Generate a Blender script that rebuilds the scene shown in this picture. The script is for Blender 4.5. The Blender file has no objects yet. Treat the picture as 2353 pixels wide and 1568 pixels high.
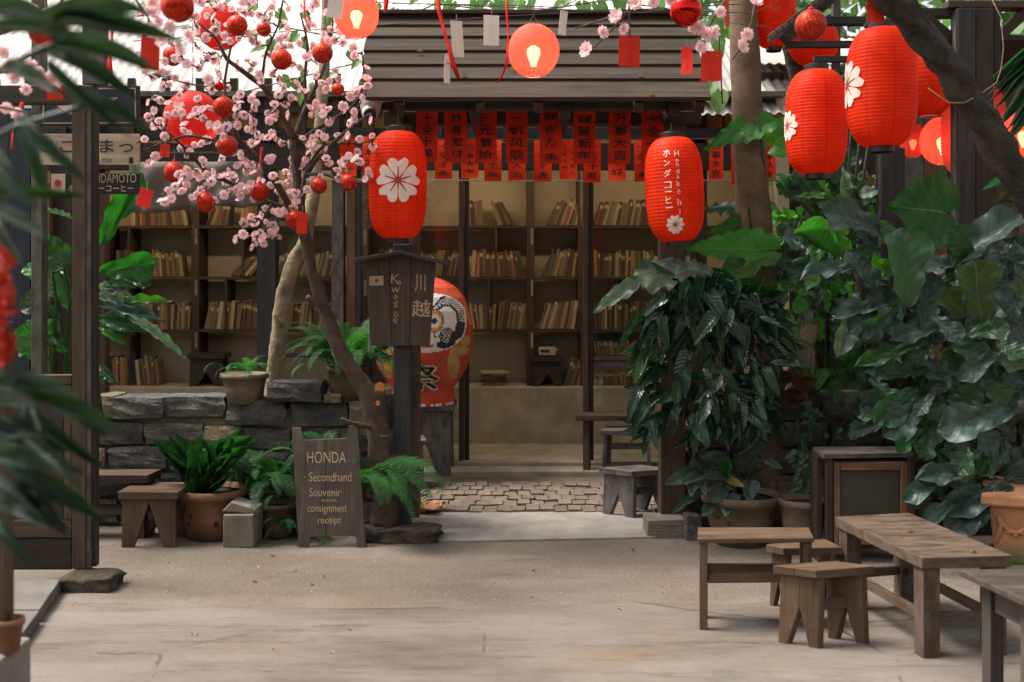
import bpy, math, random
from mathutils import Vector, Matrix, noise
R = random.Random(7)
sc = bpy.context.scene
C = sc.collection
# ---------------------------------------------------------------- camera, sky, sun, exposure
F, HH, CX, Y0 = 2484.0, 1.55, 1176.5, 640.0      # focal length, eye height and horizon of the lens
cam = bpy.data.cameras.new('camera')
cam.sensor_width = 36.0
cam.lens = F / 2353 * 36
cam.shift_y = -(784 - Y0) / 2353
cam.clip_start = 0.05
cam.clip_end = 400
cam.dof.use_dof = True
cam.dof.focus_distance = 6.35
cam.dof.aperture_fstop = 2.3
camo = bpy.data.objects.new('camera', cam)
camo.location = (0, 0, HH)
camo.rotation_euler = (math.pi / 2, 0, 0)
C.objects.link(camo)
sc.camera = camo
world = bpy.data.worlds.new('World')
sc.world = world
world.use_nodes = True
wn = world.node_tree
sky = wn.nodes.new('ShaderNodeTexSky')
sky.sky_type = 'NISHITA'
sky.sun_disc = False
SUN_EL, SUN_AZ = math.radians(60), math.radians(276)
sky.sun_elevation = SUN_EL
sky.sun_rotation = SUN_AZ
sky.air_density = 1.0
sky.dust_density = 4.0
sky.ozone_density = 1.0
bg = wn.nodes['Background']
bg.inputs['Strength'].default_value = 0.135
hs = wn.nodes.new('ShaderNodeHueSaturation')     # thin white overcast
hs.inputs['Saturation'].default_value = 0.25
wn.links.new(sky.outputs[0], hs.inputs['Color'])
tn = wn.nodes.new('ShaderNodeMixRGB')
tn.blend_type = 'MULTIPLY'
tn.inputs[0].default_value = 1
tn.inputs[2].default_value = (1.0, .965, .905, 1)
wn.links.new(hs.outputs[0], tn.inputs[1])
wn.links.new(tn.outputs[0], bg.inputs['Color'])
sun = bpy.data.lights.new('sun', 'SUN')
sun.energy = 2.6
sun.angle = math.radians(22)
sun.color = (1.0, 0.94, 0.86)
suno = bpy.data.objects.new('sun', sun)
sd = Vector((math.sin(SUN_AZ) * math.cos(SUN_EL), math.cos(SUN_AZ) * math.cos(SUN_EL), math.sin(SUN_EL)))
suno.rotation_euler = (-sd).to_track_quat('-Z', 'Y').to_euler()
suno.location = sd * 20
C.objects.link(suno)
sc.view_settings.view_transform = 'Standard'
sc.view_settings.look = 'None'
sc.view_settings.exposure = 1.1
sc.view_settings.gamma = 1
sc.view_settings.use_curve_mapping = False
sc.render.engine = 'CYCLES'
sc.cycles.use_denoising = True
sc.cycles.max_bounces = 8
sc.cycles.transparent_max_bounces = 16
sc.cycles.sample_clamp_indirect = 6
sc.cycles.caustics_reflective = False
sc.cycles.caustics_refractive = False

# ---------------------------------------------------------------- measuring helpers
def P(x, y, d):
    return Vector(((x - CX) / F * d, d, HH - (y - Y0) / F * d))
def G(x, y, z=0.0):
    return P(x, y, (HH - z) * F / (y - Y0))
def S(px, d):
    return px / F * d
def q4(x, y):
    return 1780.8 + .4398 * x, 402.1 + .4398 * y
def q3(x, y):
    return 1407.4 + .3297 * x, 545.7 + .3297 * y
def ql(x, y):
    return .26855 * x, 390.7 + .26855 * y
def lerp(a, b, t):
    return a + (b - a) * t
def prof(tab, t):
    for (a, x), (b, y) in zip(tab, tab[1:]):
        if t <= b:
            return x + (y - x) * max(0, (t - a)) / (b - a) if b > a else y
    return tab[-1][1]

# ---------------------------------------------------------------- scene objects
def T(o, label=None, cat=None, group=None, kind=None):
    if label: o['label'] = label
    if cat: o['category'] = cat
    if group: o['group'] = group
    if kind: o['kind'] = kind
    return o
def E(name, label, cat, loc, group=None):
    o = bpy.data.objects.new(name, None)
    o.empty_display_size = .05
    o.location = loc
    C.objects.link(o)
    return T(o, label, cat, group)
def W(o):
    v = Vector((0, 0, 0))
    while o is not None:
        v += o.location
        o = o.parent
    return v
def inst(name, me, M, parent=None):
    o = bpy.data.objects.new(name, me)
    C.objects.link(o)
    if parent is not None:
        o.parent = parent
        M = Matrix.Translation(-W(parent)) @ M
    o.matrix_basis = M
    return o

class MB:
    def __init__(s):
        s.v, s.f, s.uv, s.m = [], [], [], []
    def add(s, vs, fs, g=(1, 0, 0), m=0, uvs=None):
        b = len(s.v)
        vs = [Vector(p) for p in vs]
        s.v += vs
        g = Vector(g).normalized()
        ou, ov = R.random() * 10, R.random() * 10
        for k, f in enumerate(fs):
            s.f.append([b + i for i in f])
            s.m.append(m)
            if uvs is not None:
                s.uv.append(uvs[k])
                continue
            n = Vector((0, 0, 0))
            for i in range(len(f)):
                p, q = vs[f[i]], vs[f[(i + 1) % len(f)]]
                n += Vector(((p.y - q.y) * (p.z + q.z), (p.z - q.z) * (p.x + q.x), (p.x - q.x) * (p.y + q.y)))
            n = n.normalized() if n.length > 1e-12 else Vector((0, 0, 1))
            t = n.cross(g)
            if t.length < .4:
                t = n.orthogonal().normalized()
                h = n.cross(t)
                s.uv.append([(vs[i].dot(h) * 6 + ou, vs[i].dot(t) + ov) for i in f])
            else:
                t.normalize()
                s.uv.append([(vs[i].dot(g) + ou, vs[i].dot(t) + ov) for i in f])
        return s
    def box(s, c, size, rot=None, jit=0, m=0, g=None):
        c = Vector(c)
        hx, hy, hz = [a / 2 for a in size]
        rot = rot or Matrix.Identity(3)
        vs = [c + rot @ Vector((x * hx + R.uniform(-jit, jit), y * hy + R.uniform(-jit, jit), z * hz + R.uniform(-jit, jit)))
              for x, y, z in ((-1, -1, -1), (1, -1, -1), (1, 1, -1), (-1, 1, -1), (-1, -1, 1), (1, -1, 1), (1, 1, 1), (-1, 1, 1))]
        k = max(range(3), key=lambda i: size[i])
        g = g or rot @ Vector([1 if i == k else 0 for i in range(3)])
        return s.add(vs, [(0, 3, 2, 1), (4, 5, 6, 7), (0, 1, 5, 4), (1, 2, 6, 5), (2, 3, 7, 6), (3, 0, 4, 7)], g, m)
    def bar(s, a, b, w, h, up=(0, 0, 1), jit=0, m=0):
        a, b = Vector(a), Vector(b)
        x = (b - a).normalized()
        u = Vector(up)
        if abs(x.dot(u)) > .95:
            u = Vector((0, 1, 0))
        y = u.cross(x).normalized()
        z = x.cross(y)
        return s.box((a + b) / 2, ((b - a).length, w, h), Matrix((x, y, z)).transposed(), jit, m, x)
    def prism(s, poly, ext, g=None, m=0):
        poly = [Vector(p) for p in poly]
        ext = Vector(ext)
        n = len(poly)
        vs = poly + [p + ext for p in poly]
        fs = [tuple(range(n)), tuple(range(2 * n - 1, n - 1, -1))]
        fs += [(i, n + i, n + (i + 1) % n, (i + 1) % n) for i in range(n)]
        if g is None:
            e = max(((poly[(i + 1) % n] - poly[i]) for i in range(n)), key=lambda v: v.length)
            g = e
        return s.add(vs, fs, g, m)
    def tube(s, pts, rad, n=8, m=0, wob=0):
        pts = [Vector(p) for p in pts]
        if not isinstance(rad, (list, tuple)):
            rad = [rad] * len(pts)
        vs, fs, uvs = [], [], []
        up = Vector((.13, .21, .97))
        L = 0
        ls = []
        for i, p in enumerate(pts):
            d = (pts[min(i + 1, len(pts) - 1)] - pts[max(i - 1, 0)]).normalized()
            if abs(d.dot(up)) > .95:
                up = Vector((.97, .21, .1))
            x = up.cross(d).normalized()
            y = d.cross(x)
            up = y
            if i: L += (p - pts[i - 1]).length
            ls.append(L)
            for k in range(n):
                a = 2 * math.pi * k / n
                r = rad[i] * (1 + (wob * noise.noise(p * 9 + Vector((math.cos(a), math.sin(a), 0)) * 1.3) if wob else 0))
                vs.append(p + x * math.cos(a) * r + y * math.sin(a) * r)
        for i in range(len(pts) - 1):
            for k in range(n):
                j = (k + 1) % n
                fs.append((i * n + k, i * n + j, (i + 1) * n + j, (i + 1) * n + k))
                c = 6.28 * rad[i]
                uvs.append([(ls[i], k / n * c), (ls[i], (k + 1) / n * c), (ls[i + 1], (k + 1) / n * c), (ls[i + 1], k / n * c)])
        e = (len(pts) - 1) * n
        fs += [tuple(range(n - 1, -1, -1)), tuple(range(e, e + n))]
        uvs += [[(0, 0)] * n, [(0, 0)] * n]
        return s.add(vs, fs, m=m, uvs=uvs)
    def lathe(s, pr, c=(0, 0, 0), n=24, m=0, sq=None, fn=None):
        c = Vector(c)
        vs, fs, uvs = [], [], []
        for i, (r, z) in enumerate(pr):
            for k in range(n):
                a = 2 * math.pi * k / n
                x, y = math.cos(a), math.sin(a)
                if sq:
                    q = (abs(x) ** sq + abs(y) ** sq) ** (-1 / sq)
                    x, y = x * q, y * q
                vs.append(c + Vector((x * r, y * r, z)))
        for i in range(len(pr) - 1):
            for k in range(n):
                j = (k + 1) % n
                fs.append((i * n + k, i * n + j, (i + 1) * n + j, (i + 1) * n + k))
                uvs.append([(k / n, pr[i][1]), ((k + 1) / n, pr[i][1]), ((k + 1) / n, pr[i + 1][1]), (k / n, pr[i + 1][1])])
        if pr[0][0] > 1e-4:
            fs.append(tuple(range(n - 1, -1, -1))); uvs.append([(0, 0)] * n)
        if pr[-1][0] > 1e-4:
            e = (len(pr) - 1) * n
            fs.append(tuple(range(e, e + n))); uvs.append([(0, 0)] * n)
        return s.add(vs, fs, m=m, uvs=uvs)
    def ball(s, c, r, n=20, rings=12, m=0):
        return s.lathe([(max(1e-5, r * math.sin(math.pi * i / rings)), -r * math.cos(math.pi * i / rings)) for i in range(rings + 1)], c, n, m)
    def mesh(s, name, mats, off=Vector((0, 0, 0)), smooth=False):
        me = bpy.data.meshes.new(name)
        me.from_pydata([v - off for v in s.v], [], s.f)
        uv = me.uv_layers.new(name='UVMap')
        flat = []
        for u in s.uv:
            for a in u:
                flat += [a[0], a[1]]
        uv.data.foreach_set('uv', flat)
        for mt in (mats if isinstance(mats, (list, tuple)) else [mats]):
            me.materials.append(mt)
        me.polygons.foreach_set('material_index', s.m)
        if smooth:
            me.polygons.foreach_set('use_smooth', [True] * len(s.f))
        me.update()
        return me
    def build(s, name, mats, parent=None, loc=None, smooth=False, bevel=0, local=False):
        if local: off = Vector((0, 0, 0))
        elif parent is not None: off = W(parent)
        elif loc is not None: off = Vector(loc)
        else:
            xs = [v.x for v in s.v]; ys = [v.y for v in s.v]; zs = [v.z for v in s.v]
            off = Vector(((min(xs) + max(xs)) / 2, (min(ys) + max(ys)) / 2, min(zs)))
        me = s.mesh(name, mats, off, smooth)
        o = bpy.data.objects.new(name, me)
        C.objects.link(o)
        if parent is not None: o.parent = parent
        elif not local: o.location = off
        if bevel:
            b = o.modifiers.new('edge', 'BEVEL')
            b.width = bevel
            b.segments = 2
            b.limit_method = 'ANGLE'
        return o

# ---------------------------------------------------------------- materials
def N(t, kind, ins=None, **at):
    n = t.nodes.new('ShaderNode' + kind)
    for k, v in at.items():
        setattr(n, k, v)
    for k, v in (ins or {}).items():
        if isinstance(v, bpy.types.NodeSocket): t.links.new(v, n.inputs[k])
        else: n.inputs[k].default_value = v
    return n
def ramp(t, fac, cols):
    n = N(t, 'ValToRGB', {0: fac})
    e = n.color_ramp.elements
    while len(e) < len(cols): e.new(.5)
    for el, (p, c) in zip(e, cols):
        el.position = p
        el.color = (*c, 1) if len(c) == 3 else c
    return n.outputs[0]
def mix(t, fac, a, b, mode='MIX'):
    n = N(t, 'MixRGB', {0: fac}, blend_type=mode)
    for i, v in ((1, a), (2, b)):
        if isinstance(v, bpy.types.NodeSocket): t.links.new(v, n.inputs[i])
        else: n.inputs[i].default_value = (*v, 1) if len(v) == 3 else v
    return n.outputs[0]
def math_(t, op, a, b=0.0, c=None):
    d = {0: a, 1: b}
    if c is not None: d[2] = c
    return N(t, 'Math', d, operation=op).outputs[0]
def start(name):
    m = bpy.data.materials.new(name)
    m.use_nodes = True
    return m, m.node_tree, m.node_tree.nodes['Principled BSDF']
def objvar(t, col, amt, hue=0.0):
    oi = N(t, 'ObjectInfo').outputs['Random']
    v = math_(t, 'MULTIPLY_ADD', oi, 2 * amt, 1 - amt)
    n = N(t, 'HueSaturation', {'Value': v})
    if hue:
        r2 = math_(t, 'FRACT', math_(t, 'MULTIPLY', oi, 17.31))
        n.inputs['Hue'].default_value = .5
        t.links.new(math_(t, 'MULTIPLY_ADD', r2, 2 * hue, .5 - hue), n.inputs['Hue'])
    t.links.new(col, n.inputs['Color'])
    return n.outputs[0]
def bump(t, b, h, s, d=.02):
    n = N(t, 'Bump', {'Height': h, 'Strength': s, 'Distance': d})
    t.links.new(n.outputs[0], b.inputs['Normal'])
def mat(name, col, rough=.75, var=.2, scale=6, bmp=.15, bscale=60, ov=.08, hue=0.0, spec=.4, metal=0.0, tint=None, trans=0.0, dist=.01):
    m, t, b = start(name)
    tc = N(t, 'TexCoord').outputs['Object']
    n1 = N(t, 'TexNoise', {'Vector': tc, 'Scale': scale, 'Detail': 6.0, 'Roughness': .65}).outputs[0]
    c2 = tint or tuple(min(1, x * (1 + var)) for x in col)
    c1 = tuple(x * (1 - var) for x in col)
    col_ = ramp(t, n1, [(.3, c1), (.7, c2)])
    if ov: col_ = objvar(t, col_, ov, hue)
    t.links.new(col_, b.inputs['Base Color'])
    b.inputs['Roughness'].default_value = rough
    b.inputs['Specular IOR Level'].default_value = spec
    b.inputs['Metallic'].default_value = metal
    if bmp:
        n2 = N(t, 'TexNoise', {'Vector': tc, 'Scale': bscale, 'Detail': 5.0, 'Roughness': .7}).outputs[0]
        bump(t, b, n2, bmp, dist)
    if trans:
        tr = N(t, 'BsdfTranslucent')
        t.links.new(col_, tr.inputs[0])
        ms = N(t, 'MixShader', {0: trans, 1: b.outputs[0], 2: tr.outputs[0]})
        t.links.new(ms.outputs[0], t.nodes['Material Output'].inputs[0])
    return m
def wood(name, dark, light, k=1.0, rough=.62, bmp=.35, grey=None, ov=.12, spec=.35):
    m, t, b = start(name)
    uv = N(t, 'UVMap').outputs[0]
    mp = N(t, 'Mapping', {'Vector': uv, 'Scale': (2.2 * k, 42 * k, 1)}).outputs[0]
    n1 = N(t, 'TexNoise', {'Vector': mp, 'Scale': 1.0, 'Detail': 8.0, 'Roughness': .62, 'Distortion': .2}).outputs[0]
    mp2 = N(t, 'Mapping', {'Vector': uv, 'Scale': (3, 7, 1)}).outputs[0]
    n2 = N(t, 'TexNoise', {'Vector': mp2, 'Scale': 1.3, 'Detail': 4.0, 'Roughness': .6}).outputs[0]
    col = ramp(t, n1, [(.28, dark), (.5, tuple((a + c) / 2 for a, c in zip(dark, light))), (.74, light)])
    st = ramp(t, n2, [(.3, (.55, .53, .5)), (.68, (1.12, 1.1, 1.08))])
    col = mix(t, .85, col, st, 'MULTIPLY')
    if grey:
        g = ramp(t, N(t, 'TexNoise', {'Vector': mp2, 'Scale': 2.6, 'Detail': 6.0, 'Roughness': .7}).outputs[0], [(.42, (0, 0, 0)), (.66, (1, 1, 1))])
        col = mix(t, g, col, grey)
    # worn specks and cracks along the grain
    mp3 = N(t, 'Mapping', {'Vector': uv, 'Scale': (1.2, 60, 1)}).outputs[0]
    cr = N(t, 'TexNoise', {'Vector': mp3, 'Scale': 1.6, 'Detail': 3.0, 'Roughness': .8}).outputs[0]
    crm = ramp(t, cr, [(.26, (.25, .22, .2)), (.34, (1, 1, 1))])
    col = mix(t, 1.0, col, crm, 'MULTIPLY')
    col = objvar(t, col, ov)
    t.links.new(col, b.inputs['Base Color'])
    rr = N(t, 'MapRange', {0: n2, 1: .3, 2: .7, 3: rough - .12, 4: rough + .14}).outputs[0]
    t.links.new(rr, b.inputs['Roughness'])
    b.inputs['Specular IOR Level'].default_value = spec
    h = math_(t, 'MULTIPLY', n1, N(t, 'RGBToBW', {0: crm}).outputs[0])
    bump(t, b, h, bmp, .006)
    return m
def leafm(name, col, rough=.35, trans=.3, vein=(.16, .2, .1), nv=9, va=2.2, ov=.25, hue=.015, back=None, vs=.4, spec=.5, bm=.14):
    m, t, b = start(name)
    uv = N(t, 'SeparateXYZ', {0: N(t, 'UVMap').outputs[0]})
    a = math_(t, 'ABSOLUTE', math_(t, 'SUBTRACT', uv.outputs[0], .5))
    mid = math_(t, 'LESS_THAN', a, .014)
    fr = math_(t, 'FRACT', math_(t, 'MULTIPLY', math_(t, 'SUBTRACT', uv.outputs[1], math_(t, 'MULTIPLY', a, va / nv * 1.6)), nv))
    dv = math_(t, 'ABSOLUTE', math_(t, 'SUBTRACT', fr, .5))
    vn = N(t, 'MapRange', {0: dv, 1: 0.0, 2: .09, 3: 1.0, 4: 0.0}).outputs[0]
    allv = math_(t, 'MAXIMUM', math_(t, 'MULTIPLY', vn, vs), mid)
    tc = N(t, 'TexCoord').outputs['Object']
    n1 = N(t, 'TexNoise', {'Vector': tc, 'Scale': 4.0, 'Detail': 5.0}).outputs[0]
    c0 = ramp(t, n1, [(.3, tuple(x * .7 for x in col)), (.7, tuple(x * 1.25 for x in col))])
    c0 = objvar(t, c0, ov, hue)
    c1 = mix(t, allv, c0, vein)
    t.links.new(c1, b.inputs['Base Color'])
    b.inputs['Roughness'].default_value = rough
    b.inputs['Specular IOR Level'].default_value = spec
    hgt = math_(t, 'ADD', math_(t, 'MULTIPLY', dv, 1.4), math_(t, 'MULTIPLY', N(t, 'TexNoise', {'Vector': tc, 'Scale': 30.0, 'Detail': 3.0}).outputs[0], .35))
    bump(t, b, hgt, bm, .02)
    tr = N(t, 'BsdfTranslucent')
    tcol = mix(t, 1.0, c1, back or (1.6, 2.6, .7), 'MULTIPLY')
    t.links.new(tcol, tr.inputs[0])
    ms = N(t, 'MixShader', {0: trans, 1: b.outputs[0], 2: tr.outputs[0]})
    t.links.new(ms.outputs[0], t.nodes['Material Output'].inputs[0])
    return m
def glassm(name):
    m, t, b = start(name)
    tr = N(t, 'BsdfTransparent', {0: (.93, .95, .95, 1)})
    gl = N(t, 'BsdfGlossy', {'Roughness': .02})
    fr = N(t, 'Fresnel', {'IOR': 1.5})
    ms = N(t, 'MixShader', {0: fr.outputs[0], 1: tr.outputs[0], 2: gl.outputs[0]})
    t.links.new(ms.outputs[0], t.nodes['Material Output'].inputs[0])
    return m
def paper(name, col, trans=.45, clear=0.0, rough=.55):
    m, t, b = start(name)
    tc = N(t, 'TexCoord').outputs['Object']
    n1 = N(t, 'TexNoise', {'Vector': tc, 'Scale': 7.0, 'Detail': 4.0}).outputs[0]
    c = ramp(t, n1, [(.28, tuple(x * .76 for x in col)), (.5, col), (.75, tuple(min(1, x * 1.05 + .006) for x in col))])
    # overlapping paper gores give slightly darker strips up the shade
    an = N(t, 'SeparateXYZ', {0: N(t, 'UVMap').outputs[0]}).outputs[0]
    fr = math_(t, 'FRACT', math_(t, 'MULTIPLY', an, 8.0))
    st = math_(t, 'LESS_THAN', fr, .11)
    c = mix(t, math_(t, 'MULTIPLY', st, .28), c, tuple(x * .6 for x in col))
    t.links.new(c, b.inputs['Base Color'])
    b.inputs['Roughness'].default_value = rough
    b.inputs['Specular IOR Level'].default_value = .22
    bump(t, b, N(t, 'TexNoise', {'Vector': tc, 'Scale': 16.0, 'Detail': 5.0, 'Roughness': .6}).outputs[0], .35, .012)
    tr = N(t, 'BsdfTranslucent')
    t.links.new(c, tr.inputs[0])
    ms = N(t, 'MixShader', {0: trans, 1: b.outputs[0], 2: tr.outputs[0]})
    out = ms
    if clear:
        tp = N(t, 'BsdfTransparent', {0: (*[min(1, x * 1.0 + .1) for x in col], 1)})
        out = N(t, 'MixShader', {0: clear, 1: ms.outputs[0], 2: tp.outputs[0]})
    t.links.new(out.outputs[0], t.nodes['Material Output'].inputs[0])
    return m
def glow(name, col, st):
    m, t, b = start(name)
    e = N(t, 'Emission', {0: (*col, 1), 1: st})
    t.links.new(e.outputs[0], t.nodes['Material Output'].inputs[0])
    return m

M = {}
M['roofwood'] = wood('weathered_roof_wood', (.032, .025, .019), (.086, .066, .051), .7, .8, .4, ov=.14, spec=.2)
M['darkwood'] = wood('dark_timber', (.022, .015, .012), (.062, .043, .032), 1, .6, .35)
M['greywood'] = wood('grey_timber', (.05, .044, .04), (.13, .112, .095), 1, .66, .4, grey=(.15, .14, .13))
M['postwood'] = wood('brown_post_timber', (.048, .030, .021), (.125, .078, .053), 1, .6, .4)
M['redwood'] = wood('reddish_timber', (.10, .05, .028), (.24, .13, .07), 1, .55, .3)
M['slate'] = wood('blue_grey_timber', (.024, .024, .026), (.066, .064, .066), 1, .6, .35)
M['sign'] = wood('sign_board_timber', (.04, .027, .021), (.115, .08, .06), 1, .6, .3)
M['menu'] = wood('menu_board_timber', (.05, .038, .030), (.115, .09, .07), 1, .68, .35)
M['stool'] = wood('stool_timber', (.070, .043, .027), (.165, .108, .068), 1, .55, .4)
M['table'] = wood('table_timber', (.062, .038, .025), (.145, .092, .060), .8, .42, .35, spec=.5, grey=(.135, .105, .088))
M['pale'] = wood('pale_plywood', (.44, .35, .25), (.62, .52, .39), .8, .6, .15, ov=.04)
M['shelf'] = wood('shelf_timber', (.035, .022, .015), (.10, .062, .042), 1, .6, .3)
M['bark'] = mat('brown_bark', (.10, .068, .048), .85, .5, 14, .7, 55, .1, dist=.03)
M['palebark'] = mat('pale_bark', (.30, .23, .15), .85, .5, 10, .8, 40, .05, dist=.03)
M['trunk'] = mat('smooth_trunk_bark', (.215, .142, .092), .8, .35, 10, .9, 110, 0, dist=.02)
M['darkbark'] = mat('rough_dark_bark', (.055, .04, .03), .9, .6, 12, 1.0, 35, 0, dist=.06)
M['stone'] = mat('basalt_stone', (.125, .125, .132), .88, .5, 10, 1.0, 42, .4, .012, dist=.06, tint=(.27, .25, .215))
M['tanstone'] = mat('tan_stone', (.25, .19, .12), .88, .4, 9, .9, 45, .15, dist=.03)
M['footing'] = mat('crumbled_footing', (.14, .108, .078), .95, .5, 14, 1.0, 40, .1, dist=.05, tint=(.21, .165, .12))
M['oldtable'] = wood('old_dark_table', (.042, .035, .030), (.11, .09, .075), 1, .5, .4, spec=.5)
M['olive'] = mat('dull_olive_panel', (.050, .043, .030), .55, .25, 5, .1, 40, 0)
M['mortar'] = mat('old_mortar', (.36, .27, .19), .95, .5, 12, 1.0, 50, 0, dist=.03)
M['concrete'] = mat('concrete_block', (.215, .19, .152), .92, .25, 9, .6, 90, .08)
M['plaster'] = mat('cream_plaster', (.46, .375, .265), .85, .08, 3, .1, 60, 0)
M['ledge'] = mat('cement_ledge', (.36, .32, .255), .85, .3, 4, .3, 50, 0)
M['terra'] = mat('terracotta', (.25, .115, .062), .85, .4, 7, .4, 80, .06, tint=(.30, .155, .09))
M['oldterra'] = mat('mossy_terracotta', (.17, .10, .065), .9, .45, 6, .5, 70, .06, tint=(.16, .14, .085))
M['claypot'] = mat('worn_clay_pot', (.19, .142, .10), .92, .35, 8, .6, 70, .05)
M['soil'] = mat('soil', (.045, .032, .022), .95, .4, 20, 1, 60, 0)
M['black'] = mat('black_plastic', (.018, .018, .02), .4, .2, 8, 0, 50, 0)
M['white'] = mat('white_plastic', (.78, .77, .75), .35, .04, 8, 0, 50, 0)
M['steel'] = mat('dull_steel', (.35, .33, .30), .4, .3, 20, .1, 60, 0, metal=.8)
M['wire'] = mat('wire', (.06, .055, .05), .6, .2, 8, 0, 50, 0)
M['thread'] = mat('thread', (.30, .20, .15), .8, .2, 8, 0, 50, 0)
M['red'] = paper('red_lantern_paper', (.93, .050, .006), .46)
M['redglow'] = paper('lit_lantern_paper', (.93, .12, .105), .5, .26)
M['pinkred'] = paper('backlit_and_salmon_paper', (.85, .075, .06), .55)  # pinker red puts light from behind into the paper; also the salmon card
M['white_print'] = mat('white_paint', (.84, .76, .68), .8, .14, 30, .1, 60, 0, trans=.2)
M['stamen'] = mat('dark_red_paint', (.36, .035, .02), .8, .3, 30, 0, 60, 0)
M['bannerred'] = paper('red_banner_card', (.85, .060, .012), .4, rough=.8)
M['bannershaded'] = paper('shaded_banner_card', (.56, .030, .008), .08, rough=.8)  # front-row copy, colour darkened for the shade under the gate roof
M['tagred'] = paper('red_envelope_card', (.68, .03, .012), .15, rough=.5)
M['ink'] = mat('black_ink', (.014, .011, .011), .75, .2, 30, 0, 60, 0)
M['chalk'] = mat('tan_paint', (.42, .30, .19), .9, .3, 90, .2, 90, 0)
M['ribbon'] = paper('red_ribbon_satin', (.72, .03, .025), .3, rough=.35)
M['card'] = mat('white_card', (.76, .71, .64), .7, .07, 6, 0, 50, .03, trans=.2)
M['glitter'] = None
M['shiny'] = mat('mirror_red', (.55, .012, .01), .08, .1, 4, 0, 50, 0, metal=.9)
M['glass'] = glassm('window_glass')
M['pink'] = mat('pink_petals', (.93, .67, .68), .75, .06, 60, 0, 60, .06, .01, trans=.35)
M['pinkc'] = mat('deep_pink_centre', (.84, .45, .47), .8, .2, 60, 0, 60, .1, trans=.1)
M['calyx'] = mat('dark_sepal', (.05, .035, .03), .8, .2, 60, 0, 60, .1)
M['cloth'] = mat('grey_cloth', (.19, .165, .14), .9, .12, 3, .3, 200, 0, trans=.15)
M['roofsheet'] = mat('white_roof_sheet', (.74, .70, .67), .6, .05, 1.5, .1, 20, .05)
M['greysheet'] = mat('grey_roof_sheet', (.42, .39, .36), .7, .3, 3, .2, 20, 0)
M['navy'] = wood('navy_paint', (.014, .02, .035), (.03, .042, .07), 1, .6, .15)
M['blackpaint'] = wood('black_board', (.013, .012, .013), (.034, .032, .03), 1, .7, .2)
M['orangecut'] = mat('cut_wood_orange', (.50, .17, .055), .8, .3, 30, .3, 60, 0)
M['yellow'] = mat('ochre_board', (.34, .22, .06), .8, .3, 5, .2, 40, 0)
M['gold'] = mat('gold_paint', (.48, .32, .10), .55, .35, 9, .5, 25, 0, metal=.35)
# leaves
M['fig'] = leafm('fig_leaf', (.030, .088, .036), .40, .18, (.075, .125, .06), 6, 2.0, .35, vs=.6, bm=.22)
M['figyellow'] = leafm('olive_fig_leaf', (.045, .075, .018), .45, .25, (.12, .14, .05), 6, 2.0, .1)
M['figgrey'] = leafm('grey_fig_leaf', (.044, .086, .070), .42, .10, (.115, .15, .125), 6, 2.0, .3, vs=.55, bm=.22)
M['bright'] = leafm('bright_leaf', (.065, .21, .035), .42, .42, (.15, .30, .09), 9, 2.0, .2, back=(1.3, 2.0, .8))
M['ear'] = leafm('elephant_ear_leaf', (.022, .105, .020), .42, .3, (.07, .17, .05), 7, 2.0, .15, spec=.3)
M['silver'] = leafm('silvery_leaf', (.14, .19, .165), .35, .2, (.24, .28, .25), 9, 2.0, .2)
M['philo'] = leafm('philodendron_leaf', (.018, .054, .030), .20, .14, (.034, .07, .04), 9, 2.0, .4, spec=.6, vs=.3, bm=.16)
M['strap'] = leafm('strap_leaf', (.03, .085, .038), .32, .3, (.08, .14, .07), 16, 2.0, .25)
M['philo2'] = leafm('young_philodendron_leaf', (.045, .105, .045), .26, .22, (.06, .13, .06), 9, 2.0, .3, spec=.6, vs=.3, bm=.16)
M['near'] = leafm('dark_glossy_leaf', (.028, .048, .034), .33, .14, (.034, .055, .038), 7, 2.0, .3, spec=.6, vs=.15, bm=.04)
M['fern'] = leafm('fern_leaf', (.020, .082, .026), .5, .26, (.04, .11, .04), 3, 1.0, .4, spec=.25)
M['nest'] = leafm('birds_nest_fern_leaf', (.02, .075, .026), .34, .2, (.05, .12, .05), 18, 1.2, .25)
M['roundleaf'] = leafm('grey_green_leaf', (.065, .10, .08), .35, .15, (.07, .10, .07), 7, 2.0, .25)
M['vine'] = leafm('vine_leaf', (.04, .095, .05), .5, .2, (.07, .13, .07), 6, 2.0, .25)
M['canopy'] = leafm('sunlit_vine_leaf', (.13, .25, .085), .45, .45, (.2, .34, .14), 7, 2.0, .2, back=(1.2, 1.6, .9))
M['fernlight'] = leafm('pale_fern_leaf', (.048, .15, .045), .5, .3, (.07, .18, .06), 3, 1.0, .3, spec=.25)
M['dry'] = leafm('dry_leaf', (.36, .23, .09), .7, .2, (.3, .2, .1), 7, 2.0, .3, back=(1, .9, .7))
M['redflower'] = mat('red_petals', (.42, .028, .008), .6, .2, 20, 0, 60, .1, trans=.3)
M['palm'] = leafm('palm_leaf', (.05, .15, .105), .4, .25, (.06, .12, .08), 3, 1.0, .2)
def glitterm():
    m, t, b = start('red_glitter')
    tc = N(t, 'TexCoord').outputs['Object']
    v = N(t, 'TexVoronoi', {'Vector': tc, 'Scale': 330.0})
    c = ramp(t, N(t, 'SeparateColor', {0: v.outputs['Color']}).outputs[0], [(.0, (.34, .008, .003)), (.75, (.50, .022, .006)), (.93, (.62, .06, .02)), (1, (.85, .30, .16))])
    t.links.new(c, b.inputs['Base Color'])
    b.inputs['Metallic'].default_value = .75
    b.inputs['Roughness'].default_value = .36
    bump(t, b, N(t, 'SeparateColor', {0: v.outputs['Color']}).outputs[1], .6, .003)
    return m
M['glitter'] = glitterm()
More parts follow.
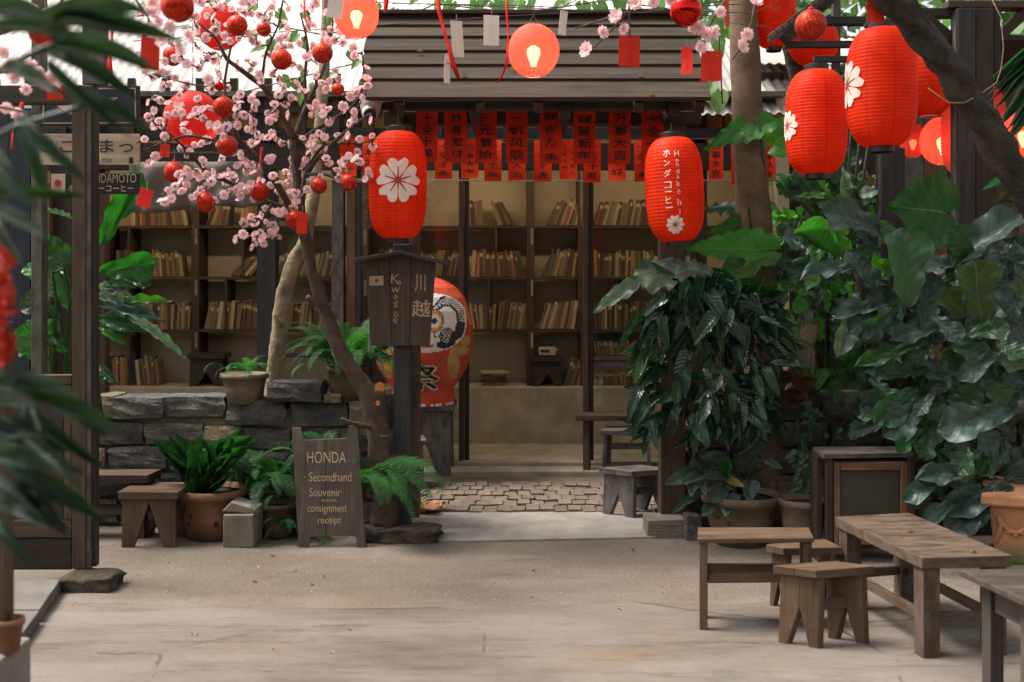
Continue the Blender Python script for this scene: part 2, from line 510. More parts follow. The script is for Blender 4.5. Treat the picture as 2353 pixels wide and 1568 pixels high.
BOOKC = [(.20, .13, .065), (.13, .078, .038), (.24, .17, .095), (.10, .058, .033), (.17, .115, .06), (.12, .10, .065), (.07, .048, .034), (.34, .27, .17), (.20, .19, .14), (.22, .07, .045), (.075, .085, .075)]
BOOKM = [mat('old_book_cover', c, .85, .22, 9, .1, 60, .2, .012) for c in BOOKC]
PAGES = mat('yellowed_pages', (.42, .32, .19), .9, .2, 60, .3, 150, .1)
BOOKRED = mat('red_book_cover', (.34, .06, .03), .8, .15, 9, .1, 60, .1)
BOOKBLUE = mat('navy_book_cover', (.025, .035, .065), .8, .15, 9, .1, 60, .2)
BOOKTEAL = mat('teal_book_cover', (.05, .085, .09), .8, .15, 9, .1, 60, .2)
BOOKOR = mat('orange_book_cover', (.40, .17, .05), .8, .15, 9, .1, 60, .2)

# ---------------------------------------------------------------- lettering
TXT = {}
def prepare(strings):
    obs = []
    for s in strings:
        c = bpy.data.curves.new('glyphs', 'FONT')
        c.body = s
        c.resolution_u = 3
        c.offset = .012 if any(ord(q) > 0x2000 for q in s) else -.004
        o = bpy.data.objects.new('glyphs', c)
        C.objects.link(o)
        obs.append((s, o))
    dg = bpy.context.evaluated_depsgraph_get()
    for s, o in obs:
        me = bpy.data.meshes.new_from_object(o.evaluated_get(dg))
        vs = [(v.co.x, v.co.y) for v in me.vertices]
        fs = [tuple(p.vertices) for p in me.polygons]
        x0, x1 = min(v[0] for v in vs), max(v[0] for v in vs)
        y0, y1 = min(v[1] for v in vs), max(v[1] for v in vs)
        TXT[s] = ([(x - (x0 + x1) / 2, y - (y0 + y1) / 2) for x, y in vs], fs, x1 - x0, y1 - y0)
        c = o.data
        bpy.data.objects.remove(o)
        bpy.data.curves.remove(c)
        bpy.data.meshes.remove(me)
BAN = ['十全十美', '恭喜发财', '一元复始', '一帆风顺', '鹏程万里', '謹賀新年', '万事大吉', '新年好', '十全美', 'きょうが', 'しんねん', '川越', 'ホンダコーヒー', '祭', 'HondaKohi', 'Kawagoe']
SET = sorted(set(''.join(BAN)) | set('ōīニ一kKwage')) + ['ここでまって', 'koko  de  ma tte', 'HONDAMOTO', 'ホンダマーコーヒー', 'HONDA', '· Secondhand', '· Souvenir', '****', 'consignment', 'receipt', '立夏']
prepare([s for s in SET if s.strip()])
def letters(mb, s, c, w=None, h=None, X=(1, 0, 0), Z=(0, 0, 1), m=0, fn=None, jit=0, wob=None):
    vs, fs, tw, th = TXT[s]
    k = h / th if h else w / tw
    kx = w / tw if (w and h) else k
    if w and not h: kx = k
    X, Z, c = Vector(X), Vector(Z), Vector(c)
    a = R.uniform(-jit, jit)
    ca, sa = math.cos(a), math.sin(a)
    # brushed by hand: every stroke wanders a little
    so, am = R.random() * 50, .045 * min(th, 1.0) * (wob if wob is not None else 1)
    nv_ = [noise.noise_vector(Vector((x * 2.3 / th + so, y * 2.3 / th, so))) for x, y in vs]
    pts = [((x * ca - y * sa + n_.x * am) * kx, (x * sa + y * ca + n_.y * am) * k) for (x, y), n_ in zip(vs, nv_)]
    if fn: mb.add([fn(*p) for p in pts], fs, m=m)
    else: mb.add([c + X * x + Z * y for x, y in pts], fs, m=m)

# ---------------------------------------------------------------- leaf meshes
SHAPES = {
    'fiddle': [(0, .12), (.12, .42), (.3, .58), (.5, .72), (.75, 1), (.9, .86), (.97, .5), (1, .12)],
    'ovate': [(0, .08), (.15, .66), (.4, 1), (.65, .82), (.88, .36), (1, .02)],
    'round': [(0, .2), (.15, .75), (.42, 1), (.7, .88), (.9, .5), (1, .05)],
    'lance': [(-.1, .45), (-.03, .85), (.1, 1), (.35, .98), (.6, .78), (.85, .36), (1, .01)],
    'heart': [(-.3, .3), (-.22, .72), (-.08, .98), (.1, 1), (.4, .84), (.7, .5), (.9, .18), (1, .01)],
    'blade': [(0, .22), (.1, .62), (.3, .95), (.5, 1), (.75, .85), (.92, .5), (1, .04)],
    'strap': [(0, .12), (.12, .6), (.35, 1), (.6, .9), (.85, .45), (1, .02)],
    'nest': [(0, .2), (.2, .55), (.5, .95), (.75, 1), (.92, .7), (1, .1)],
}
LM = {}
def smooth(tab, t):
    for i in range(len(tab) - 1):
        if t <= tab[i + 1][0]:
            p0, p1, p2, p3 = tab[max(0, i - 1)], tab[i], tab[i + 1], tab[min(len(tab) - 1, i + 2)]
            u = (t - p1[0]) / (p2[0] - p1[0])
            m1 = (p2[1] - p0[1]) / (p2[0] - p0[0]) * (p2[0] - p1[0])
            m2 = (p3[1] - p1[1]) / (p3[0] - p1[0]) * (p2[0] - p1[0])
            return max(.004, (2 * u ** 3 - 3 * u * u + 1) * p1[1] + (u ** 3 - 2 * u * u + u) * m1 + (3 * u * u - 2 * u ** 3) * p2[1] + (u ** 3 - u * u) * m2)
    return tab[-1][1]
def leafmesh(kind, mt, curl=.25, fold=.15, wave=.05, wn_=3, var=0, nv=0, nu=0, twist=0.0):
    big = kind in ('fiddle', 'heart', 'round', 'strap', 'ovate')
    nv = nv or (18 if big else 11)
    nu = nu or (8 if big else 6)
    if big and nv > 9: nv = max(nv, 18)
    key = (kind, mt, curl, fold, wave, wn_, var, twist)
    if key in LM: return LM[key]
    tab = SHAPES[kind]
    v0, v1 = tab[0][0], 1.0
    mb = MB()
    ph = var * 1.7
    vs, uv = [], []
    for i in range(nv + 1):
        v = v0 + (v1 - v0) * i / nv
        w = smooth(tab, v) / 2
        for j in range(nu + 1):
            u = -1 + 2 * j / nu
            y = v if v >= 0 else v * min(1, abs(u) * 2.2)
            x = u * w * (1 + .06 * math.sin(v * 9 + ph + u) + .025 * math.sin(v * 23 + ph * 2 + u * 2))
            z = -curl * max(0, y) ** 1.8 + fold * abs(u) * w * 2 + wave * u * u * math.sin(v * wn_ * 6.28 + ph + (1.3 if u > 0 else 0)) + .02 * math.sin(u * 5 + v * 9 + ph)
            z += twist * u * v * .5
            vs.append((x, y, z))
            uv.append((j / nu, (v - v0) / (v1 - v0)))
    fs = [(i * (nu + 1) + j, i * (nu + 1) + j + 1, (i + 1) * (nu + 1) + j + 1, (i + 1) * (nu + 1) + j) for i in range(nv) for j in range(nu)]
    mb.add(vs, fs, uvs=[[uv[k] for k in f] for f in fs])
    LM[key] = mb.mesh(kind + '_leaf', M[mt], smooth=True)
    return LM[key]
def leafmat(a, b, w, nrm):
    a, b = Vector(a), Vector(b)
    y = b - a
    L = y.length
    y = y / L
    n = Vector(nrm)
    z = n - y * n.dot(y)
    if z.length < 1e-3: z = y.orthogonal()
    z.normalize()
    x = y.cross(z)
    m = Matrix((x * w, y * L, z * L)).transposed().to_4x4()
    return Matrix.Translation(a) @ m
def leaf(root, me, a, b, w, nrm, name='leaf', stalk=None):
    return inst(name, me, leafmat(a, b, w, nrm), root)
def frondmesh(mt, n=22, e0=1.1, bend=1.9, ll=.15, lw=.05, seed=0, up=.15, tip=.25):
    key = ('frond', mt, n, e0, bend, ll, lw, seed)
    if key in LM: return LM[key]
    rr = random.Random(seed)
    mb = MB()
    p = Vector((0, 0, 0)); st = 1.0 / n
    rach = [p.copy()]
    sy = 0.0
    for i in range(n):
        t = i / n
        e = e0 - bend * t ** 1.3
        sy += rr.uniform(-.06, .06)
        d = Vector((math.cos(e) * math.cos(sy), math.cos(e) * math.sin(sy), math.sin(e)))
        p = p + d * st
        rach.append(p.copy())
        if t < .06: continue
        sh = (min(1, t * 5) * (1 - t) ** .6 + tip * .3)
        nrm = Vector((-math.sin(e), 0, math.cos(e)))
        for sgn in (-1, 1):
            side = Vector((-math.sin(sy), math.cos(sy), 0)) * sgn
            dr = (side + d * .35 + nrm * (up + rr.uniform(-.1, .1))).normalized()
            L = ll * sh * rr.uniform(.85, 1.1)
            w = lw * (.5 + .5 * sh)
            a = p; b = p + dr * L * .5 - nrm * L * .03; c = p + dr * L - nrm * L * .16
            vs = [a - d * w * .35, a + d * w * .35, b + d * w * .5, b - d * w * .5, c + d * w * .12, c - d * w * .12]
            mb.add(vs, [(0, 1, 2, 3), (3, 2, 4, 5)], uvs=[[(.4, 0), (.6, 0), (.9, .5), (.1, .5)], [(.1, .5), (.9, .5), (.6, 1), (.4, 1)]])
    mb.tube(rach, [.006 * (1 - .8 * i / n) for i in range(n + 1)], 4)
    LM[key] = mb.mesh('fern_frond', M[mt], smooth=False)
    return LM[key]
def frond(root, me, a, az, L, roll=0, name='frond'):
    m = Matrix.Translation(Vector(a)) @ Matrix.Rotation(az, 4, 'Z') @ Matrix.Rotation(roll, 4, 'X') @ Matrix.Scale(L, 4)
    return inst(name, me, m, root)
# ---------------------------------------------------------------- ground
def groundmat():
    m, t, b = start('packed_earth_concrete')
    tc = N(t, 'TexCoord').outputs['Object']
    def nz(sc_, det, xs=1, ys=1, ro=.65, off=0):
        mp = N(t, 'Mapping', {'Vector': tc, 'Scale': (xs, ys, 1), 'Location': (off, off, 0)}).outputs[0]
        return N(t, 'TexNoise', {'Vector': mp, 'Scale': sc_, 'Detail': det, 'Roughness': ro}).outputs[0]
    base = ramp(t, nz(1.6, 8), [(.3, (.145, .12, .10)), (.5, (.222, .186, .157)), (.72, (.285, .245, .213))])
    pale = ramp(t, nz(.9, 7, .55, 1.4, .6, 4), [(.5, (0, 0, 0)), (.64, (1, 1, 1))])
    base = mix(t, math_(t, 'MULTIPLY', pale, .75), base, (.41, .365, .335))
    ochre = ramp(t, nz(.8, 6, .7, 1.2, .6, 9), [(.54, (0, 0, 0)), (.68, (1, 1, 1))])
    base = mix(t, math_(t, 'MULTIPLY', ochre, .45), base, (.26, .175, .105))
    grey = ramp(t, nz(1.1, 8, 1, 1, .7, 15), [(.55, (0, 0, 0)), (.66, (1, 1, 1))])
    base = mix(t, math_(t, 'MULTIPLY', grey, .65), base, (.135, .125, .117))
    streak = ramp(t, nz(2.2, 9, .5, 3.2, .75, 3), [(.58, (1, 1, 1)), (.66, (.66, .58, .5))])
    base = mix(t, .8, base, streak, 'MULTIPLY')
    speck = ramp(t, nz(55, 4, 1, 1, .8), [(.32, (.5, .45, .42)), (.44, (1, 1, 1)), (.64, (1, 1, 1)), (.76, (1.3, 1.27, 1.23))])
    base = mix(t, .8, base, speck, 'MULTIPLY')
    # rough gravelly band in front of the wall and the gateway
    sx = N(t, 'SeparateXYZ', {0: tc})
    band = N(t, 'MapRange', {0: math_(t, 'ADD', sx.outputs[1], math_(t, 'MULTIPLY', nz(2, 5, 1, 1, .6, 6), .8)), 1: 5.2, 2: 5.75, 3: 0.0, 4: 1.0}).outputs[0]
    base = mix(t, math_(t, 'MULTIPLY', band, .5), base, (.20, .162, .128))
    t.links.new(base, b.inputs['Base Color'])
    b.inputs['Roughness'].default_value = .9
    b.inputs['Specular IOR Level'].default_value = .25
    h = math_(t, 'ADD', nz(70, 5, 1, 1, .8), math_(t, 'MULTIPLY', nz(9, 8, .7, 1.6), 2.0))
    h = math_(t, 'ADD', h, math_(t, 'MULTIPLY', band, math_(t, 'MULTIPLY', nz(40, 3), 1.5)))
    bump(t, b, h, .7, .02)
    return m
mb = MB()
mb.add([(-80, -60, 0), (80, -60, 0), (80, 120, 0), (-80, 120, 0)], [(0, 1, 2, 3)])
T(mb.build('ground', groundmat(), loc=(0, 0, 0)), kind='structure')
# pale cement apron between the gate posts
padm = mat('pale_cement', (.285, .258, .232), .85, .25, 5, .6, 60, 0, tint=(.36, .33, .30))
mb = MB()
front = [(-.62, 6.36), (-.3, 6.33), (.1, 6.37), (.5, 6.40), (.86, 6.44)]
back = [(.95, 7.17), (.4, 7.13), (0, 7.15), (-.4, 7.20), (-.75, 7.2)]
pol = [Vector((x, y, .012)) for x, y in front + back]
mb.prism(pol, (0, 0, -.02))
T(mb.build('cement_apron', padm), kind='structure')
# the paler worn cement of the near yard, laid over the gritty ground
def slabmat():
    m, t, b = start('worn_yard_cement')
    tc = N(t, 'TexCoord').outputs['Object']
    def nz(s_, det, xs=1, ys=1, ro=.65, off=0):
        mp = N(t, 'Mapping', {'Vector': tc, 'Scale': (xs, ys, 1), 'Location': (off, off, 0)}).outputs[0]
        return N(t, 'TexNoise', {'Vector': mp, 'Scale': s_, 'Detail': det, 'Roughness': ro}).outputs[0]
    c = ramp(t, nz(1.3, 9, .6, 1.5), [(.3, (.118, .098, .083)), (.48, (.185, .156, .134)), (.7, (.25, .216, .19))])
    c = mix(t, math_(t, 'MULTIPLY', ramp(t, nz(.7, 7, .5, 1.3, .6, 7), [(.5, (0, 0, 0)), (.66, (1, 1, 1))]), .6), c, (.29, .258, .235))
    c = mix(t, math_(t, 'MULTIPLY', ramp(t, nz(.9, 8, .7, 1.1, .65, 21), [(.54, (0, 0, 0)), (.66, (1, 1, 1))]), .7), c, (.22, .15, .095))
    c = mix(t, math_(t, 'MULTIPLY', ramp(t, nz(1.7, 9, .7, 1.2, .7, 33), [(.56, (0, 0, 0)), (.66, (1, 1, 1))]), .7), c, (.145, .13, .115))
    c = mix(t, .85, c, ramp(t, nz(2.4, 10, .35, 3.4, .78, 3), [(.52, (1, 1, 1)), (.66, (.46, .38, .32))]), 'MULTIPLY')
    c = mix(t, .8, c, ramp(t, nz(60, 4, 1, 1, .8), [(.30, (.6, .55, .5)), (.40, (1, 1, 1)), (.7, (1, 1, 1)), (.8, (1.2, 1.18, 1.15))]), 'MULTIPLY')
    wp = N(t, 'MixRGB', {0: .12, 1: tc, 2: N(t, 'TexNoise', {'Vector': tc, 'Scale': 3.0, 'Detail': 6.0}).outputs['Color']}).outputs[0]
    vo = N(t, 'TexVoronoi', {'Vector': wp, 'Scale': .62}, feature='DISTANCE_TO_EDGE').outputs['Distance']
    ck = N(t, 'MapRange', {0: vo, 1: 0.0, 2: .006, 3: 1.0, 4: 0.0}).outputs[0]
    ck = math_(t, 'MULTIPLY', ck, ramp(t, nz(1.1, 5, 1, 1, .6, 50), [(.46, (0, 0, 0)), (.56, (1, 1, 1))]))
    c = mix(t, math_(t, 'MULTIPLY', ck, .8), c, (.09, .07, .055))
    t.links.new(c, b.inputs['Base Color'])
    b.inputs['Roughness'].default_value = .88
    b.inputs['Specular IOR Level'].default_value = .25
    h = math_(t, 'ADD', math_(t, 'MULTIPLY', nz(80, 4, 1, 1, .8), .7), math_(t, 'MULTIPLY', nz(6, 9, .6, 2.0), 2.2))
    h = math_(t, 'SUBTRACT', h, ck)
    bump(t, b, h, .7, .02)
    return m
sl = MB()
pe = []
for k in range(80):
    x = -7 + k * .175
    pe.append(Vector((x, 5.06 + .22 * noise.noise(Vector((x * .7, 1, 0))) + .10 * noise.noise(Vector((x * 3.7, 5, 0))) + .03 * noise.noise(Vector((x * 11, 9, 0))), .006)))
pe += [Vector((7, -4.9, .006)), Vector((-7, -4.9, .006))]
sl.prism(pe, (0, 0, -.03))
T(sl.build('cement_yard', slabmat(), loc=(0, 0, 0)), kind='structure')
# loose grit in front of the wall and the gateway
gv = MB()
for k in range(5200):
    y = R.uniform(4.7, 6.6) if R.random() < .85 else R.uniform(3.6, 4.7)
    x = R.uniform(-2.6, 2.9)
    r = R.uniform(.0022, .0065) * (1.6 if R.random() < .06 else 1)
    a = R.uniform(0, 6.28)
    vs = [(x + r * math.cos(a + i * 2.094) * R.uniform(.7, 1.3), y + r * math.sin(a + i * 2.094) * R.uniform(.7, 1.3), 0) for i in range(3)]
    gv.add(vs + [(x, y, r * R.uniform(.5, 1))], [(0, 1, 3), (1, 2, 3), (2, 0, 3)])
T(gv.build('gravel', mat('loose_grit', (.22, .19, .16), .95, .6, 30, 0, 60, 0, tint=(.40, .36, .32)), loc=(0, 5, 0)), kind='stuff')
# ---------------------------------------------------------------- brick path
brm = mat('old_paving_brick', (.165, .128, .10), .92, .25, 9, .8, 60, .16, .012)
brm2 = mat('broken_red_brick', (.42, .20, .11), .92, .3, 12, .8, 60, .12)
mb = MB()
mb.box((.15, 7.68, .001), (1.9, 1.03, .006))
path = T(mb.build('brick_path', mat('joint_dirt', (.09, .07, .055), .95, .3, 30, .5, 60, 0)), kind='structure')
bms = []
for k in range(8):
    mb = MB()
    mb.box((0, 0, 0), (.0885 + R.uniform(-.004, .003), .158 + R.uniform(-.008, .004), .05), jit=.004)
    bms.append(mb.mesh('brick', brm))
y = 7.19
row = 0
while y < 8.15:
    x = -.72 + (.045 if row % 2 else 0) + R.uniform(-.02, .02)
    while x < 1.02:
        rot = Matrix.Rotation(R.uniform(-.03, .03), 4, 'Z') @ Matrix.Rotation(R.uniform(-.05, .05), 4, 'X') @ Matrix.Rotation(R.uniform(-.05, .05), 4, 'Y')
        inst('brick', R.choice(bms), Matrix.Translation((x, y + R.uniform(-.006, .006) + .008 * math.sin(x * 5), R.uniform(-.008, .010))) @ rot, path)
        x += .0935
    y += .166
    row += 1
rub = E('brick_rubble', 'heap of broken reddish brick chips at the left end of the brick path', 'rubble', G(975, 1172))
for k in range(13):
    c = G(955 + R.uniform(0, 52), 1166 + R.uniform(-10, 8), .03 + R.uniform(0, .03))
    mb = MB()
    mb.box(c, (R.uniform(.08, .16), R.uniform(.05, .10), R.uniform(.015, .03)), Matrix.Rotation(R.uniform(-.5, .5), 3, 'Z') @ Matrix.Rotation(R.uniform(-.25, .25), 3, 'Y'), jit=.012)
    mb.build('brick_chip', brm2, rub)

# ---------------------------------------------------------------- reading room (shop)
FY = 8.68                                       # the glazed front
BY = 9.98                                       # back wall
X0, X1 = -4.6, 2.15
mb = MB()
mb.box((.6, 8.44 + .22, .0), (2.9, .46, .10))
slab = T(mb.build('porch_slab', M['ledge'], bevel=.012), kind='structure')
shop = E('reading_room', 'open fronted reading room with timber posts, bookshelves and pale corrugated roof', 'building', (-1, FY, .0))
mb = MB(); mb.box(((X0 + X1) / 2, (FY + BY) / 2 - .02, .02), (X1 - X0, BY - FY + .05, .13)); mb.build('floor', M['ledge'], shop, bevel=.01)
mb = MB(); mb.box(((X0 + X1) / 2, BY + .06, 1.55), (X1 - X0, .1, 3.1)); mb.build('back_wall', M['plaster'], shop)
for xx in (X0, X1):
    mb = MB(); mb.box((xx, (FY + BY) / 2 + .1, 1.5), (.1, BY - FY + .4, 3.0)); mb.build('side_wall', M['plaster'], shop)
mb = MB(); mb.box(((X0 + X1) / 2, 9.77, .32), (X1 - X0, .38, .535)); mb.build('ledge', M['ledge'], shop, bevel=.012)
mb = MB(); mb.box(((X0 + X1) / 2, (FY + BY) / 2, 3.0), (X1 - X0, BY - FY + .4, .04)); mb.build('ceiling', M['greywood'], shop)
# front posts, traced left to right, with what they are made of
def fpost(xa, xb, mt, y=FY, z0=.05, z1=2.9, dp=.10):
    a, b = P(xa, 0, y).x, P(xb, 0, y).x
    mb = MB(); mb.box(((a + b) / 2, y + dp / 2, (z0 + z1) / 2), (b - a, dp, z1 - z0)); mb.build('post', M[mt], shop, bevel=.004)
fpost(214, 242, 'postwood'); fpost(590, 633, 'slate', dp=.14); fpost(762, 789, 'greywood', dp=.12)
fpost(796, 817, 'redwood', FY + .02); fpost(818, 829, 'slate', FY + .01)
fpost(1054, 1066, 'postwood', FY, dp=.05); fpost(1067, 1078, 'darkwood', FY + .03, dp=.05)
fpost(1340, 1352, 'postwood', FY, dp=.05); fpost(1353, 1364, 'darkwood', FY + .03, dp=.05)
fpost(1590, 1625, 'darkwood'); fpost(20, 60, 'darkwood'); fpost(1800, 1840, 'darkwood')
def beam(x0, x1, y, z, h, d, mt, name='beam', par=None):
    mb = MB(); mb.box(((x0 + x1) / 2, y, z), (x1 - x0, d, h)); return mb.build(name, M[mt], par or shop, bevel=.004)
zt = P(0, 405, FY).z
zl = P(0, 330, FY).z
beam(X0, X1, FY - .03, (zt + zl) / 2 + .02, zl - zt - .05, .08, 'darkwood', 'lintel')
beam(X0, X1, FY - .03, zl + .07, .09, .07, 'slate')
# strip of weathered wall under the eave
mb = MB()
for i in range(30):
    xa = X0 + i * (X1 - X0) / 30
    mb = MB(); mb.box((xa + .12, FY + .06, zl + .19), (.238, .02, .17)); mb.build('board', M[('yellow', 'palebark', 'greywood', 'concrete')[i % 4 if i % 3 else 0]], shop)
# window glass between the posts, mid rails in the right-hand sash
def pane(xa, xb, z0, z1, y=FY + .03, name='pane'):
    a, b = P(xa, 0, y).x, P(xb, 0, y).x
    mb = MB(); mb.box(((a + b) / 2, y, (z0 + z1) / 2), (b - a, .004, z1 - z0)); return mb.build(name, M['glass'], shop)
zz = lambda py, y=FY: P(0, py, y).z
pane(634, 761, .5, 2.35); pane(830, 1053, .1, 2.35); pane(1365, 1589, zz(818), 2.35); pane(1365, 1589, zz(955), zz(872)); pane(1626, 1790, .5, 2.35)
def rail(xa, xb, ya, yb, mt='postwood', y=FY, name='rail', dp=.05):
    a, b = P(xa, 0, y).x, P(xb, 0, y).x
    mb = MB(); mb.box(((a + b) / 2, y + dp / 2, (zz(ya, y) + zz(yb, y)) / 2), (b - a, dp, zz(ya, y) - zz(yb, y))); return mb.build(name, M[mt], shop, bevel=.003)
rail(1365, 1590, 819, 829); rail(1365, 1590, 830, 846, 'greywood', FY + .015, 'panel', .02); rail(1365, 1590, 847, 856)
rail(634, 761, 880, 900, 'darkwood'); rail(1365, 1590, 955, 965); rail(634, 761, 812, 822, 'darkwood')
# shelves
SHZ = [zz(519, 9.72), zz(636, 9.72), zz(757, 9.72)]
LEDZ = .588
for z in SHZ:
    mb = MB(); mb.box(((X0 + X1) / 2, 9.83, z - .013), (X1 - X0, .24, .026)); mb.build('shelf', M['shelf'], shop, bevel=.003)
def upright(x, z0, z1, w=.055, mt='shelf', y=9.76, dp=.32):
    mb = MB(); mb.box((x, y + dp / 2 - .06, (z0 + z1) / 2), (w, dp, z1 - z0)); return mb.build('upright', M[mt], shop, bevel=.003)
bx = lambda px, y=9.75: P(px, 0, y).x
for px in (452, 1219, 838):
    x = bx(px)
    u = upright(x, LEDZ, 2.9, .07)
    for z in SHZ:
        mb = MB(); mb.box((x + .012, 9.69, z - .10), (.022, .004, .14)); br = mb.build('bracket', M['steel'], u)
zs = [LEDZ] + SHZ + [2.9]
for px, k in ((522, 2), (560, 1), (1123, 2), (1140, 1), (1330, 3), (250, 1), (720, 2), (940, 3), (1430, 2), (300, 0), (1335, 0)):
    upright(bx(px), zs[k], zs[k + 1] - .026, .022)
# strip lamp under the ceiling behind the lintel: lights the shelves
lampz, lampy = 2.74, 8.86
lamp = E('strip_lamp', 'long warm strip lamp fixed inside the reading room above the window head', 'lamp', (-1, lampy, lampz))
mb = MB(); mb.box((-1, lampy, lampz + .03), (6.4, .07, .04)); mb.build('housing', M['white'], lamp)
mb = MB(); mb.tube([(-4.2, lampy, lampz), (1.9, lampy, lampz)], .013, 8); mb.build('tube', glow('warm_tube', (1, .72, .38), 7.0), lamp)
ar = bpy.data.lights.new('strip_light', 'AREA')
ar.shape = 'RECTANGLE'; ar.size = 6.3; ar.size_y = .05; ar.energy = 10; ar.color = (1, .76, .47)
aro = bpy.data.objects.new('strip_light', ar); C.objects.link(aro)
aro.parent = lamp; aro.location = (0, .02, -.02)
aro.rotation_euler = (math.radians(25), 0, 0)

# ---------------------------------------------------------------- books
BNAME = ['tan', 'brown', 'straw coloured', 'dark brown', 'ochre', 'olive', 'blackish', 'cream', 'pale cream', 'grey green', 'dull red', 'dark grey']
def bookmesh(cm, k):
    mb = MB()
    mb.box((0, .075, .5), (1, .15, 1), jit=.0)
    mb.add([(-.36, .004, 1.003), (.36, .004, 1.003), (.36, .148, 1.003), (-.36, .148, 1.003)], [(0, 1, 2, 3)], m=1)
    if k % 2: mb.add([(-.5, -.0015, .72), (.5, -.0015, .72), (.5, -.0015, .86), (-.5, -.0015, .86)], [(0, 1, 2, 3)], m=1)
    return mb.mesh('book', [cm, PAGES])
BM = [bookmesh(c, k) for k, c in enumerate(BOOKM)]
BX = {'red': bookmesh(BOOKRED, 0), 'blue': bookmesh(BOOKBLUE, 0), 'teal': bookmesh(BOOKTEAL, 0), 'orange': bookmesh(BOOKOR, 0)}
def book(me, x, z, w, h, lean, y=9.70):
    o = bpy.data.objects.new('book', me)
    o.scale = (w, R.uniform(.85, 1.05), h)
    o.rotation_euler = (0, lean, R.uniform(-.03, .03))
    dx = w / 2
    s, c = math.sin(lean), math.cos(lean)
    # lower corner resting on the shelf: the right one when it leans right, else the left one
    if lean >= 0: o.location = (x + w / c / 2 - dx * (1 - c) * 0, y + R.uniform(0, .02), z + dx * s + .001)
    else: o.location = (x + w / c / 2, y + R.uniform(0, .02), z - dx * s + .001)
    C.objects.link(o)
    return o
def fill(pa, pb, row, lean0, lean1, h0, h1, where, pal=None, special=None, wmax=.034):
    x, xe = bx(pa, 9.72), bx(pb, 9.72)
    n = 0
    special = special or {}
    while x < xe - .012:
        w = R.uniform(.014, wmax)
        t = (x - bx(pa, 9.72)) / max(.01, xe - bx(pa, 9.72))
        ln = lerp(lean0, lean1, t) + R.uniform(-.035, .035)
        h = R.uniform(h0, h1)
        sp = special.get(n)
        kc = R.randrange(8) if R.random() < .9 else R.randrange(len(BM))
        o = book(BX[sp] if sp else pal[0] if pal else BM[kc], x, zs[row], w, h, ln)
        tone = 'thick' if w > .027 else 'thin' if w < .019 else 'mid sized'
        if sp:
            T(o, '%s book among faded ones %s' % ({'red': 'red spined', 'blue': 'thick navy', 'teal': 'teal green', 'orange': 'orange spined'}[sp], where), 'book', 'books on the shelves')
        else:
            T(o, '%s %s book %s' % (tone, 'navy' if pal else BNAME[kc], where), 'book', 'books ' + where)
        x += w / max(.75, math.cos(ln)) + .002
        n += 1
fill(300, 436, 3, .0, .06, .20, .25, 'on the top shelf left, under the grey cloth')
fill(470, 588, 3, .18, .05, .22, .26, 'on the top shelf right of the grey cloth bracket')
fill(655, 760, 3, .1, .28, .2, .25, 'on the top shelf behind the blossom trunk')
fill(1082, 1140, 3, -.16, .1, .2, .24, 'on the top shelf just right of the doorway post')
fill(1142, 1208, 3, .1, .22, .22, .26, 'on the top shelf left of the bracketed upright')
fill(1236, 1334, 3, .32, .12, .22, .26, 'on the top shelf right of the bracketed upright')
fill(1366, 1500, 3, .0, .1, .21, .25, 'on the top shelf behind the right-hand window')
fill(268, 418, 2, .02, -.1, .19, .25, 'on the second shelf left, between fig leaf and bracket', special={8: 'teal', 10: 'blue', 11: 'blue', 12: 'red', 2: 'teal'})
fill(528, 575, 2, .75, .62, .2, .23, 'leaning hard on the second shelf by the dark post')
fill(634, 760, 2, .34, .2, .2, .25, 'on the second shelf behind the pale trunk', special={5: 'teal'})
fill(842, 1050, 2, .3, .16, .2, .25, 'on the second shelf behind the signboard window')
fill(1082, 1138, 2, .08, .0, .2, .25, 'on the second shelf just right of the doorway post', special={1: 'red'})
fill(1144, 1204, 2, -.1, -.2, .2, .24, 'on the second shelf left of the bracketed upright')
fill(1246, 1334, 2, .34, .08, .2, .26, 'on the second shelf right of the bracketed upright', special={1: 'teal'})
fill(1366, 1500, 2, .0, .05, .2, .24, 'on the second shelf behind the right-hand window', special={0: 'orange'})
fill(300, 436, 1, .05, -.22, .19, .24, 'on the third shelf behind the drooping strap leaves', special={4: 'orange', 7: 'red', 9: 'teal'})
fill(474, 520, 1, .38, .1, .18, .24, 'on the third shelf right of the left bracket')
fill(552, 590, 1, .05, .05, .22, .24, 'on the third shelf against the dark post', special={1: 'orange'})
fill(660, 700, 1, -.2, -.3, .2, .24, 'on the third shelf between the two leaning trunks')
fill(1082, 1112, 1, -.05, -.1, .2, .23, 'on the third shelf beside the round red doll')
fill(1144, 1190, 1, -.3, -.6, .2, .24, 'leaning left on the third shelf under the doorway shelves')
fill(1256, 1330, 1, .42, .2, .2, .25, 'on the third shelf right of the bracketed upright')
fill(1366, 1500, 1, .3, .1, .19, .24, 'on the third shelf behind the right-hand window')
fill(236, 372, 0, .0, -.14, .2, .28, 'on the cement ledge left of the small stool', special={2: 'blue', 7: 'orange', 10: 'blue', 11: 'blue'})
fill(1294, 1342, 0, .35, .18, .2, .26, 'on the cement ledge beside the radio stool')
fill(1366, 1470, 0, -.06, -.1, .10, .12, 'on the cement ledge in the lower window', wmax=.022)
mb = MB()
mb.box((bx(1440), 9.83, zz(818, 9.72) - .012), (.62, .2, .02)); mb.build('shelf', M['shelf'], shop)
zs.append(zz(817, 9.72))
fill(1368, 1470, 5, -.1, -.14, .10, .13, 'on the short shelf in the lower window', wmax=.022)
fill(540, 556, 0, .35, .35, .2, .23, 'alone on the cement ledge by the dark post', pal=[BX['blue']])
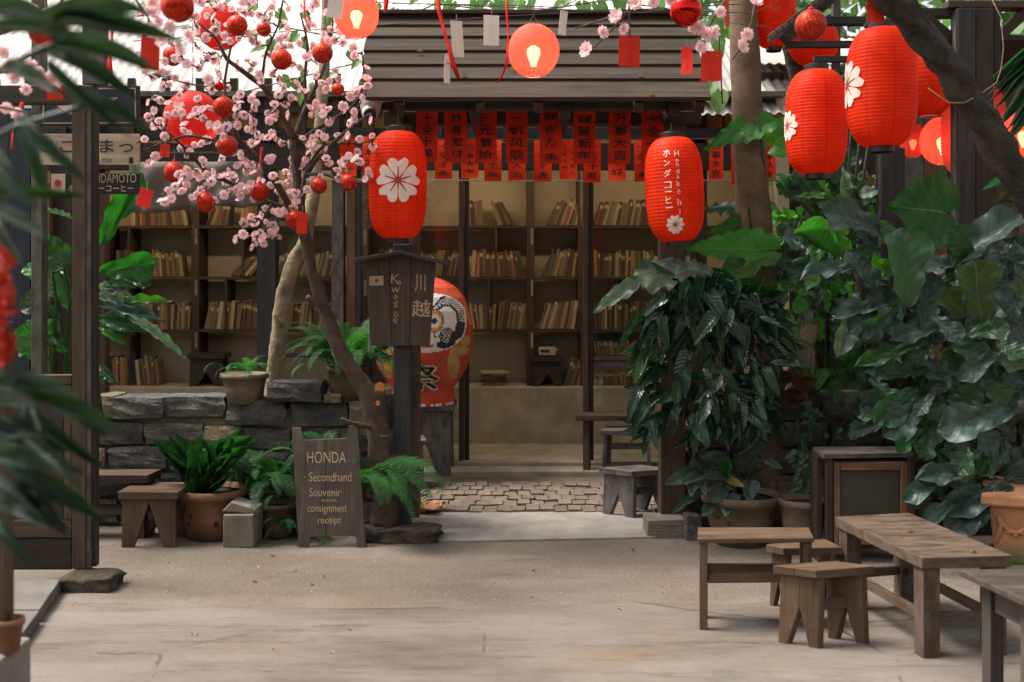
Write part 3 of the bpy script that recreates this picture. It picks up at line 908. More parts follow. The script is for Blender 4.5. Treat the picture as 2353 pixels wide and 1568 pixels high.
# books lying flat by the doorway
for k in range(6):
    mb = MB(); mb.box((bx(1135) + R.uniform(-.02, .02), 9.74, LEDZ + .012 + k * .021), (.22 + R.uniform(-.03, .02), .15, .019), Matrix.Rotation(R.uniform(-.15, .15), 3, 'Z'))
    T(mb.build('flat_book', [BOOKM[(k * 3) % 8]]), '%s book lying flat in the low pile on the ledge by the doorway' % ('lowest', 'second lowest', 'third lowest', 'third highest', 'second highest', 'topmost')[k], 'book', 'books lying flat on the ledge')
# ---------------------------------------------------------------- shop roof
eY, eZ = 8.58, P(0, 213, 8.58).z
def corr(x0, x1, y0, z0, y1, z1, mt, name, par, amp=.012, per=.09):
    n = int((x1 - x0) / per * 6)
    mb = MB()
    vs = []
    for i in range(n + 1):
        x = x0 + (x1 - x0) * i / n
        o = amp * math.sin(2 * math.pi * (x - x0) / per)
        vs += [(x, y0, z0 + o), (x, y1, z1 + o)]
    top = [(2 * i, 2 * i + 2, 2 * i + 3, 2 * i + 1) for i in range(n)]
    vs2 = [(a, b, c - .006) for a, b, c in vs]
    k = len(vs)
    mb.add(vs + vs2, top + [tuple(k + q for q in reversed(f)) for f in top] + [(2 * i, k + 2 * i, k + 2 * i + 2, 2 * i + 2) for i in range(n)])
    return mb.build(name, M[mt], par, smooth=True)
for i in range(13):
    xa = -9.6 + i * .86
    corr(xa, xa + .9, eY, eZ + (i % 2) * .006, 12.6, eZ + 2.9, 'roofsheet', 'roof_sheet', shop)
eZ2 = P(0, 262, 8.45).z
for i in range(2):
    xa = .95 + i * .80
    corr(xa, xa + .84, 8.45, eZ2 + (i % 2) * .006, 10.2, eZ2 + .95, 'greysheet', 'roof_sheet', shop, .012, .08)
beam(-5.4, .7, eY + .1, eZ - .10, .1, .06, 'greywood', 'fascia')
beam(-5.4, .7, eY + .16, eZ - .24, .12, .05, 'yellow', 'fascia')
# dark rafters and ochre struts under the left eave
for i in range(22):
    x = -5.2 + i * .27
    beam(x, x + .06, FY - .12, zl + .25, .5, .05, 'darkwood', 'strut')

# grey cloth hung along the shelf front at left
cl = MB()
n = 30
vs = []
for i in range(n + 1):
    px = lerp(296, 606, i / n)
    bot = 482 - 26 * abs(math.sin((px - 296) / 310 * 3.1)) ** .8 * 0 + (-22 if px > 560 else 0) * ((px - 560) / 46) + 8 * math.sin(px * .02 + 1)
    for j in range(9):
        py = lerp(372, bot, j / 8)
        p = P(px, py, 8.35)
        p.y += .03 * math.sin(i * 1.15) * j / 8 + .015 * math.sin(i * .5 + j)
        vs.append(p)
fs = [(i * 9 + j, i * 9 + j + 1, (i + 1) * 9 + j + 1, (i + 1) * 9 + j) for i in range(n) for j in range(8)]
cl.add(vs, fs)
o = cl.build('hanging_cloth', M['cloth'], smooth=True)
s = o.modifiers.new('thick', 'SOLIDIFY'); s.thickness = .004
T(o, 'plain grey cloth valance hanging in front of the left bookshelves', 'cloth')

# ---------------------------------------------------------------- gate
GY = 6.62
gate = E('wooden_gate', 'timber gateway with a boarded gable roof between two posts', 'gate', (0.2, GY, 0))
lips = [38, 61, 87, 120, 152, 185, 228]
RY, RZ = 6.70, P(0, 36, 6.70).z
EY, EZ = 6.10, P(0, 228, 6.10).z
def slope(py):                                    # where the sight line at this height meets the roof slope
    lo, hi = 0.0, 1.0
    for _ in range(40):
        t = (lo + hi) / 2
        y, z = lerp(RY, EY, t), lerp(RZ, EZ, t)
        if Y0 - (z - HH) / y * F < py: lo = t
        else: hi = t
    return t
ts = [slope(p) for p in lips]
gx0, gx1 = -.88, 1.125
for i in range(len(ts) - 1):
    a, b = ts[i], ts[i + 1]
    pa = Vector((0, lerp(RY, EY, a), lerp(RZ, EZ, a)))
    pb = Vector((0, lerp(RY, EY, b), lerp(RZ, EZ, b)))
    d = (pb - pa).normalized()
    nrm = Vector((0, d.z, -d.y))
    if nrm.z < 0: nrm = -nrm
    th = .018 if i < 5 else .028
    lo = pb + nrm * .015
    hi = pa - d * .02 - nrm * .004
    e0 = R.uniform(-.012, .012); e1 = R.uniform(-.012, .012)
    for sgn in ((1, -1) if i < 3 else (1,)):      # long front slope, short back slope
        f = lambda p: Vector((p.x, p.y if sgn > 0 else 2 * RY - p.y, p.z))
        vs = []
        for x in (gx0 + e0, gx1 + e1):
            vs += [f(Vector((x, hi.y, hi.z))), f(Vector((x, lo.y, lo.z))), f(Vector((x, lo.y, lo.z)) - nrm * th), f(Vector((x, hi.y, hi.z)) - nrm * th)]
        mb = MB()
        mb.add(vs, [(0, 1, 2, 3), (7, 6, 5, 4), (0, 4, 5, 1), (1, 5, 6, 2), (2, 6, 7, 3), (3, 7, 4, 0)], (1, 0, 0))
        mb.build('plank', M['roofwood'], gate, bevel=.003)
mb = MB(); mb.box(((gx0 + gx1) / 2, RY, RZ + .012), (gx1 - gx0 + .02, .12, .025)); mb.build('ridge_board', M['roofwood'], gate, bevel=.004)
for x in (gx0 + .24, gx0 + .7, .15, .72, gx1 - .06):
    for sgn in (1,):
        a = Vector((x, RY, RZ - .06)); b = Vector((x, RY + (EY + .03 - RY) * sgn, EZ - .05))
        mb = MB(); mb.bar(a, b, .05, .06); mb.build('rafter', M['darkwood'], gate)
def gbeam(pxa, pxb, pya, pyb, y, dp, mt='darkwood', name='beam'):
    a, b = P(pxa, pya, y), P(pxb, pyb, y)
    mb = MB(); mb.box(((a.x + b.x) / 2, y + dp / 2, (a.z + b.z) / 2), (b.x - a.x, dp, a.z - b.z)); return mb.build(name, M[mt], gate, bevel=.005)
gbeam(880, 1612, 256, 285, GY - .02, .12)
gbeam(868, 1612, 233, 252, GY - .28, .07, 'slate')
gbeam(868, 1612, 233, 252, GY + .40, .07, 'slate')
gbeam(944, 964, 285, 1190, GY - .01, .1, 'postwood', 'post')
gbeam(1518, 1576, 285, 1195, GY, .13, 'postwood', 'post')
for px in (905, 1548, 1300, 1090):
    a = P(px, 243, GY - .35); mb = MB(); mb.box((a.x, GY + .03, a.z - .03), (.06, .8, .07)); mb.build('bracket_beam', M['darkwood'], gate, bevel=.004)
# stone plinth at left, hollow brick plinth at right
def stonemesh(c, sx, sy, sz, seed, rough=.16, n=4, round_=.5, flat=0):
    mb = MB()
    vs, fs, idx = [], [], {}
    def vid(i, j, k):
        key = (i, j, k)
        if key not in idx:
            p = Vector((2 * i / n - 1, 2 * j / n - 1, 2 * k / n - 1))
            q = p.copy()
            m = (abs(p.x) ** 4 + abs(p.y) ** 4 + abs(p.z) ** 4) ** .25
            q = p / m
            q = p.lerp(q, round_)
            d = noise.noise_vector(p * 1.3 + Vector((seed * 3.7, seed, seed * 1.9)))
            d2 = noise.noise_vector(p * 3.1 + Vector((seed, seed * 5.1, 2)))
            q = q + d * rough + d2 * rough * .45
            idx[key] = len(vs)
            vs.append(Vector(c) + Vector((q.x * sx / 2, q.y * sy / 2, q.z * sz / 2)))
        return idx[key]
    for a in range(n):
        for b in range(n):
            for side in (0, n):
                q = [(side, a, b), (side, a + 1, b), (side, a + 1, b + 1), (side, a, b + 1)]
                for perm in range(3):
                    f = [tuple(t[(u - perm) % 3] for u in range(3)) for t in q]
                    ids = [vid(*t) for t in f]
                    fs.append(ids if side else ids[::-1])
    mb.add(vs, fs)
    return mb
o = stonemesh(G(945, 1228, .03), .36, .24, .10, 3, .28, 7).build('plinth', M['footing'], gate, smooth=True)
c = G(1532, 1238, .0)
mb = MB(); mb.box((c.x, 6.56, .055), (.23, .22, .11), jit=.006)
pl = mb.build('plinth', M['concrete'], gate, bevel=.006)
for k in range(4):
    mb = MB(); mb.box((c.x, 6.449, .03 + k * .018), (.21, .006, .006), jit=.001); mb.build('groove_ridge', M['mortar'], pl)
mb = MB(); mb.tube([P(905, 1000, 6.44), P(880, 1003, 6.36), P(857, 996, 6.42), P(862, 990, 6.5), P(905, 992, 6.52)], .003, 5)
T(mb.build('tie_wire', M['steel'], smooth=True), 'thin wire tying the blossom tree trunk to the sign post', 'wire')
mb = MB(); mb.tube([P(875, 898, 6.40), P(895, 893, 6.42), P(908, 884, 6.48)], .0025, 5)
T(mb.build('tie_wire', M['steel'], smooth=True), 'short upper wire between the sawn stub and the sign post', 'wire')
# ---------------------------------------------------------------- paper lanterns
def flower_patch(put, r, rot=0.0, notch=.16):
    """five notched petals and the red stamens, as flat print laid on a surface by put(u, z, lift)"""
    a, b = MB(), MB()
    for k in range(5):
        th = math.pi / 2 + rot + k * 2 * math.pi / 5
        ca, sa = math.cos(th), math.sin(th)
        vs, fs = [], []
        ni, nj = 12, 8
        for i in range(ni + 1):
            t = i / ni
            w = smooth([(0, .06), (.35, .24), (.6, .40), (.82, .47), (.94, .42), (1, .30)], t)
            for j in range(nj + 1):
                q = -1 + 2 * j / nj
                rr = t * (1 - (notch * (1 - abs(q)) ** 1.4 * t ** 5) + .02 * math.sin(k * 3 + q * 4)) * r
                ww = w * q * r
                vs.append(put(rr * ca - ww * sa, rr * sa + ww * ca, .0042))
        fs = [(i * (nj + 1) + j, i * (nj + 1) + j + 1, (i + 1) * (nj + 1) + j + 1, (i + 1) * (nj + 1) + j) for i in range(ni) for j in range(nj)]
        a.add(vs, fs)
        for dth, L in ((0, .62), (.63, .42)):
            c2, s2 = math.cos(th + dth), math.sin(th + dth)
            vs = []
            for i in range(5):
                t = .06 + (L - .06) * i / 4
                w = (.045 - .028 * i / 4)
                for q in (-1, 1):
                    vs.append(put((t * c2 - q * w * s2) * r, (t * s2 + q * w * c2) * r, .0056))
            b.add(vs, [(2 * i, 2 * i + 1, 2 * i + 3, 2 * i + 2) for i in range(4)])
    vs = [put(0, 0, .0058)] + [put(.13 * r * math.cos(i * .628), .13 * r * math.sin(i * .628), .0058) for i in range(10)]
    b.add(vs, [(0, 1 + i, 1 + (i + 1) % 10) for i in range(10)])
    return a, b
def lantern(cx, yt, yb, hw, d, label, kind='oval', mt='red', lit=0, tilt=0, n=30, ring=.40, prints=None, hang=60, power=0, seg=44):
    Hh, Rr = S(yb - yt, d), S(hw, d)
    base = P(cx, yb, d)
    root = E('paper_lantern', label, 'lantern', base, 'red paper lanterns')
    def rad(t):
        s = abs(2 * t - 1)
        if kind == 'oval': return Rr * (ring + (1 - ring) * max(0, 1 - s ** 3.6) ** .58)
        return Rr * math.sqrt(max(.0, 1 - (.955 * s) ** 2))
    pr = []
    for i in range(n):
        for j in (0, .35, .65):
            t = (i + j) / n
            r = rad(t)
            pr.append((r * (.978 if j == 0 else 1.0), t * Hh))
    pr.append((rad(1) * .98, Hh))
    sh = MB()
    # hand-made shades are never quite true: a slow lean and swell
    sh.lathe(pr, (0, 0, 0), seg)
    sd = R.random() * 9
    for p in sh.v:
        q = noise.noise(Vector((p.x * 4 + sd, p.y * 4, p.z * 3)))
        p.x *= 1 + .02 * q; p.y *= 1 + .02 * q
    sh.f = sh.f[:-2]; sh.uv = sh.uv[:-2]; sh.m = sh.m[:-2]      # open at both rings
    so = sh.build('paper_shade', M[mt], root, smooth=True, local=True)
    rb, rt = rad(0), rad(1)
    if kind == 'oval':
        for nm, z0, z1, r0 in (('ring', -.03 * Rr / .17, .004, rb * .86), ('ring', Hh - .004, Hh + .03 * Rr / .17, rt * .96)):
            mb = MB()
            mb.lathe([(r0, z0), (r0 * 1.03, z0 + .002), (r0 * 1.03, z1 - .002), (r0, z1), (r0 * .9, z1), (r0 * .9, z0), (r0, z0)], (0, 0, 0), 32)
            mb.f = mb.f[:-2]; mb.uv = mb.uv[:-2]; mb.m = mb.m[:-2]
            mb.build(nm, M['black'], root, smooth=False, local=True)
    else:
        for z0, r0 in ((0, rb), (Hh, rt)):
            mb = MB()
            mb.tube([(r0 * math.cos(a * .393), r0 * math.sin(a * .393), z0) for a in range(17)], .0035, 5)
            mb.build('ring', M['wire' if z0 else 'card'], root, smooth=True, local=True)
    hz = S(hang, d)
    mb = MB()
    mb.tube([(-rt * .8, 0, Hh), (0, .0, Hh + .05), (rt * .8, 0, Hh)], .002, 5)
    mb.tube([(0, 0, Hh + .048), (.004, 0, Hh + hz * .5), (0, 0, Hh + hz)], .0025, 5)
    mb.build('hanger', M['wire'], root, local=True)
    if lit:
        z = Hh * .33
        mb = MB()
        k = Rr / .17
        mb.lathe([(.001, z - .05 * k), (.018 * k, z - .048 * k), (.02 * k, z - .03 * k), (.034 * k, z + .005 * k), (.046 * k, z + .04 * k), (.042 * k, z + .07 * k), (.02 * k, z + .088 * k), (.001, z + .09 * k)], (0, 0, 0), 16)
        mb.build('bulb', glow('lit_bulb', (1, .72, .36), lit), root, smooth=True, local=True)
        mb = MB(); mb.tube([(0, 0, z - .05 * k), (0, 0, -.002)], .012, 8); mb.build('socket', M['white'], root, local=True)
        if power:
            pl = bpy.data.lights.new('bulb_light', 'POINT'); pl.energy = power; pl.color = (1, .62, .3); pl.shadow_soft_size = .05
            po = bpy.data.objects.new('bulb_light', pl); C.objects.link(po); po.parent = root; po.location = (0, 0, z + .12 * k)
    for pn in (prints or []):
        kindp, u0, z0, size = pn[:4]
        def put(u, z, lift, u0=u0, z0=z0):
            t = min(.99, max(.01, (z0 + z) / Hh))
            r = rad(t) + lift
            a = -math.pi / 2 + math.atan2(CX - cx, F) * -0 + (u0 + u) / Rr
            return Vector((r * math.cos(a), r * math.sin(a), z0 + z))
        if kindp == 'flower':
            a, b = flower_patch(put, size)
            a.build('flower_print', M['white_print'], so, local=True, smooth=True)
            b.build('stamen_print', M['stamen'], so, local=True)
        else:
            mb = MB()
            letters(mb, kindp, (0, 0, 0), w=pn[4] if len(pn) > 4 else None, h=size, fn=lambda x, y: put(x, y, .0048))
            mb.build('lettering', M['white_print'], so, local=True)
    root.rotation_euler = (0, tilt, R.uniform(-.03, .03))
    return root
s_ = lambda px, d: S(px, d)
d1 = 6.10
lantern(914, 303, 548, 67, d1, 'tall red paper lantern with one big white blossom, hung above the house shaped signboard', n=30,
        prints=[('flower', s_(8, d1), s_(548 - 420, d1), s_(50, d1))], hang=46)
d2 = 6.06
hz = lambda y: s_(555 - y, d2)
pr = []
col1 = [('ホ', 366), ('ン', 393), ('ダ', 425), ('コ', 452), ('ニ', 0), ('ヒ', 482)]
for ch, y, h in (('ホ', 352, 17), ('ン', 375, 13), ('ダ', 398, 17), ('コ', 424, 16), ('ヒ', 458, 15)):
    pr.append((ch, s_(-24, d2), hz(y + 5), s_(h, d2)))
for y in (441, 477):
    pr.append(('一', s_(-24, d2), hz(y + 3), s_(2.6, d2), s_(16, d2)))
for ch, y, h in (('H', 358, 12), ('o', 374, 7), ('n', 384, 7), ('d', 398, 11), ('a', 411, 7), ('k', 426, 12), ('ō', 444, 10), ('h', 467, 14), ('ī', 489, 11)):
    pr.append((ch, s_(-1, d2), hz(y + 2), s_(h, d2)))
pr.append(('flower', s_(-13, d2), hz(519), s_(21, d2)))
lantern(1556, 317, 555, 67, d2, 'tilted red paper lantern lettered down its side in white, above the heart shaped leaf', tilt=-.055, n=30, prints=pr, hang=34)
d3 = 5.9
lantern(1876, 162, 400, 70, d3, 'red lantern on a short black bracket right of the tree trunk', n=32, prints=[('flower', s_(-98, d3), s_(108, d3), s_(34, d3))], hang=14)
d4 = 5.3
lantern(2026, 66, 337, 79, d4, 'largest dark red lantern, hanging beside the thick slanting branch', n=32, prints=[('flower', s_(-119, d4), s_(140, d4), s_(52, d4))], hang=10)
lantern(2134, 90, 268, 62, 6.6, 'red lantern half hidden behind the slanting branch', 'round', n=18, hang=30)
lantern(1869, 42, 152, 58, 7.0, 'round red lantern hidden behind the black bars of the small tiled roof', 'round', n=16, hang=40)
lantern(1778, -110, 110, 50, 6.95, 'long red lantern close to the right side of the smooth trunk', n=28, hang=20)
lantern(2098, 285, 362, 30, 7.6, 'small red lantern low behind the dark right-hand posts', 'round', mt='redglow', n=14, hang=60, lit=3)
lantern(2167, 270, 378, 52, 7.4, 'glowing orange round lantern left of the dark pavilion post', 'round', mt='redglow', n=16, hang=80, lit=12, power=.3)
lantern(2237, 195, 405, 70, 7.0, 'backlit ribbed lantern with a white blossom, cut in two by the pavilion post', mt='redglow', n=28, hang=60, lit=4, prints=[('flower', s_(78, 7), s_(95, 7), s_(40, 7))])  # bulb added to imitate bright light coming from behind this lantern
lantern(2352, 257, 360, 47, 5.9, 'glowing orange lantern under the end of the slanting branch', 'round', mt='redglow', n=16, hang=80, lit=12, power=.3)
lantern(505, 12, 113, 52, 6.9, 'round red lantern high behind the blossom, beside two glitter balls', 'round', mt='pinkred', n=16, hang=40)
lantern(442, 212, 336, 65, 6.9, 'round pinkish lantern deep among the blossom branches', 'round', mt='pinkred', n=18, hang=160)
d5 = 5.6
lantern(819, -22, 87, 51, d5, 'lit round lantern at the top left corner of the gate roof', 'round', mt='redglow', n=18, hang=30, lit=15, power=.8)
lantern(1226, 58, 176, 59, d5, 'lit round lantern hanging in front of the middle of the gate roof', 'round', mt='redglow', n=18, hang=60, lit=15, power=.8)

# ---------------------------------------------------------------- calligraphy banners
def banner(xa, xb, ya, yb, d, text, label, grp, cols=None, dz=0):
    root = P((xa + xb) / 2, yb, d)
    w, h = S(xb - xa, d), S(yb - ya, d)
    n = 8
    vs = []
    cx = root.x
    bow = R.uniform(-.03, .03)
    yaw = R.uniform(-.22, .22)
    slant = R.uniform(-.006, .006)
    f = lambda x, z: Vector((cx + x * math.cos(yaw) + slant * (1 - z / h), d + x * math.sin(yaw) + bow * math.sin(z / h * 3.1) + .004 * math.sin(x * 60 + xa), root.z + z))
    for i in range(n + 1):
        for j in range(3):
            vs.append(f(-w / 2 + w * j / 2, h * i / n))
    mb = MB()
    k = len(vs)
    fr = [(i * 3 + j, i * 3 + j + 1, (i + 1) * 3 + j + 1, (i + 1) * 3 + j) for i in range(n) for j in range(2)]
    mb.add(vs, fr, (0, 0, 1))
    o = mb.build('banner', M['bannerred' if d > 7 else 'bannershaded'])
    so = o.modifiers.new('thick', 'SOLIDIFY'); so.thickness = .0012; so.offset = 1
    T(o, label, 'banner', grp)
    mb = MB()
    if cols:
        for cxo, t, z0 in cols:
            st = h * .92 / 5
            for i, ch in enumerate(t):
                letters(mb, ch, f(cxo * w, h * z0 - i * st) + Vector((0, -.004, 0)), h=st * .62, X=(math.cos(yaw), math.sin(yaw), 0), jit=.08)
    else:
        st = h * .9 / len(text)
        XV = Vector((math.cos(yaw), math.sin(yaw), 0))
        for i, ch in enumerate(text):
            c = f(R.uniform(-.004, .004), h * .95 - (i + .5) * st) + Vector((0, -.004, 0))
            if ch == '一': letters(mb, ch, c, w=w * .42, X=XV, jit=.05)
            else: letters(mb, ch, c, w=w * .62, h=st * R.uniform(.74, .86), X=XV, jit=.06)
    mb.build('lettering', M['ink'], o)
    # the string it hangs by
    return o
g1, g2 = 'large red banners under the gate beam', 'smaller red banners along the reading room eave'
FB = [(957, 1007, 252, 372, '十全十美', 'beside the blossom lantern, leftmost'), (1020, 1073, 252, 374, '恭喜发财', 'second from the blossom lantern'),
      (1092, 1142, 252, 375, '一元复始', 'third from the blossom lantern'), (1162, 1213, 253, 376, '一帆风顺', 'fourth from the blossom lantern'),
      (1239, 1290, 253, 376, '鹏程万里', 'fourth from the lettered lantern'), (1318, 1369, 253, 378, '謹賀新年', 'third from the lettered lantern'),
      (1399, 1449, 254, 377, '万事大吉', 'second from the lettered lantern'), (1474, 1525, 254, 384, '十全十美', 'beside the lettered lantern, rightmost')]
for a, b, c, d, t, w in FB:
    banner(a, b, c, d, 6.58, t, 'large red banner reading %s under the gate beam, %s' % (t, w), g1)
SB = [(780, 819, 318, 405, '十全十美', 'left of the blossom lantern beside a glitter ball'), (834, 872, 314, 408, '万事大吉', 'partly behind the left side of the blossom lantern'),
      (1000, 1040, 322, 412, '十全十美', 'behind the first gap of the large banners'), (1058, 1098, 322, 410, '万事大吉', 'behind the second gap of the large banners'),
      (1112, 1152, 322, 416, '十全十美', 'behind the third large banner'), (1169, 1209, 322, 415, '万事大吉', 'behind the fourth large banner'),
      (1227, 1268, 322, 417, '十全十美', 'behind the left edge of the fifth large banner'), (1284, 1325, 322, 413, None, 'in the gap right of the fifth large banner'),
      (1342, 1381, 323, 420, '十全十美', 'behind the right edge of the sixth large banner'), (1399, 1439, 323, 417, '新年好', 'behind the seventh large banner'),
      (1456, 1495, 323, 418, '十全十美', 'behind the eighth large banner'), (1630, 1662, 320, 413, '万事大吉', 'between the lettered lantern and the trunk'),
      (1679, 1716, 322, 425, '十全十美', 'half behind the left edge of the trunk'), (1755, 1781, 322, 415, '万事大吉', 'just right of the trunk')]
for a, b, c, d, t, w in SB:
    banner(a, b, c, d, 8.05, t or '', 'small red banner %s, %s' % ('reading ' + t if t else 'with hiragana', w), g2,
           None if t else [(-.22, 'きょうが', .84), (.24, 'しんねん', .72)])
mb = MB(); mb.tube([P(700, 312, 8.06), P(1000, 320, 8.06), P(1400, 321, 8.06), P(1800, 318, 8.06)], .004, 5)
T(mb.build('banner_cord', M['wire']), 'dark cord along the eave from which the smaller red banners hang', 'cord')  # the cord that carries the smaller banners
mb = MB(); mb.tube([P(700, 412, 8.4), P(1200, 416, 8.4), P(1800, 414, 8.4)], .006, 5)
T(mb.build('curtain_rod', M['steel']), 'thin rod across the window heads behind the small banners', 'rod')

# ---------------------------------------------------------------- security camera
cc = P(852, 235, 6.3)
root = E('security_camera', 'white dome security camera under the left end of the gate roof', 'camera', cc)
mb = MB(); k = S(26, 6.3)
mb.lathe([(k * .3, -k * 1.25), (k * .62, -k * 1.15), (k * .85, -k * .75), (k * .98, -k * .2), (k, 0), (k * .9, .0)], cc, 28); mb.build('housing', M['white'], root, smooth=True)
mb = MB(); e = cc + Vector((0, -k * .45, -k * 1.0)); mb.ball(e, k * .74, 28, 16); mb.build('eyeball', M['white'], root, smooth=True)
mb = MB()
ax = Vector((.12, -.9, -.42)).normalized()
xx = ax.cross(Vector((0, 0, 1))).normalized(); yy = xx.cross(ax)
def disc(c, r, n=24): return [c + xx * r * math.cos(6.283 * i / n) + yy * r * math.sin(6.283 * i / n) for i in range(n)]
mb.prism(disc(e + ax * k * .5, k * .56), ax * k * .22); le = mb.build('lens_cover', M['black'], root)
mb = MB(); c0 = e + ax * k * .725; q = k * .2; mb.prism([c0 + xx * a * q * 1.2 + yy * b * q for a, b in ((-1, -1), (1, -1), (1, 1), (-1, 1))], ax * .002); mb.build('lens', mat('lens_glass', (.03, .035, .045), .1, .1, 5, 0, 50, 0), le)

# ---------------------------------------------------------------- house shaped signboard on its post
def px3(pts, d): return [P(x, y, d) for x, y in pts]
sd_ = 6.40
root = E('signboard', 'house shaped brown signboard with white painted characters on a dark post', 'sign', P(924, 1205, 6.48))
a, b = P(904, 792, 6.46), P(944, 1207, 6.46)
mb = MB(); mb.box(((a.x + b.x) / 2, 6.50, (a.z + b.z) / 2 + .3), (S(40, 6.46), .07, a.z - b.z + .6)); mb.build('post', M['slate'], root, bevel=.004)
for x0, x1, x2, x3 in ((840, 893.5, 900.5, 851), (894.5, 943.5, 940, 901.5), (944.5, 1001.6, 987, 941)):
    mb = MB(); yt = lambda x: 577 + abs(x - 920) * .23 + 4
    mb.prism(px3([(x3, 794), (x2, 795), (x1, yt(x1)), (x0, yt(x0))], sd_), (0, .03, 0), (0, 0, 1)); mb.build('plank', M['sign'], root, bevel=.002)
for q in (((813, 594), (920, 576), (920, 584.5), (813, 603)), ((920, 576), (1029, 602), (1029, 611), (920, 584.5))):
    mb = MB(); mb.prism(px3(q, sd_ - .08), (0, .20, 0)); mb.build('roof_board', M['slate'], root, bevel=.002)
ty = sd_ - .0025
mb = MB()
letters(mb, '川', P(965.5, 650, ty), w=S(25, ty), h=S(40, ty), jit=.05); letters(mb, '越', P(968, 709, ty), w=S(43, ty), h=S(39, ty), jit=.05)
for ch, y, h, dx in (('K', 641, 22, -4), ('a', 650, 10, 6), ('w', 667, 12, -4), ('a', 682, 11, -3), ('g', 700, 15, -3), ('ō', 722, 14, -3), ('e', 737, 11, -4)):
    letters(mb, ch, P(912.5 + dx, y, ty), h=S(h, ty), jit=.1)
mb.build('lettering', M['chalk'], root)
mb = MB(); mb.prism(px3([(849, 635), (881, 634), (881, 656), (849, 657)], ty), (0, .001, 0)); fl = mb.build('flag', M['chalk'], root)
mb = MB(); mb.prism([P(865.5 + 4.3 * math.cos(i * .39), 645.5 + 4.3 * math.sin(i * .39), ty - .002) for i in range(16)], (0, .001, 0)); mb.build('red_disc', M['stamen'], fl)

# ---------------------------------------------------------------- menu board
root = E('menu_board', 'brown wooden standing menu board with hand painted lettering among the ferns', 'sign', G(762, 1259))
dt, db = 6.36, 6.22
def mbp(x, y):
    t = (y - 979) / (1260 - 979)
    return P(x, y, lerp(dt, db, t))
lines = [[(671, 984), (691, 983), (700, 1012), (746, 1010), (748, 1233), (714, 1234), (708, 1260), (686, 1260)],
         [(747, 1010), (796, 1008), (802, 979), (822, 979), (841, 1258), (821, 1258), (817, 1232), (749, 1233)]]
for q in lines:
    mb = MB(); mb.prism([mbp(x, y) for x, y in q[::-1]], (0, .022, 0), (0, 0, 1)); mb.build('board', M['menu'], root, bevel=.002)
mb = MB()
for xa, xb in ((690, 706), (806, 822)):
    mb = MB(); mb.bar(P(xa + 8, 1010, 6.40), P(xa + 8, 1238, 6.52), .03, .03); mb.build('rear_leg', M['menu'], root)
mb = MB()
def ml(s, x, y, w, h):
    c = mbp(x, y) + Vector((0, -.004, 0))
    Z = (mbp(x, y - 10) - mbp(x, y + 10)).normalized()
    letters(mb, s, c, w=S(w, 6.28), h=S(h, 6.28), Z=Z)
ml('HONDA', 751, 1051, 90, 26); ml('· Secondhand', 754, 1096, 108, 20); ml('· Souvenir', 742, 1131, 82, 19); ml('****', 756, 1150, 36, 7); ml('consignment', 752, 1171, 90, 22); ml('receipt', 757, 1198, 52, 20)
mb.build('lettering', M['chalk'], root)

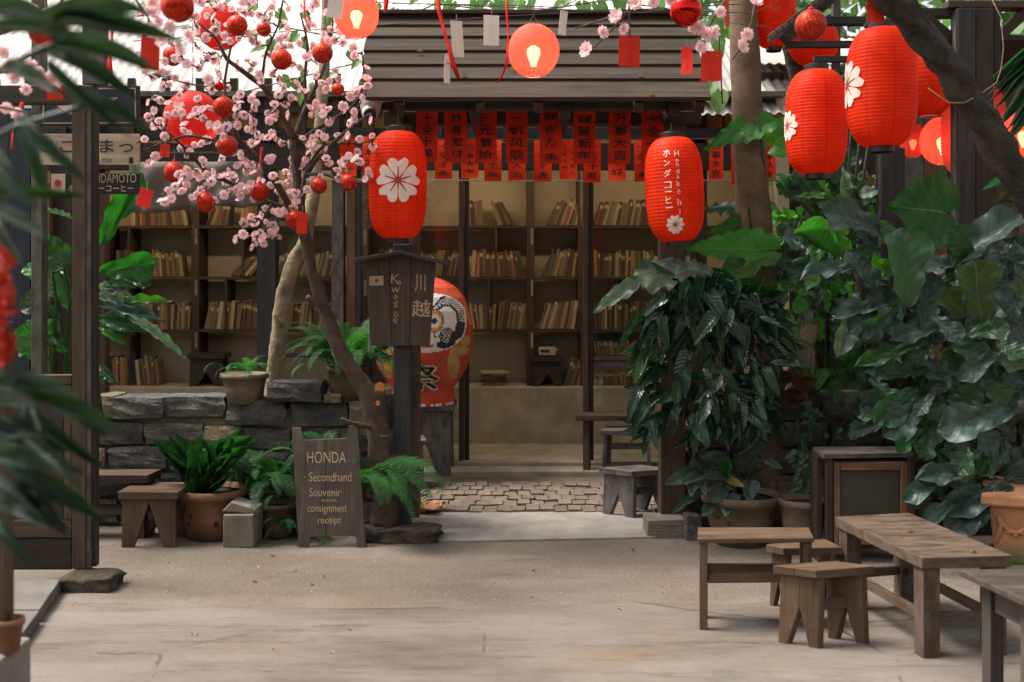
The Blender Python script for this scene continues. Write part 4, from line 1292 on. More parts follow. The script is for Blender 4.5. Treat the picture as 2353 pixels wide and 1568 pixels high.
# ---------------------------------------------------------------- round red doll on its stand
DD = 8.38
dpx = F / DD
bc = P(972, 927, DD)
DS = .89
root = E('festival_doll', 'large round red papier mache doll with a bold painted face, on a wooden stand', 'doll', bc)
prf = [(.001, 293), (30, 292), (55, 286), (84, 270), (108, 245), (122, 205), (128.5, 160), (129, 120), (124, 85), (114, 58), (98, 36), (78, 20)]
prf = [(293 - 0, 1), (289, 36), (280, 62), (266, 86), (244, 106), (214, 121), (180, 128), (140, 129.5), (108, 124), (80, 112), (56, 95), (40, 82), (36, 78), (30, 80), (0, 82)]
def drad(h):
    for (h0, r0), (h1, r1) in zip(prf, prf[1:]):
        if h1 <= h <= h0: return r1 + (r0 - r1) * (h - h1) / (h0 - h1)
    return 1
def dpaint(x, h, front):
    if not front: return 0
    x = x / DS
    X, Y = 957 + x, 927 - h                       # where it sits on the front of the doll, in its own drawing units
    xs = abs(x)
    fe = ((xs) / 114.0) ** 2.6 + (abs(Y - 738) / 66.0) ** 2.6
    if fe < 1.0:
        if fe > .93: return 1
        Xs = xs                                    # both halves alike
        def seg(pts):
            best = 99; al = 0; acc = 0
            for (a, b), (c, e) in zip(pts, pts[1:]):
                dx, dy = c - a, e - b
                L = dx * dx + dy * dy
                t = max(0, min(1, ((Xs - a) * dx + (Y - b) * dy) / L))
                dd = math.hypot(Xs - a - t * dx, Y - b - t * dy)
                if dd < best: best, al = dd, acc + t * math.sqrt(L)
                acc += math.sqrt(L)
            return best, al
        ed = math.hypot((Xs - 38) / 1.0, (Y - 734) / 1.12)
        if ed < 6.5: return 2
        if ed < 14: return 1
        if ed < 20.5: return 4
        if ed < 22.5: return 2
        b, al = seg([(40, 706), (58, 691), (80, 690), (101, 706), (107, 735), (96, 762), (80, 776)])
        wb = 8 + 7 * math.sin(min(1, al / 150) * 3.1)
        if b < wb:
            if b < wb - 5 and al < 105 and (int(al / 3.2 + b * .4) % 2 == 0): return 1
            return 2
        sr = math.hypot(Xs - 68, Y - 768); sa = math.atan2(Y - 768, Xs - 68)
        if sr < 19:
            return 1 if (sr * .42 - sa / 6.283 * 2.2) % 2.2 < .8 and sr < 16 else 2
        b, al = seg([(48, 786), (66, 792), (84, 786)])
        if b < 6: return 2
        b, al = seg([(30, 752), (38, 758), (40, 770)])
        if b < 2.2: return 3
        b, al = seg([(0, 786), (18, 790), (34, 788)])
        if b < 3: return 3
        return 1
    # gold strokes on the red robe
    for gx, gy, rx, ry in ((83, 833, 14, 33), (97, 802, 22, 11), (112, 780, 12, 12)):
        if ((xs - gx) / rx) ** 2 + ((Y - gy) / ry) ** 2 < 1: return 5
    if 108 < xs and abs(Y - (700 + (xs - 108) * 2.6)) < 5 + 3 * math.sin(Y * .5) and Y < 745: return 5
    if 92 < xs < 112 and abs(Y - (660 + (xs - 92) * 1.2)) < 4: return 5
    if h < 5: return 1 if noise.noise(Vector((x * .08, 0, 0))) > -.1 else 3
    return 0
mb = MB()
NA, NH = 200, 150
vs, fs, ms = [], [], []
hs = [293 * (1 - i / NH) for i in range(NH + 1)]
for i, h in enumerate(hs):
    r = drad(h)
    for k in range(NA):
        a = 2 * math.pi * k / NA
        q = 1 + .008 * noise.noise(Vector((math.cos(a) * 3, math.sin(a) * 3, h * .03)))
        vs.append(bc + Vector((math.cos(a) * r * q * DS / dpx, math.sin(a) * r * q * .86 / dpx, h / dpx)))
for i in range(NH):
    for k in range(NA):
        j = (k + 1) % NA
        fs.append((i * NA + j, i * NA + k, (i + 1) * NA + k, (i + 1) * NA + j))
        a = 2 * math.pi * (k + .5) / NA
        h = (hs[i] + hs[i + 1]) / 2
        ms.append(dpaint(math.cos(a) * drad(h) * DS, h, math.sin(a) < 0))
mb.add(vs, fs, uvs=[[(0, 0)] * 4] * len(fs))
mb.m = ms
dm = [mat('doll_red', (.56, .05, .022), .6, .25, 8, .35, 30, 0, tint=(.62, .09, .04)), mat('doll_white', (.70, .66, .60), .6, .08, 12, .3, 30, 0), mat('doll_black', (.022, .025, .03), .5, .2, 20, .2, 30, 0),
      mat('doll_line_red', (.45, .05, .03), .6, .1, 20, .1, 30, 0), mat('doll_orange', (.66, .30, .05), .6, .25, 20, .2, 30, 0), M['gold']]
body = mb.build('body', dm, root, smooth=True)
def dput(u, z, lift):
    h = z * dpx; x = u * dpx
    r = drad(h)
    c = min(.98, abs(x) / r / DS)
    return bc + Vector((u, -math.sqrt(1 - c * c) * r * .86 / dpx - lift, z))
for kk, mt, lf in ((1.0, 'ink', .022),):
    for dx, dz, mt2, lf2 in [(math.cos(q) * .012, math.sin(q) * .012, 'white_print', .010 + .0006 * i) for i, q in enumerate([j * .785 for j in range(8)])] + [(0, 0, 'ink', .018)]:
        mb = MB(); letters(mb, '祭', (0, 0, 0), w=S(84, DD), h=S(58, DD), fn=lambda x, y: dput(x + dx, y + dz + S(67, DD), lf2))
        mb.build('crest' if mt2 == 'ink' else 'crest_outline', M[mt2], body)

# ---------------------------------------------------------------- stools, benches, tables
def vstool(name, label, cat, c, w, dp, h, rz, mt, grp=None, th=.035, cut=.5, split=True, bar_=True, notch=None):
    """slab top on two side boards with a V cut out of each, joined by a stretcher; c = ground centre"""
    c = Vector(c)
    root = E(name, label, cat, c, grp)
    rt = Matrix.Rotation(rz, 3, 'Z')
    f = lambda x, y, z: c + rt @ Vector((x, y, z))
    if split:
        for s in (-1, 1):
            mb = MB(); mb.box(f(0, s * dp / 4, h - th / 2), (w, dp / 2 - .002, th), rt, jit=.002); mb.build('top_board', M[mt], root, bevel=.003)
    else:
        mb = MB(); mb.box(f(0, 0, h - th / 2), (w, dp, th), rt, jit=.003); mb.build('top_board', M[mt], root, bevel=.004)
    pd = dp * .88
    for s in (-1, 1):
        x = s * (w / 2 - .05)
        lean = s * .012
        pts = [(-pd / 2, h - th), (pd / 2, h - th), (pd / 2 * 1.03, 0), (pd * .28, 0), (0, h * cut), (-pd * .28, 0), (-pd / 2 * 1.03, 0)]
        g = lambda y, z: f(x + lean * (1 - z / h), y, z)
        if split:
            L = [pts[0], (-.001, h - th), (-.001, h * cut), pts[5], pts[6]]
            Q = [(.001, h - th), pts[1], pts[2], pts[3], (.001, h * cut)]
            for pl_ in (L, Q):
                mb = MB(); mb.prism([g(*p) for p in pl_], rt @ Vector((s * .026, 0, 0)), (0, 0, 1)); mb.build('side_board', M[mt], root, bevel=.002)
        else:
            mb = MB(); mb.prism([g(*p) for p in pts], rt @ Vector((s * .026, 0, 0)), (0, 0, 1)); mb.build('side_board', M[mt], root, bevel=.002)
    if bar_:
        mb = MB(); mb.box(f(0, 0, h * .55), (w - .10, .03, .05), rt); mb.build('stretcher', M[mt], root, bevel=.003)
    return root
# left stool
c = (G(279, 1258) + G(405, 1258)) / 2 + Vector((.0, .13, 0))
vstool('stool', 'low wooden stool with a V cut side beside the round clay planter', 'stool', c, .30, .345, .325, math.pi / 2 + .0, 'stool', 'wooden stools', .046, .80, False)
def quadstool(name, label, cat, q, z, mt, grp, pair, cut=.5, th=.035, bar_=True):
    """stool given by the four corners of its top: pair = which two opposite edges carry the side boards"""
    q = [Vector(p) for p in q]
    cen = sum(q, Vector()) / 4
    root = E(name, label, cat, (cen.x, cen.y, 0), grp)
    a, b, c, d = q
    if pair: a, b, c, d = b, c, d, a
    # boards under edges a-b and c-d; the top is split along the other direction
    for u, v in ((0, .498), (.502, 1)):
        mb = MB(); mb.prism([lerp(a, b, u), lerp(a, b, v), lerp(d, c, v), lerp(d, c, u)], (0, 0, -th), c - b); mb.build('top_board', M[mt], root, bevel=.003)
    for p0, p1, inn in ((a, b, (d - a)), (c, d, (a - d))):
        inn = inn.normalized()
        e = p1 - p0
        o = p0 + inn * .028
        t = inn * .026
        f = lambda s, zz_: o + e * s + Vector((0, 0, zz_ - z)) - inn * .012 * (1 - zz_ / z)
        top = z - th - .001
        for pl_ in ([(.05, top), (.497, top), (.497, z * cut), (.24, 0), (.04, 0)], [(.503, top), (.95, top), (.96, 0), (.76, 0), (.503, z * cut)]):
            mb = MB(); mb.prism([f(*p) for p in pl_], t, (0, 0, 1)); mb.build('side_board', M[mt], root, bevel=.002)
    if bar_:
        m0, m1 = (a + b) / 2 + (d - a).normalized() * .05, (c + d) / 2 + (a - d).normalized() * .05
        dz = Vector((0, 0, z * .52 - z))
        mb = MB(); mb.bar(m0 + dz, m1 + dz, .03, .045); mb.build('stretcher', M[mt], root, bevel=.003)
    return root
z = .334
quadstool('stool', 'nearest wooden stool with V cut sides in front of the small bench', 'stool', [G(1776, 1299, z), G(1875.6, 1311.5, z), G(2010, 1301, z), G(1918.6, 1289, z)], z, 'stool', 'wooden stools', 0)
z = .312
quadstool('stool', 'dark weathered stool standing inside the gate by the right post', 'stool', [G(1376, 1075, z), G(1452, 1084, z), G(1550, 1078, z), G(1472, 1068, z)], z, 'greywood', 'wooden stools', 0)
# table
def legtable(name, label, cat, q, z, th, lw, mt, inset=.03, apron=0, stretch=0, grp=None, split=0, zleg=0):
    q = [Vector(p) for p in q]
    cen = sum(q, Vector()) / 4
    root = E(name, label, cat, (cen.x, cen.y, 0), grp)
    a, b, c, d = q
    n = split or 1
    for i in range(n):
        u, v = i / n + (.002 if i else 0), (i + 1) / n
        mb = MB(); mb.prism([lerp(a, d, u), lerp(b, c, u), lerp(b, c, v), lerp(a, d, v)], (0, 0, -th), b - a); mb.build('top_board', M[mt], root, bevel=.004)
    ex, ey = (b - a).normalized(), (d - a).normalized()
    leg = []
    for p, sx, sy in ((a, 1, 1), (b, -1, 1), (c, -1, -1), (d, 1, -1)):
        o = p + ex * sx * (inset + lw / 2) + ey * sy * (inset + lw / 2)
        mb = MB(); mb.bar((o.x, o.y, zleg), (o.x, o.y, z - th - .001), lw, lw, ey); mb.build('leg', M[mt], root, bevel=.004); leg.append(o)
    for i in range(4):
        p, r = leg[i], leg[(i + 1) % 4]
        e = (r - p).normalized() * (lw / 2 + .001)
        if apron:
            mb = MB(); mb.bar(p + e + Vector((0, 0, -th - apron / 2 - .002)), r - e + Vector((0, 0, -th - apron / 2 - .002)), .022, apron); mb.build('apron', M[mt], root, bevel=.002)
        if stretch and (stretch > 0 or i % 2 == 0):
            dz = Vector((0, 0, abs(stretch) - z))
            mb = MB(); mb.bar(p + e + dz, r - e + dz, .025, .04); mb.build('stretcher', M[mt], root, bevel=.002)
    return root
z = .42
legtable('table', 'long low wooden table with a thick top and yellow leaves on it', 'table', [G(2118, 1281.5, z), G(2325.5, 1276, z), G(2089, 1178, z), G(1919, 1187.5, z)], z, .048, .075, 'table', .012, 0, .16)
z = .41
legtable('bench', 'small plank topped bench behind the nearest stool', 'bench', [G(1603, 1238, z), G(1870, 1236, z), G(1859, 1212, z), G(1604, 1212, z)], z, .022, .036, 'stool', .008, 0, .23, None, 3)
z = .294
quadstool('stool', 'little stool half hidden behind the small bench and nearest stool', 'stool', [G(1760, 1251, z), G(1800, 1260, z), G(1936, 1258, z), G(1895, 1238, z)], z, 'stool', 'wooden stools', 0, .45)
z = .47
legtable('side_table', 'dark low table cut off by the right edge nearest the lens', 'table', [G(2353, 1378, z), G(2700, 1378, z), G(2560, 1303, z), G(2204, 1309, z)], z, .025, .055, 'oldtable', .05, .10)
# left bench against the stones
z = .385
legtable('bench', 'narrow wooden bench in front of the stone wall behind the low stool', 'bench', [G(60, 1092, z), G(340, 1092, z), G(371, 1078, z), G(90, 1078, z)], z, .05, .05, 'postwood', .03, 0, .16)
# porch furniture
for k, (q, z, lab) in enumerate((([P(1323, 955, 8.40), P(1560, 955, 8.40), P(1560, 950, 8.62), P(1330, 950, 8.62)], 0, 'long bench on the porch in front of the right-hand window'),)):
    zt_ = q[0].z
    q = [Vector((p.x, p.y, zt_)) for p in q]
    legtable('bench', lab, 'bench', q, zt_, S(13, 8.4), .05, 'postwood', .05, 0, 0, zleg=.05)
zt_ = P(0, 992, 8.2).z
q = [Vector((P(x, 992, y).x, y, zt_)) for x, y in ((1378, 8.25), (1500, 8.25), (1500, 8.5), (1392, 8.5))]
def lift(root, dz):
    root.location.z += dz
    return root
r_ = quadstool('stool', 'grey stool on the porch in front of the long bench', 'stool', [p - Vector((0, 0, .10)) for p in q], zt_ - .10, 'greywood', 'wooden stools', 1, .3); lift(r_, .10)
# stand under the doll
zt_ = P(0, 929, 8.3).z
r_ = vstool('doll_stand', 'dark wooden stand with slab top under the round red doll', 'stand', (P(972, 0, 8.38).x, 8.42, 0), .46, .50, zt_ - .05, math.pi / 2, 'greywood', None, .04, .62, True, False); lift(r_, .05)
r_.rotation_euler = (0, 0, 0)
zt_ = P(0, 1009, 7.9).z
vstool('stool', 'low grey stool mostly hidden behind the sign post under the doll', 'stool', (P(930, 0, 7.95).x, 7.95, 0), .30, .28, zt_, .15, 'greywood', 'wooden stools', .035, .45)
# stools and radio on the ledge
def ledgestool(xa, xb, yt, lab, arch):
    c = Vector(((bx(xa) + bx(xb)) / 2, 9.74, 0))
    hh = zz(yt, 9.66) - LEDZ
    r_ = vstool('stool', lab, 'stool', c, .24, bx(xb) - bx(xa), hh, math.pi / 2, 'darkwood', 'wooden stools', .045, .42, False); lift(r_, LEDZ)
ledgestool(440, 524, 812, 'small dark stool on the cement ledge behind the stone wall', 0)
ledgestool(1221, 1294, 820, 'small dark stool carrying a radio on the cement ledge', 1)
c = Vector((bx(1257), 9.68, zz(819, 9.66)))
root = E('radio', 'small cream portable radio on the dark ledge stool', 'radio', c)
mb = MB(); mb.box(c + Vector((0, .03, .042)), (.15, .06, .075)); mb.build('case', M['pale'], root, bevel=.006)
mb = MB(); mb.box(c + Vector((-.02, -.001, .045)), (.08, .004, .022)); mb.build('dial', M['black'], root)
mb = MB(); mb.tube([c + Vector((-.06, .03, .08)), c + Vector((-.055, .03, .10)), c + Vector((.055, .03, .10)), c + Vector((.06, .03, .08))], .005, 6); mb.build('handle', M['black'], root)
mb = MB(); mb.tube([c + Vector((.077, .03, .05)), c + Vector((.09, .03, .05))], .016, 10); mb.build('knob', M['steel'], root)

# cabinet at right
z = .60
q = [G(1892, 1043, z), G(2100, 1040, z), G(2080, 1026, z), G(1867, 1027, z)]
cen = sum(q, Vector()) / 4
root = E('cabinet', 'dark wooden cabinet with a sunken front panel beside the fig leaves', 'cabinet', (cen.x, cen.y, 0))
mb = MB(); mb.prism(q, (0, 0, -.028), q[1] - q[0]); mb.build('top_board', M['greywood'], root, bevel=.003)
yf = q[0].y + .02
X = lambda px: P(px, 0, yf).x
def cb(xa, xb, z0, z1, y0, y1, mt, nm):
    mb = MB(); mb.box(((X(xa) + X(xb)) / 2, (y0 + y1) / 2, (z0 + z1) / 2), (X(xb) - X(xa), y1 - y0, z1 - z0)); mb.build(nm, M[mt], root, bevel=.003)
cb(1883, 1897, 0, .57, yf + .06, yf + .20, 'darkwood', 'rear_leg'); cb(1899, 1914, 0, .57, yf, yf + .035, 'darkwood', 'leg'); cb(2088, 2102, 0, .57, yf, yf + .035, 'darkwood', 'leg')
cb(1917, 1932, .1, .55, yf + .006, yf + .03, 'redwood', 'door_frame'); cb(2071, 2087, .1, .55, yf + .006, yf + .03, 'redwood', 'door_frame')
cb(1932.5, 2070.5, .505, .55, yf + .006, yf + .03, 'redwood', 'door_frame'); cb(1932.5, 2070.5, .1, .15, yf + .006, yf + .03, 'redwood', 'door_frame')
cb(1933, 2070, .151, .504, yf + .02, yf + .028, 'olive', 'panel')
cb(1917, 2087, .07, .56, yf + .04, yf + .2, 'darkwood', 'carcass')

# ---------------------------------------------------------------- pots
def potprof(r0, r1, h, lip=.02, liph=.05):
    return [(.001, 0), (r0, 0), (lerp(r0, r1, .5) * 1.01, h * .5), (lerp(r0, r1, .92), h - liph), (r1 + lip * .6, h - liph), (r1 + lip, h - liph * .5), (r1 + lip * .8, h), (r1, h), (r1 * .9, h - .03), (.001, h - .035)]
def pot(name, label, c, r0, r1, h, mt, lip=.012, liph=.035, n=32, holes=0, grp=None):
    c = Vector(c)
    root = E(name, label, 'pot', c, grp)
    mb = MB(); p_ = potprof(r0, r1, h, lip, liph); mb.lathe(p_[:-1], c, n); mb.lathe([p_[-2], p_[-1]], c, n)
    mb.f = mb.f; o = mb.build('bowl', M[mt], root, smooth=False)
    for p in o.data.polygons: p.use_smooth = True
    mb = MB(); mb.lathe([(.001, h - .022), (r1 * .88, h - .03)], c, 20); mb.build('soil', M['soil'], root, smooth=True)
    for k in range(holes):
        a = -math.pi / 2 + (-.9, -.55, -.72, .35, .8, -.2, .05)[k]
        hh = (.72, .60, .40, .42, .74, .3, .78)[k] * h * .86
        r = lerp(r0, r1, hh / h) * 1.008
        mb = MB(); q = c + Vector((r * math.cos(a), r * math.sin(a), hh)); nn = Vector((math.cos(a), math.sin(a), 0)); tt = Vector((-math.sin(a), math.cos(a), 0))
        mb.prism([q + tt * .014 * math.cos(i * .52) + Vector((0, 0, .017 * math.sin(i * .52))) for i in range(12)], nn * .002); mb.build('hole', M['soil'], o)
    return root
d = 6.50
pot('planter', 'wide round terracotta planter with drilled holes holding a birds nest fern', P(491, 1240, d) * 1 - Vector((0, 0, P(0, 1240, d).z)), S(60, d), S(73, d), S(112, d), 'terra', .012, .05, 40, 5)
d = 6.80
pot('planter', 'straight clay flowerpot with a small fern on top of the stone wall', P(562, 926, d), S(38, d), S(51, d), S(68, d), 'claypot', .012, .03)
d = 6.85
pot('planter', 'mossy terracotta pot of the cascading fern behind the blossom trunk', P(800, 922, d), S(36, d), S(46, d), S(80, d), 'oldterra', .01, .03)
d = 6.5
pot('planter', 'squat patterned clay pot behind the concrete block', Vector((P(640, 1245, d).x, d, 0)), S(36, d), S(42, d), S(78, d), 'oldterra', .01, .03)
d = 6.35
pot('planter', 'broad shadowed terracotta planter under the grey green round leaves', Vector((P(1702, 0, d).x, d, 0)), S(62, d), S(86, d), .29, 'oldterra', .014, .05, 36, 5)
d = 6.15
pot('planter', 'old clay pot scratched with a flower beside the cabinet', Vector((P(1850, 0, d).x, d + .05, 0)), S(40, d), S(52, d), .29, 'claypot', .014, .04)
mb = MB()
for k in range(6):
    a = k * 1.047
    cx_, cz_ = P(1849, 0, 6.03).x + .035 * math.cos(a), .12 + .035 * math.sin(a)
    mb.tube([(cx_ + .022 * math.cos(a + t) * .6, 6.045 - .0, cz_ + .028 * math.sin(a + t)) for t in [j * .785 for j in range(9)]], .0013, 4)
# square relief planter
c = P(2392, 1258, 5.75)
c.z = max(0.0, G(2300, 1275).z)
root = E('relief_planter', 'large square terracotta planter with garland relief and a green stained foot', 'pot', (c.x, 5.85, 0))
rt = Matrix.Rotation(-.42, 3, 'Z')
pc = Vector((P(2395, 0, 5.75).x, 5.78, 0))
def ring4(h, w): return [pc + rt @ Vector((sx * w / 2, sy * w / 2, h)) for sx, sy in ((-1, -1), (1, -1), (1, 1), (-1, 1))]
def frust(nm, secs, mt):
    mb = MB(); vs = []
    for h, w in secs: vs += ring4(h, w)
    fs = [tuple(range(3, -1, -1))]
    for i in range(len(secs) - 1):
        for k in range(4): fs.append((i * 4 + k, i * 4 + (k + 1) % 4, i * 4 + 4 + (k + 1) % 4, i * 4 + 4 + k))
    e = (len(secs) - 1) * 4
    fs.append((e, e + 1, e + 2, e + 3))
    mb.add(vs, fs); return mb.build(nm, mt, root, bevel=.008)
def mossy():
    m, t, b = start('green_stained_terracotta')
    g = N(t, 'SeparateXYZ', {0: N(t, 'TexCoord').outputs['Object']}).outputs[2]
    n1 = N(t, 'TexNoise', {'Vector': N(t, 'TexCoord').outputs['Object'], 'Scale': 9.0, 'Detail': 6.0}).outputs[0]
    k = N(t, 'MapRange', {0: math_(t, 'ADD', g, math_(t, 'MULTIPLY', n1, -.16)), 1: .0, 2: .10, 3: 1.0, 4: 0.0}).outputs[0]
    base = ramp(t, n1, [(.3, (.40, .17, .08)), (.7, (.52, .27, .15))])
    t.links.new(mix(t, k, base, (.13, .14, .055)), b.inputs['Base Color']); b.inputs['Roughness'].default_value = .85
    bump(t, b, N(t, 'TexNoise', {'Vector': N(t, 'TexCoord').outputs['Object'], 'Scale': 60.0, 'Detail': 4.0}).outputs[0], .4, .01)
    return m
M['mossy'] = mossy()
frust('foot', [(0, .50), (.05, .50), (.06, .47)], M['mossy'])
bo = frust('body', [(.0605, .42), (.36, .50)], M['mossy'])
frust('rim', [(.3605, .53), (.372, .57), (.42, .57), (.43, .55)], M['mossy'])
def face(u, h, lift=0):
    w = lerp(.42, .50, (h - .06) / .30)
    return pc + rt @ Vector((u, -w / 2 - lift, h))
mb = MB()
for k in range(3):
    u0 = -.2 + k * .16
    mb.tube([face(u0 + .16 * t, .30 - .07 * math.sin(t * math.pi), .004) for t in [j / 8 for j in range(9)]], .013, 7, wob=.4)
    mb.tube([face(u0 + .012 * math.sin(t * 5), .31 - .15 * t, .004) for t in [j / 6 for j in range(7)]], [.012, .017, .012, .016, .013, .01, .004], 7, wob=.4)
    for q in range(5): mb.ball(face(u0 + .16 * (q + .5) / 5, .30 - .07 * math.sin((q + .5) / 5 * math.pi) - .012, .004), .014, 8, 6)
mb.build('garland_relief', M['mossy'], root, smooth=True)
pt = E('flowerpot', 'tiny orange terracotta pot at the left edge on the low stone step', 'pot', Vector((P(22, 1462, 3.0).x, 3.0, .515)))
mb = MB(); mb.lathe([(.001, 0), (.026, 0), (.036, .075), (.04, .075), (.041, .092), (.036, .092), (.033, .07), (.001, .07)], Vector((P(22, 1462, 3.0).x, 3.0, .515)), 24); mb.build('bowl', M['terra'], pt, smooth=True)
pst = E('corner_plinth', 'blurred pale pillar foot in the near left corner', 'plinth', (P(20, 0, 2.9).x, 2.95, 0))
mb = MB(); a = P(74, 1462, 3.13); mb.box((a.x - .17, 2.98, a.z / 2 - .02), (.34, .30, a.z + .04)); mb.build('block', mat('pale_render', (.22, .20, .185), .85, .3, 6, .3, 60, 0), pst, bevel=.012)
a = P(6, 1180, 2.95); mb = MB(); mb.box((a.x - .045, 3.02, a.z + .02), (.06, .06, 1.0)); mb.build('stake', M['postwood'], pst)
# concrete block with a wedge of stone on it
d = 6.22
root = E('concrete_block', 'worn square concrete block beside the round terracotta planter', 'block', G(552, 1256))
a, b = G(517, 1256), G(588, 1256)
mb = MB(); mb.box(((a.x + b.x) / 2, d + .1, .093), (b.x - a.x, .20, .186), Matrix.Rotation(-.06, 3, 'Z'), jit=.004); mb.build('block', M['concrete'], root, bevel=.007)
w_ = MB(); w_.prism([P(509, 1176, 6.25), P(592, 1182, 6.25), P(588, 1170, 6.25), P(530, 1154, 6.25)][::-1], (0, .17, 0))
o = w_.build('stone_wedge', M['concrete'], bevel=.006); T(o, 'sloping stone wedge lying on the square concrete block', 'stone')
# ---------------------------------------------------------------- dry stone walls
def stonewall(name, label, y0, stones, back, pid):
    """stones: (x0, y0, x1, y1 in drawing units, material, seed)"""
    xs = [s[0] for s in stones] + [s[2] for s in stones]
    root = E(name, label, 'wall', P((min(xs) + max(xs)) / 2, Y0 + HH * F / y0, y0))
    return root
wl_ = E('stone_wall', 'low wall of dark basalt blocks in rough mortar behind the potted ferns', 'wall', (P(500, 0, 6.85).x, 6.9, 0))
WY = 6.74
ST = [(215, 908, 262, 962, 'tanstone'), (253, 912, 380, 962, 'stone'), (374, 911, 518, 960, 'stone'), (517, 918, 658, 978, 'stone'), (662, 925, 800, 982, 'stone'), (800, 920, 872, 976, 'tanstone'), (868, 915, 905, 985, 'stone'),
      (205, 971, 329, 1023, 'stone'), (330, 972, 468, 1022, 'stone'), (470, 978, 552, 1030, 'tanstone'), (556, 984, 668, 1035, 'stone'), (672, 990, 780, 1040, 'stone'), (822, 1000, 905, 1040, 'stone'),
      (205, 1028, 243, 1078, 'tanstone'), (246, 1026, 384, 1078, 'stone'), (392, 1030, 540, 1080, 'stone'), (546, 1040, 680, 1088, 'stone'), (690, 1045, 810, 1092, 'stone'), (815, 1045, 900, 1095, 'stone'),
      (150, 1085, 300, 1140, 'stone'), (306, 1086, 420, 1140, 'stone'), (430, 1086, 560, 1145, 'stone'), (566, 1094, 690, 1148, 'stone'), (696, 1098, 830, 1150, 'stone'), (836, 1100, 905, 1150, 'stone'),
      (150, 1146, 270, 1205, 'stone'), (276, 1146, 400, 1205, 'stone'), (410, 1150, 540, 1206, 'stone'), (546, 1152, 680, 1208, 'stone'), (690, 1155, 800, 1210, 'stone'), (806, 1155, 905, 1212, 'stone'),
      (60, 915, 205, 965, 'stone'), (40, 972, 198, 1024, 'stone'), (40, 1030, 200, 1080, 'stone'), (20, 1086, 145, 1140, 'stone'), (20, 1146, 145, 1205, 'stone')]
for k, (xa, ya, xb, yb, mt) in enumerate(ST):
    a, b = P(xa, yb, WY), P(xb, ya, WY)
    stonemesh(((a.x + b.x) / 2, WY + .13 + R.uniform(-.02, .02), (a.z + b.z) / 2), (b.x - a.x) * .98, .27, (b.z - a.z) * .97, k + 11, .12, 5, .28).build('stone', M[mt], wl_, smooth=False, bevel=0)
a, b = P(18, 1212, WY + .05), P(903, 940, WY + .05)
mb = MB(); mb.box(((a.x + b.x) / 2, WY + .155, (a.z + b.z) / 2 - .02), (b.x - a.x, .20, b.z - a.z + .04)); mb.build('mortar', M['mortar'], wl_)
c = P(683, 898, 6.78)
T(stonemesh(c, S(128, 6.78), .24, S(46, 6.78), 41, .16, 4, .35).build('loose_stone', M['stone'], smooth=False), 'big loose slab of grey stone lying on top of the low wall', 'stone')
T(stonemesh(P(766, 915, 6.75), S(40, 6.75), .10, S(20, 6.75), 44, .2, 3, .4).build('loose_stone', M['tanstone']), 'small brown stone wedged beside the mossy fern pot', 'stone')
T(stonemesh(P(860, 1225, 6.42), S(60, 6.4), .2, S(36, 6.4), 47, .2, 3, .4).build('loose_stone', M['stone']), 'dark stone at the foot of the sign post', 'stone')
wr_ = E('stone_wall', 'shadowed wall of dark stones behind the cabinet and round leaves', 'wall', (P(1800, 0, 6.85).x, 6.9, 0))
WR = 6.72
for row, (ya, yb) in enumerate(((905, 968), (972, 1030), (1034, 1088), (1092, 1148), (1152, 1212), (1216, 1262))):
    x = 1578 - R.uniform(0, 12)
    while x < 2420:
        w = R.uniform(75, 150)
        yy = ya + R.uniform(-5, 5) + (20 * math.sin(x * .02) if row == 0 else 0)
        a, b = P(x, yb, WR), P(x + w - 6, yy, WR)
        stonemesh(((a.x + b.x) / 2, WR + .13 + R.uniform(-.02, .02), (a.z + b.z) / 2), b.x - a.x, .27, (b.z - a.z) * .97, x * .13 + row, .15, 4, .42).build('stone', M['tanstone' if R.random() < .22 else 'stone'], wr_)
        x += w
a, b = P(1580, 1262, WR + .05), P(2420, 930, WR + .05)
mb = MB(); mb.box(((a.x + b.x) / 2, WR + .17, (a.z + b.z) / 2), (b.x - a.x, .20, b.z - a.z)); mb.build('mortar', M['mortar'], wr_)
T(stonemesh(P(1590, 1212, 6.44), S(36, 6.4), .12, S(62, 6.4), 51, .14, 4, .35).build('loose_stone', M['stone']), 'upright grey stone leaning beside the hollow brick plinth', 'stone')

# ---------------------------------------------------------------- blossom tree
def blossommesh(seed):
    rr = random.Random(seed)
    mb = MB()
    for layer, (rad, lift, off) in enumerate(((1.0, .10, 0), (.72, .28, .63))):
        for k in range(5):
            th = off + k * 2 * math.pi / 5 + rr.uniform(-.12, .12)
            ca, sa = math.cos(th), math.sin(th)
            vs = []
            up = lift + rr.uniform(-.08, .14)
            for t, w in ((.08, .08), (.5, .40), (.85, .46), (1.0, .26)):
                for q in (-1, 0, 1):
                    r = t * rad * (1 - (.10 if (q == 0 and t == 1) else 0)) * rr.uniform(.94, 1.06)
                    x, y = r * ca - q * w * rad * sa, r * sa + q * w * rad * ca
                    vs.append((x * .5, y * .5, (up * t ** 1.5 + rr.uniform(-.05, .07) * t + .10 * abs(q) * t) * .6))
            fs = [(i * 3 + j, i * 3 + j + 1, i * 3 + j + 4, i * 3 + j + 3) for i in range(3) for j in range(2)]
            mb.add(vs, fs, m=0)
    mb.ball((0, 0, .07), .085, 7, 4, m=1)
    for k in range(5):                                # dark star of sepals under the petals
        th = k * 1.2566 + .3
        mb.add([(.05 * math.cos(th + 1.6), .05 * math.sin(th + 1.6), -.03), (.26 * math.cos(th), .26 * math.sin(th), .0), (.05 * math.cos(th - 1.6), .05 * math.sin(th - 1.6), -.03)], [(0, 1, 2)], m=2)
    return mb.mesh('blossom', [M['pink'], M['pinkc'], M['calyx']], smooth=False)
BLO = [blossommesh(k) for k in range(5)]
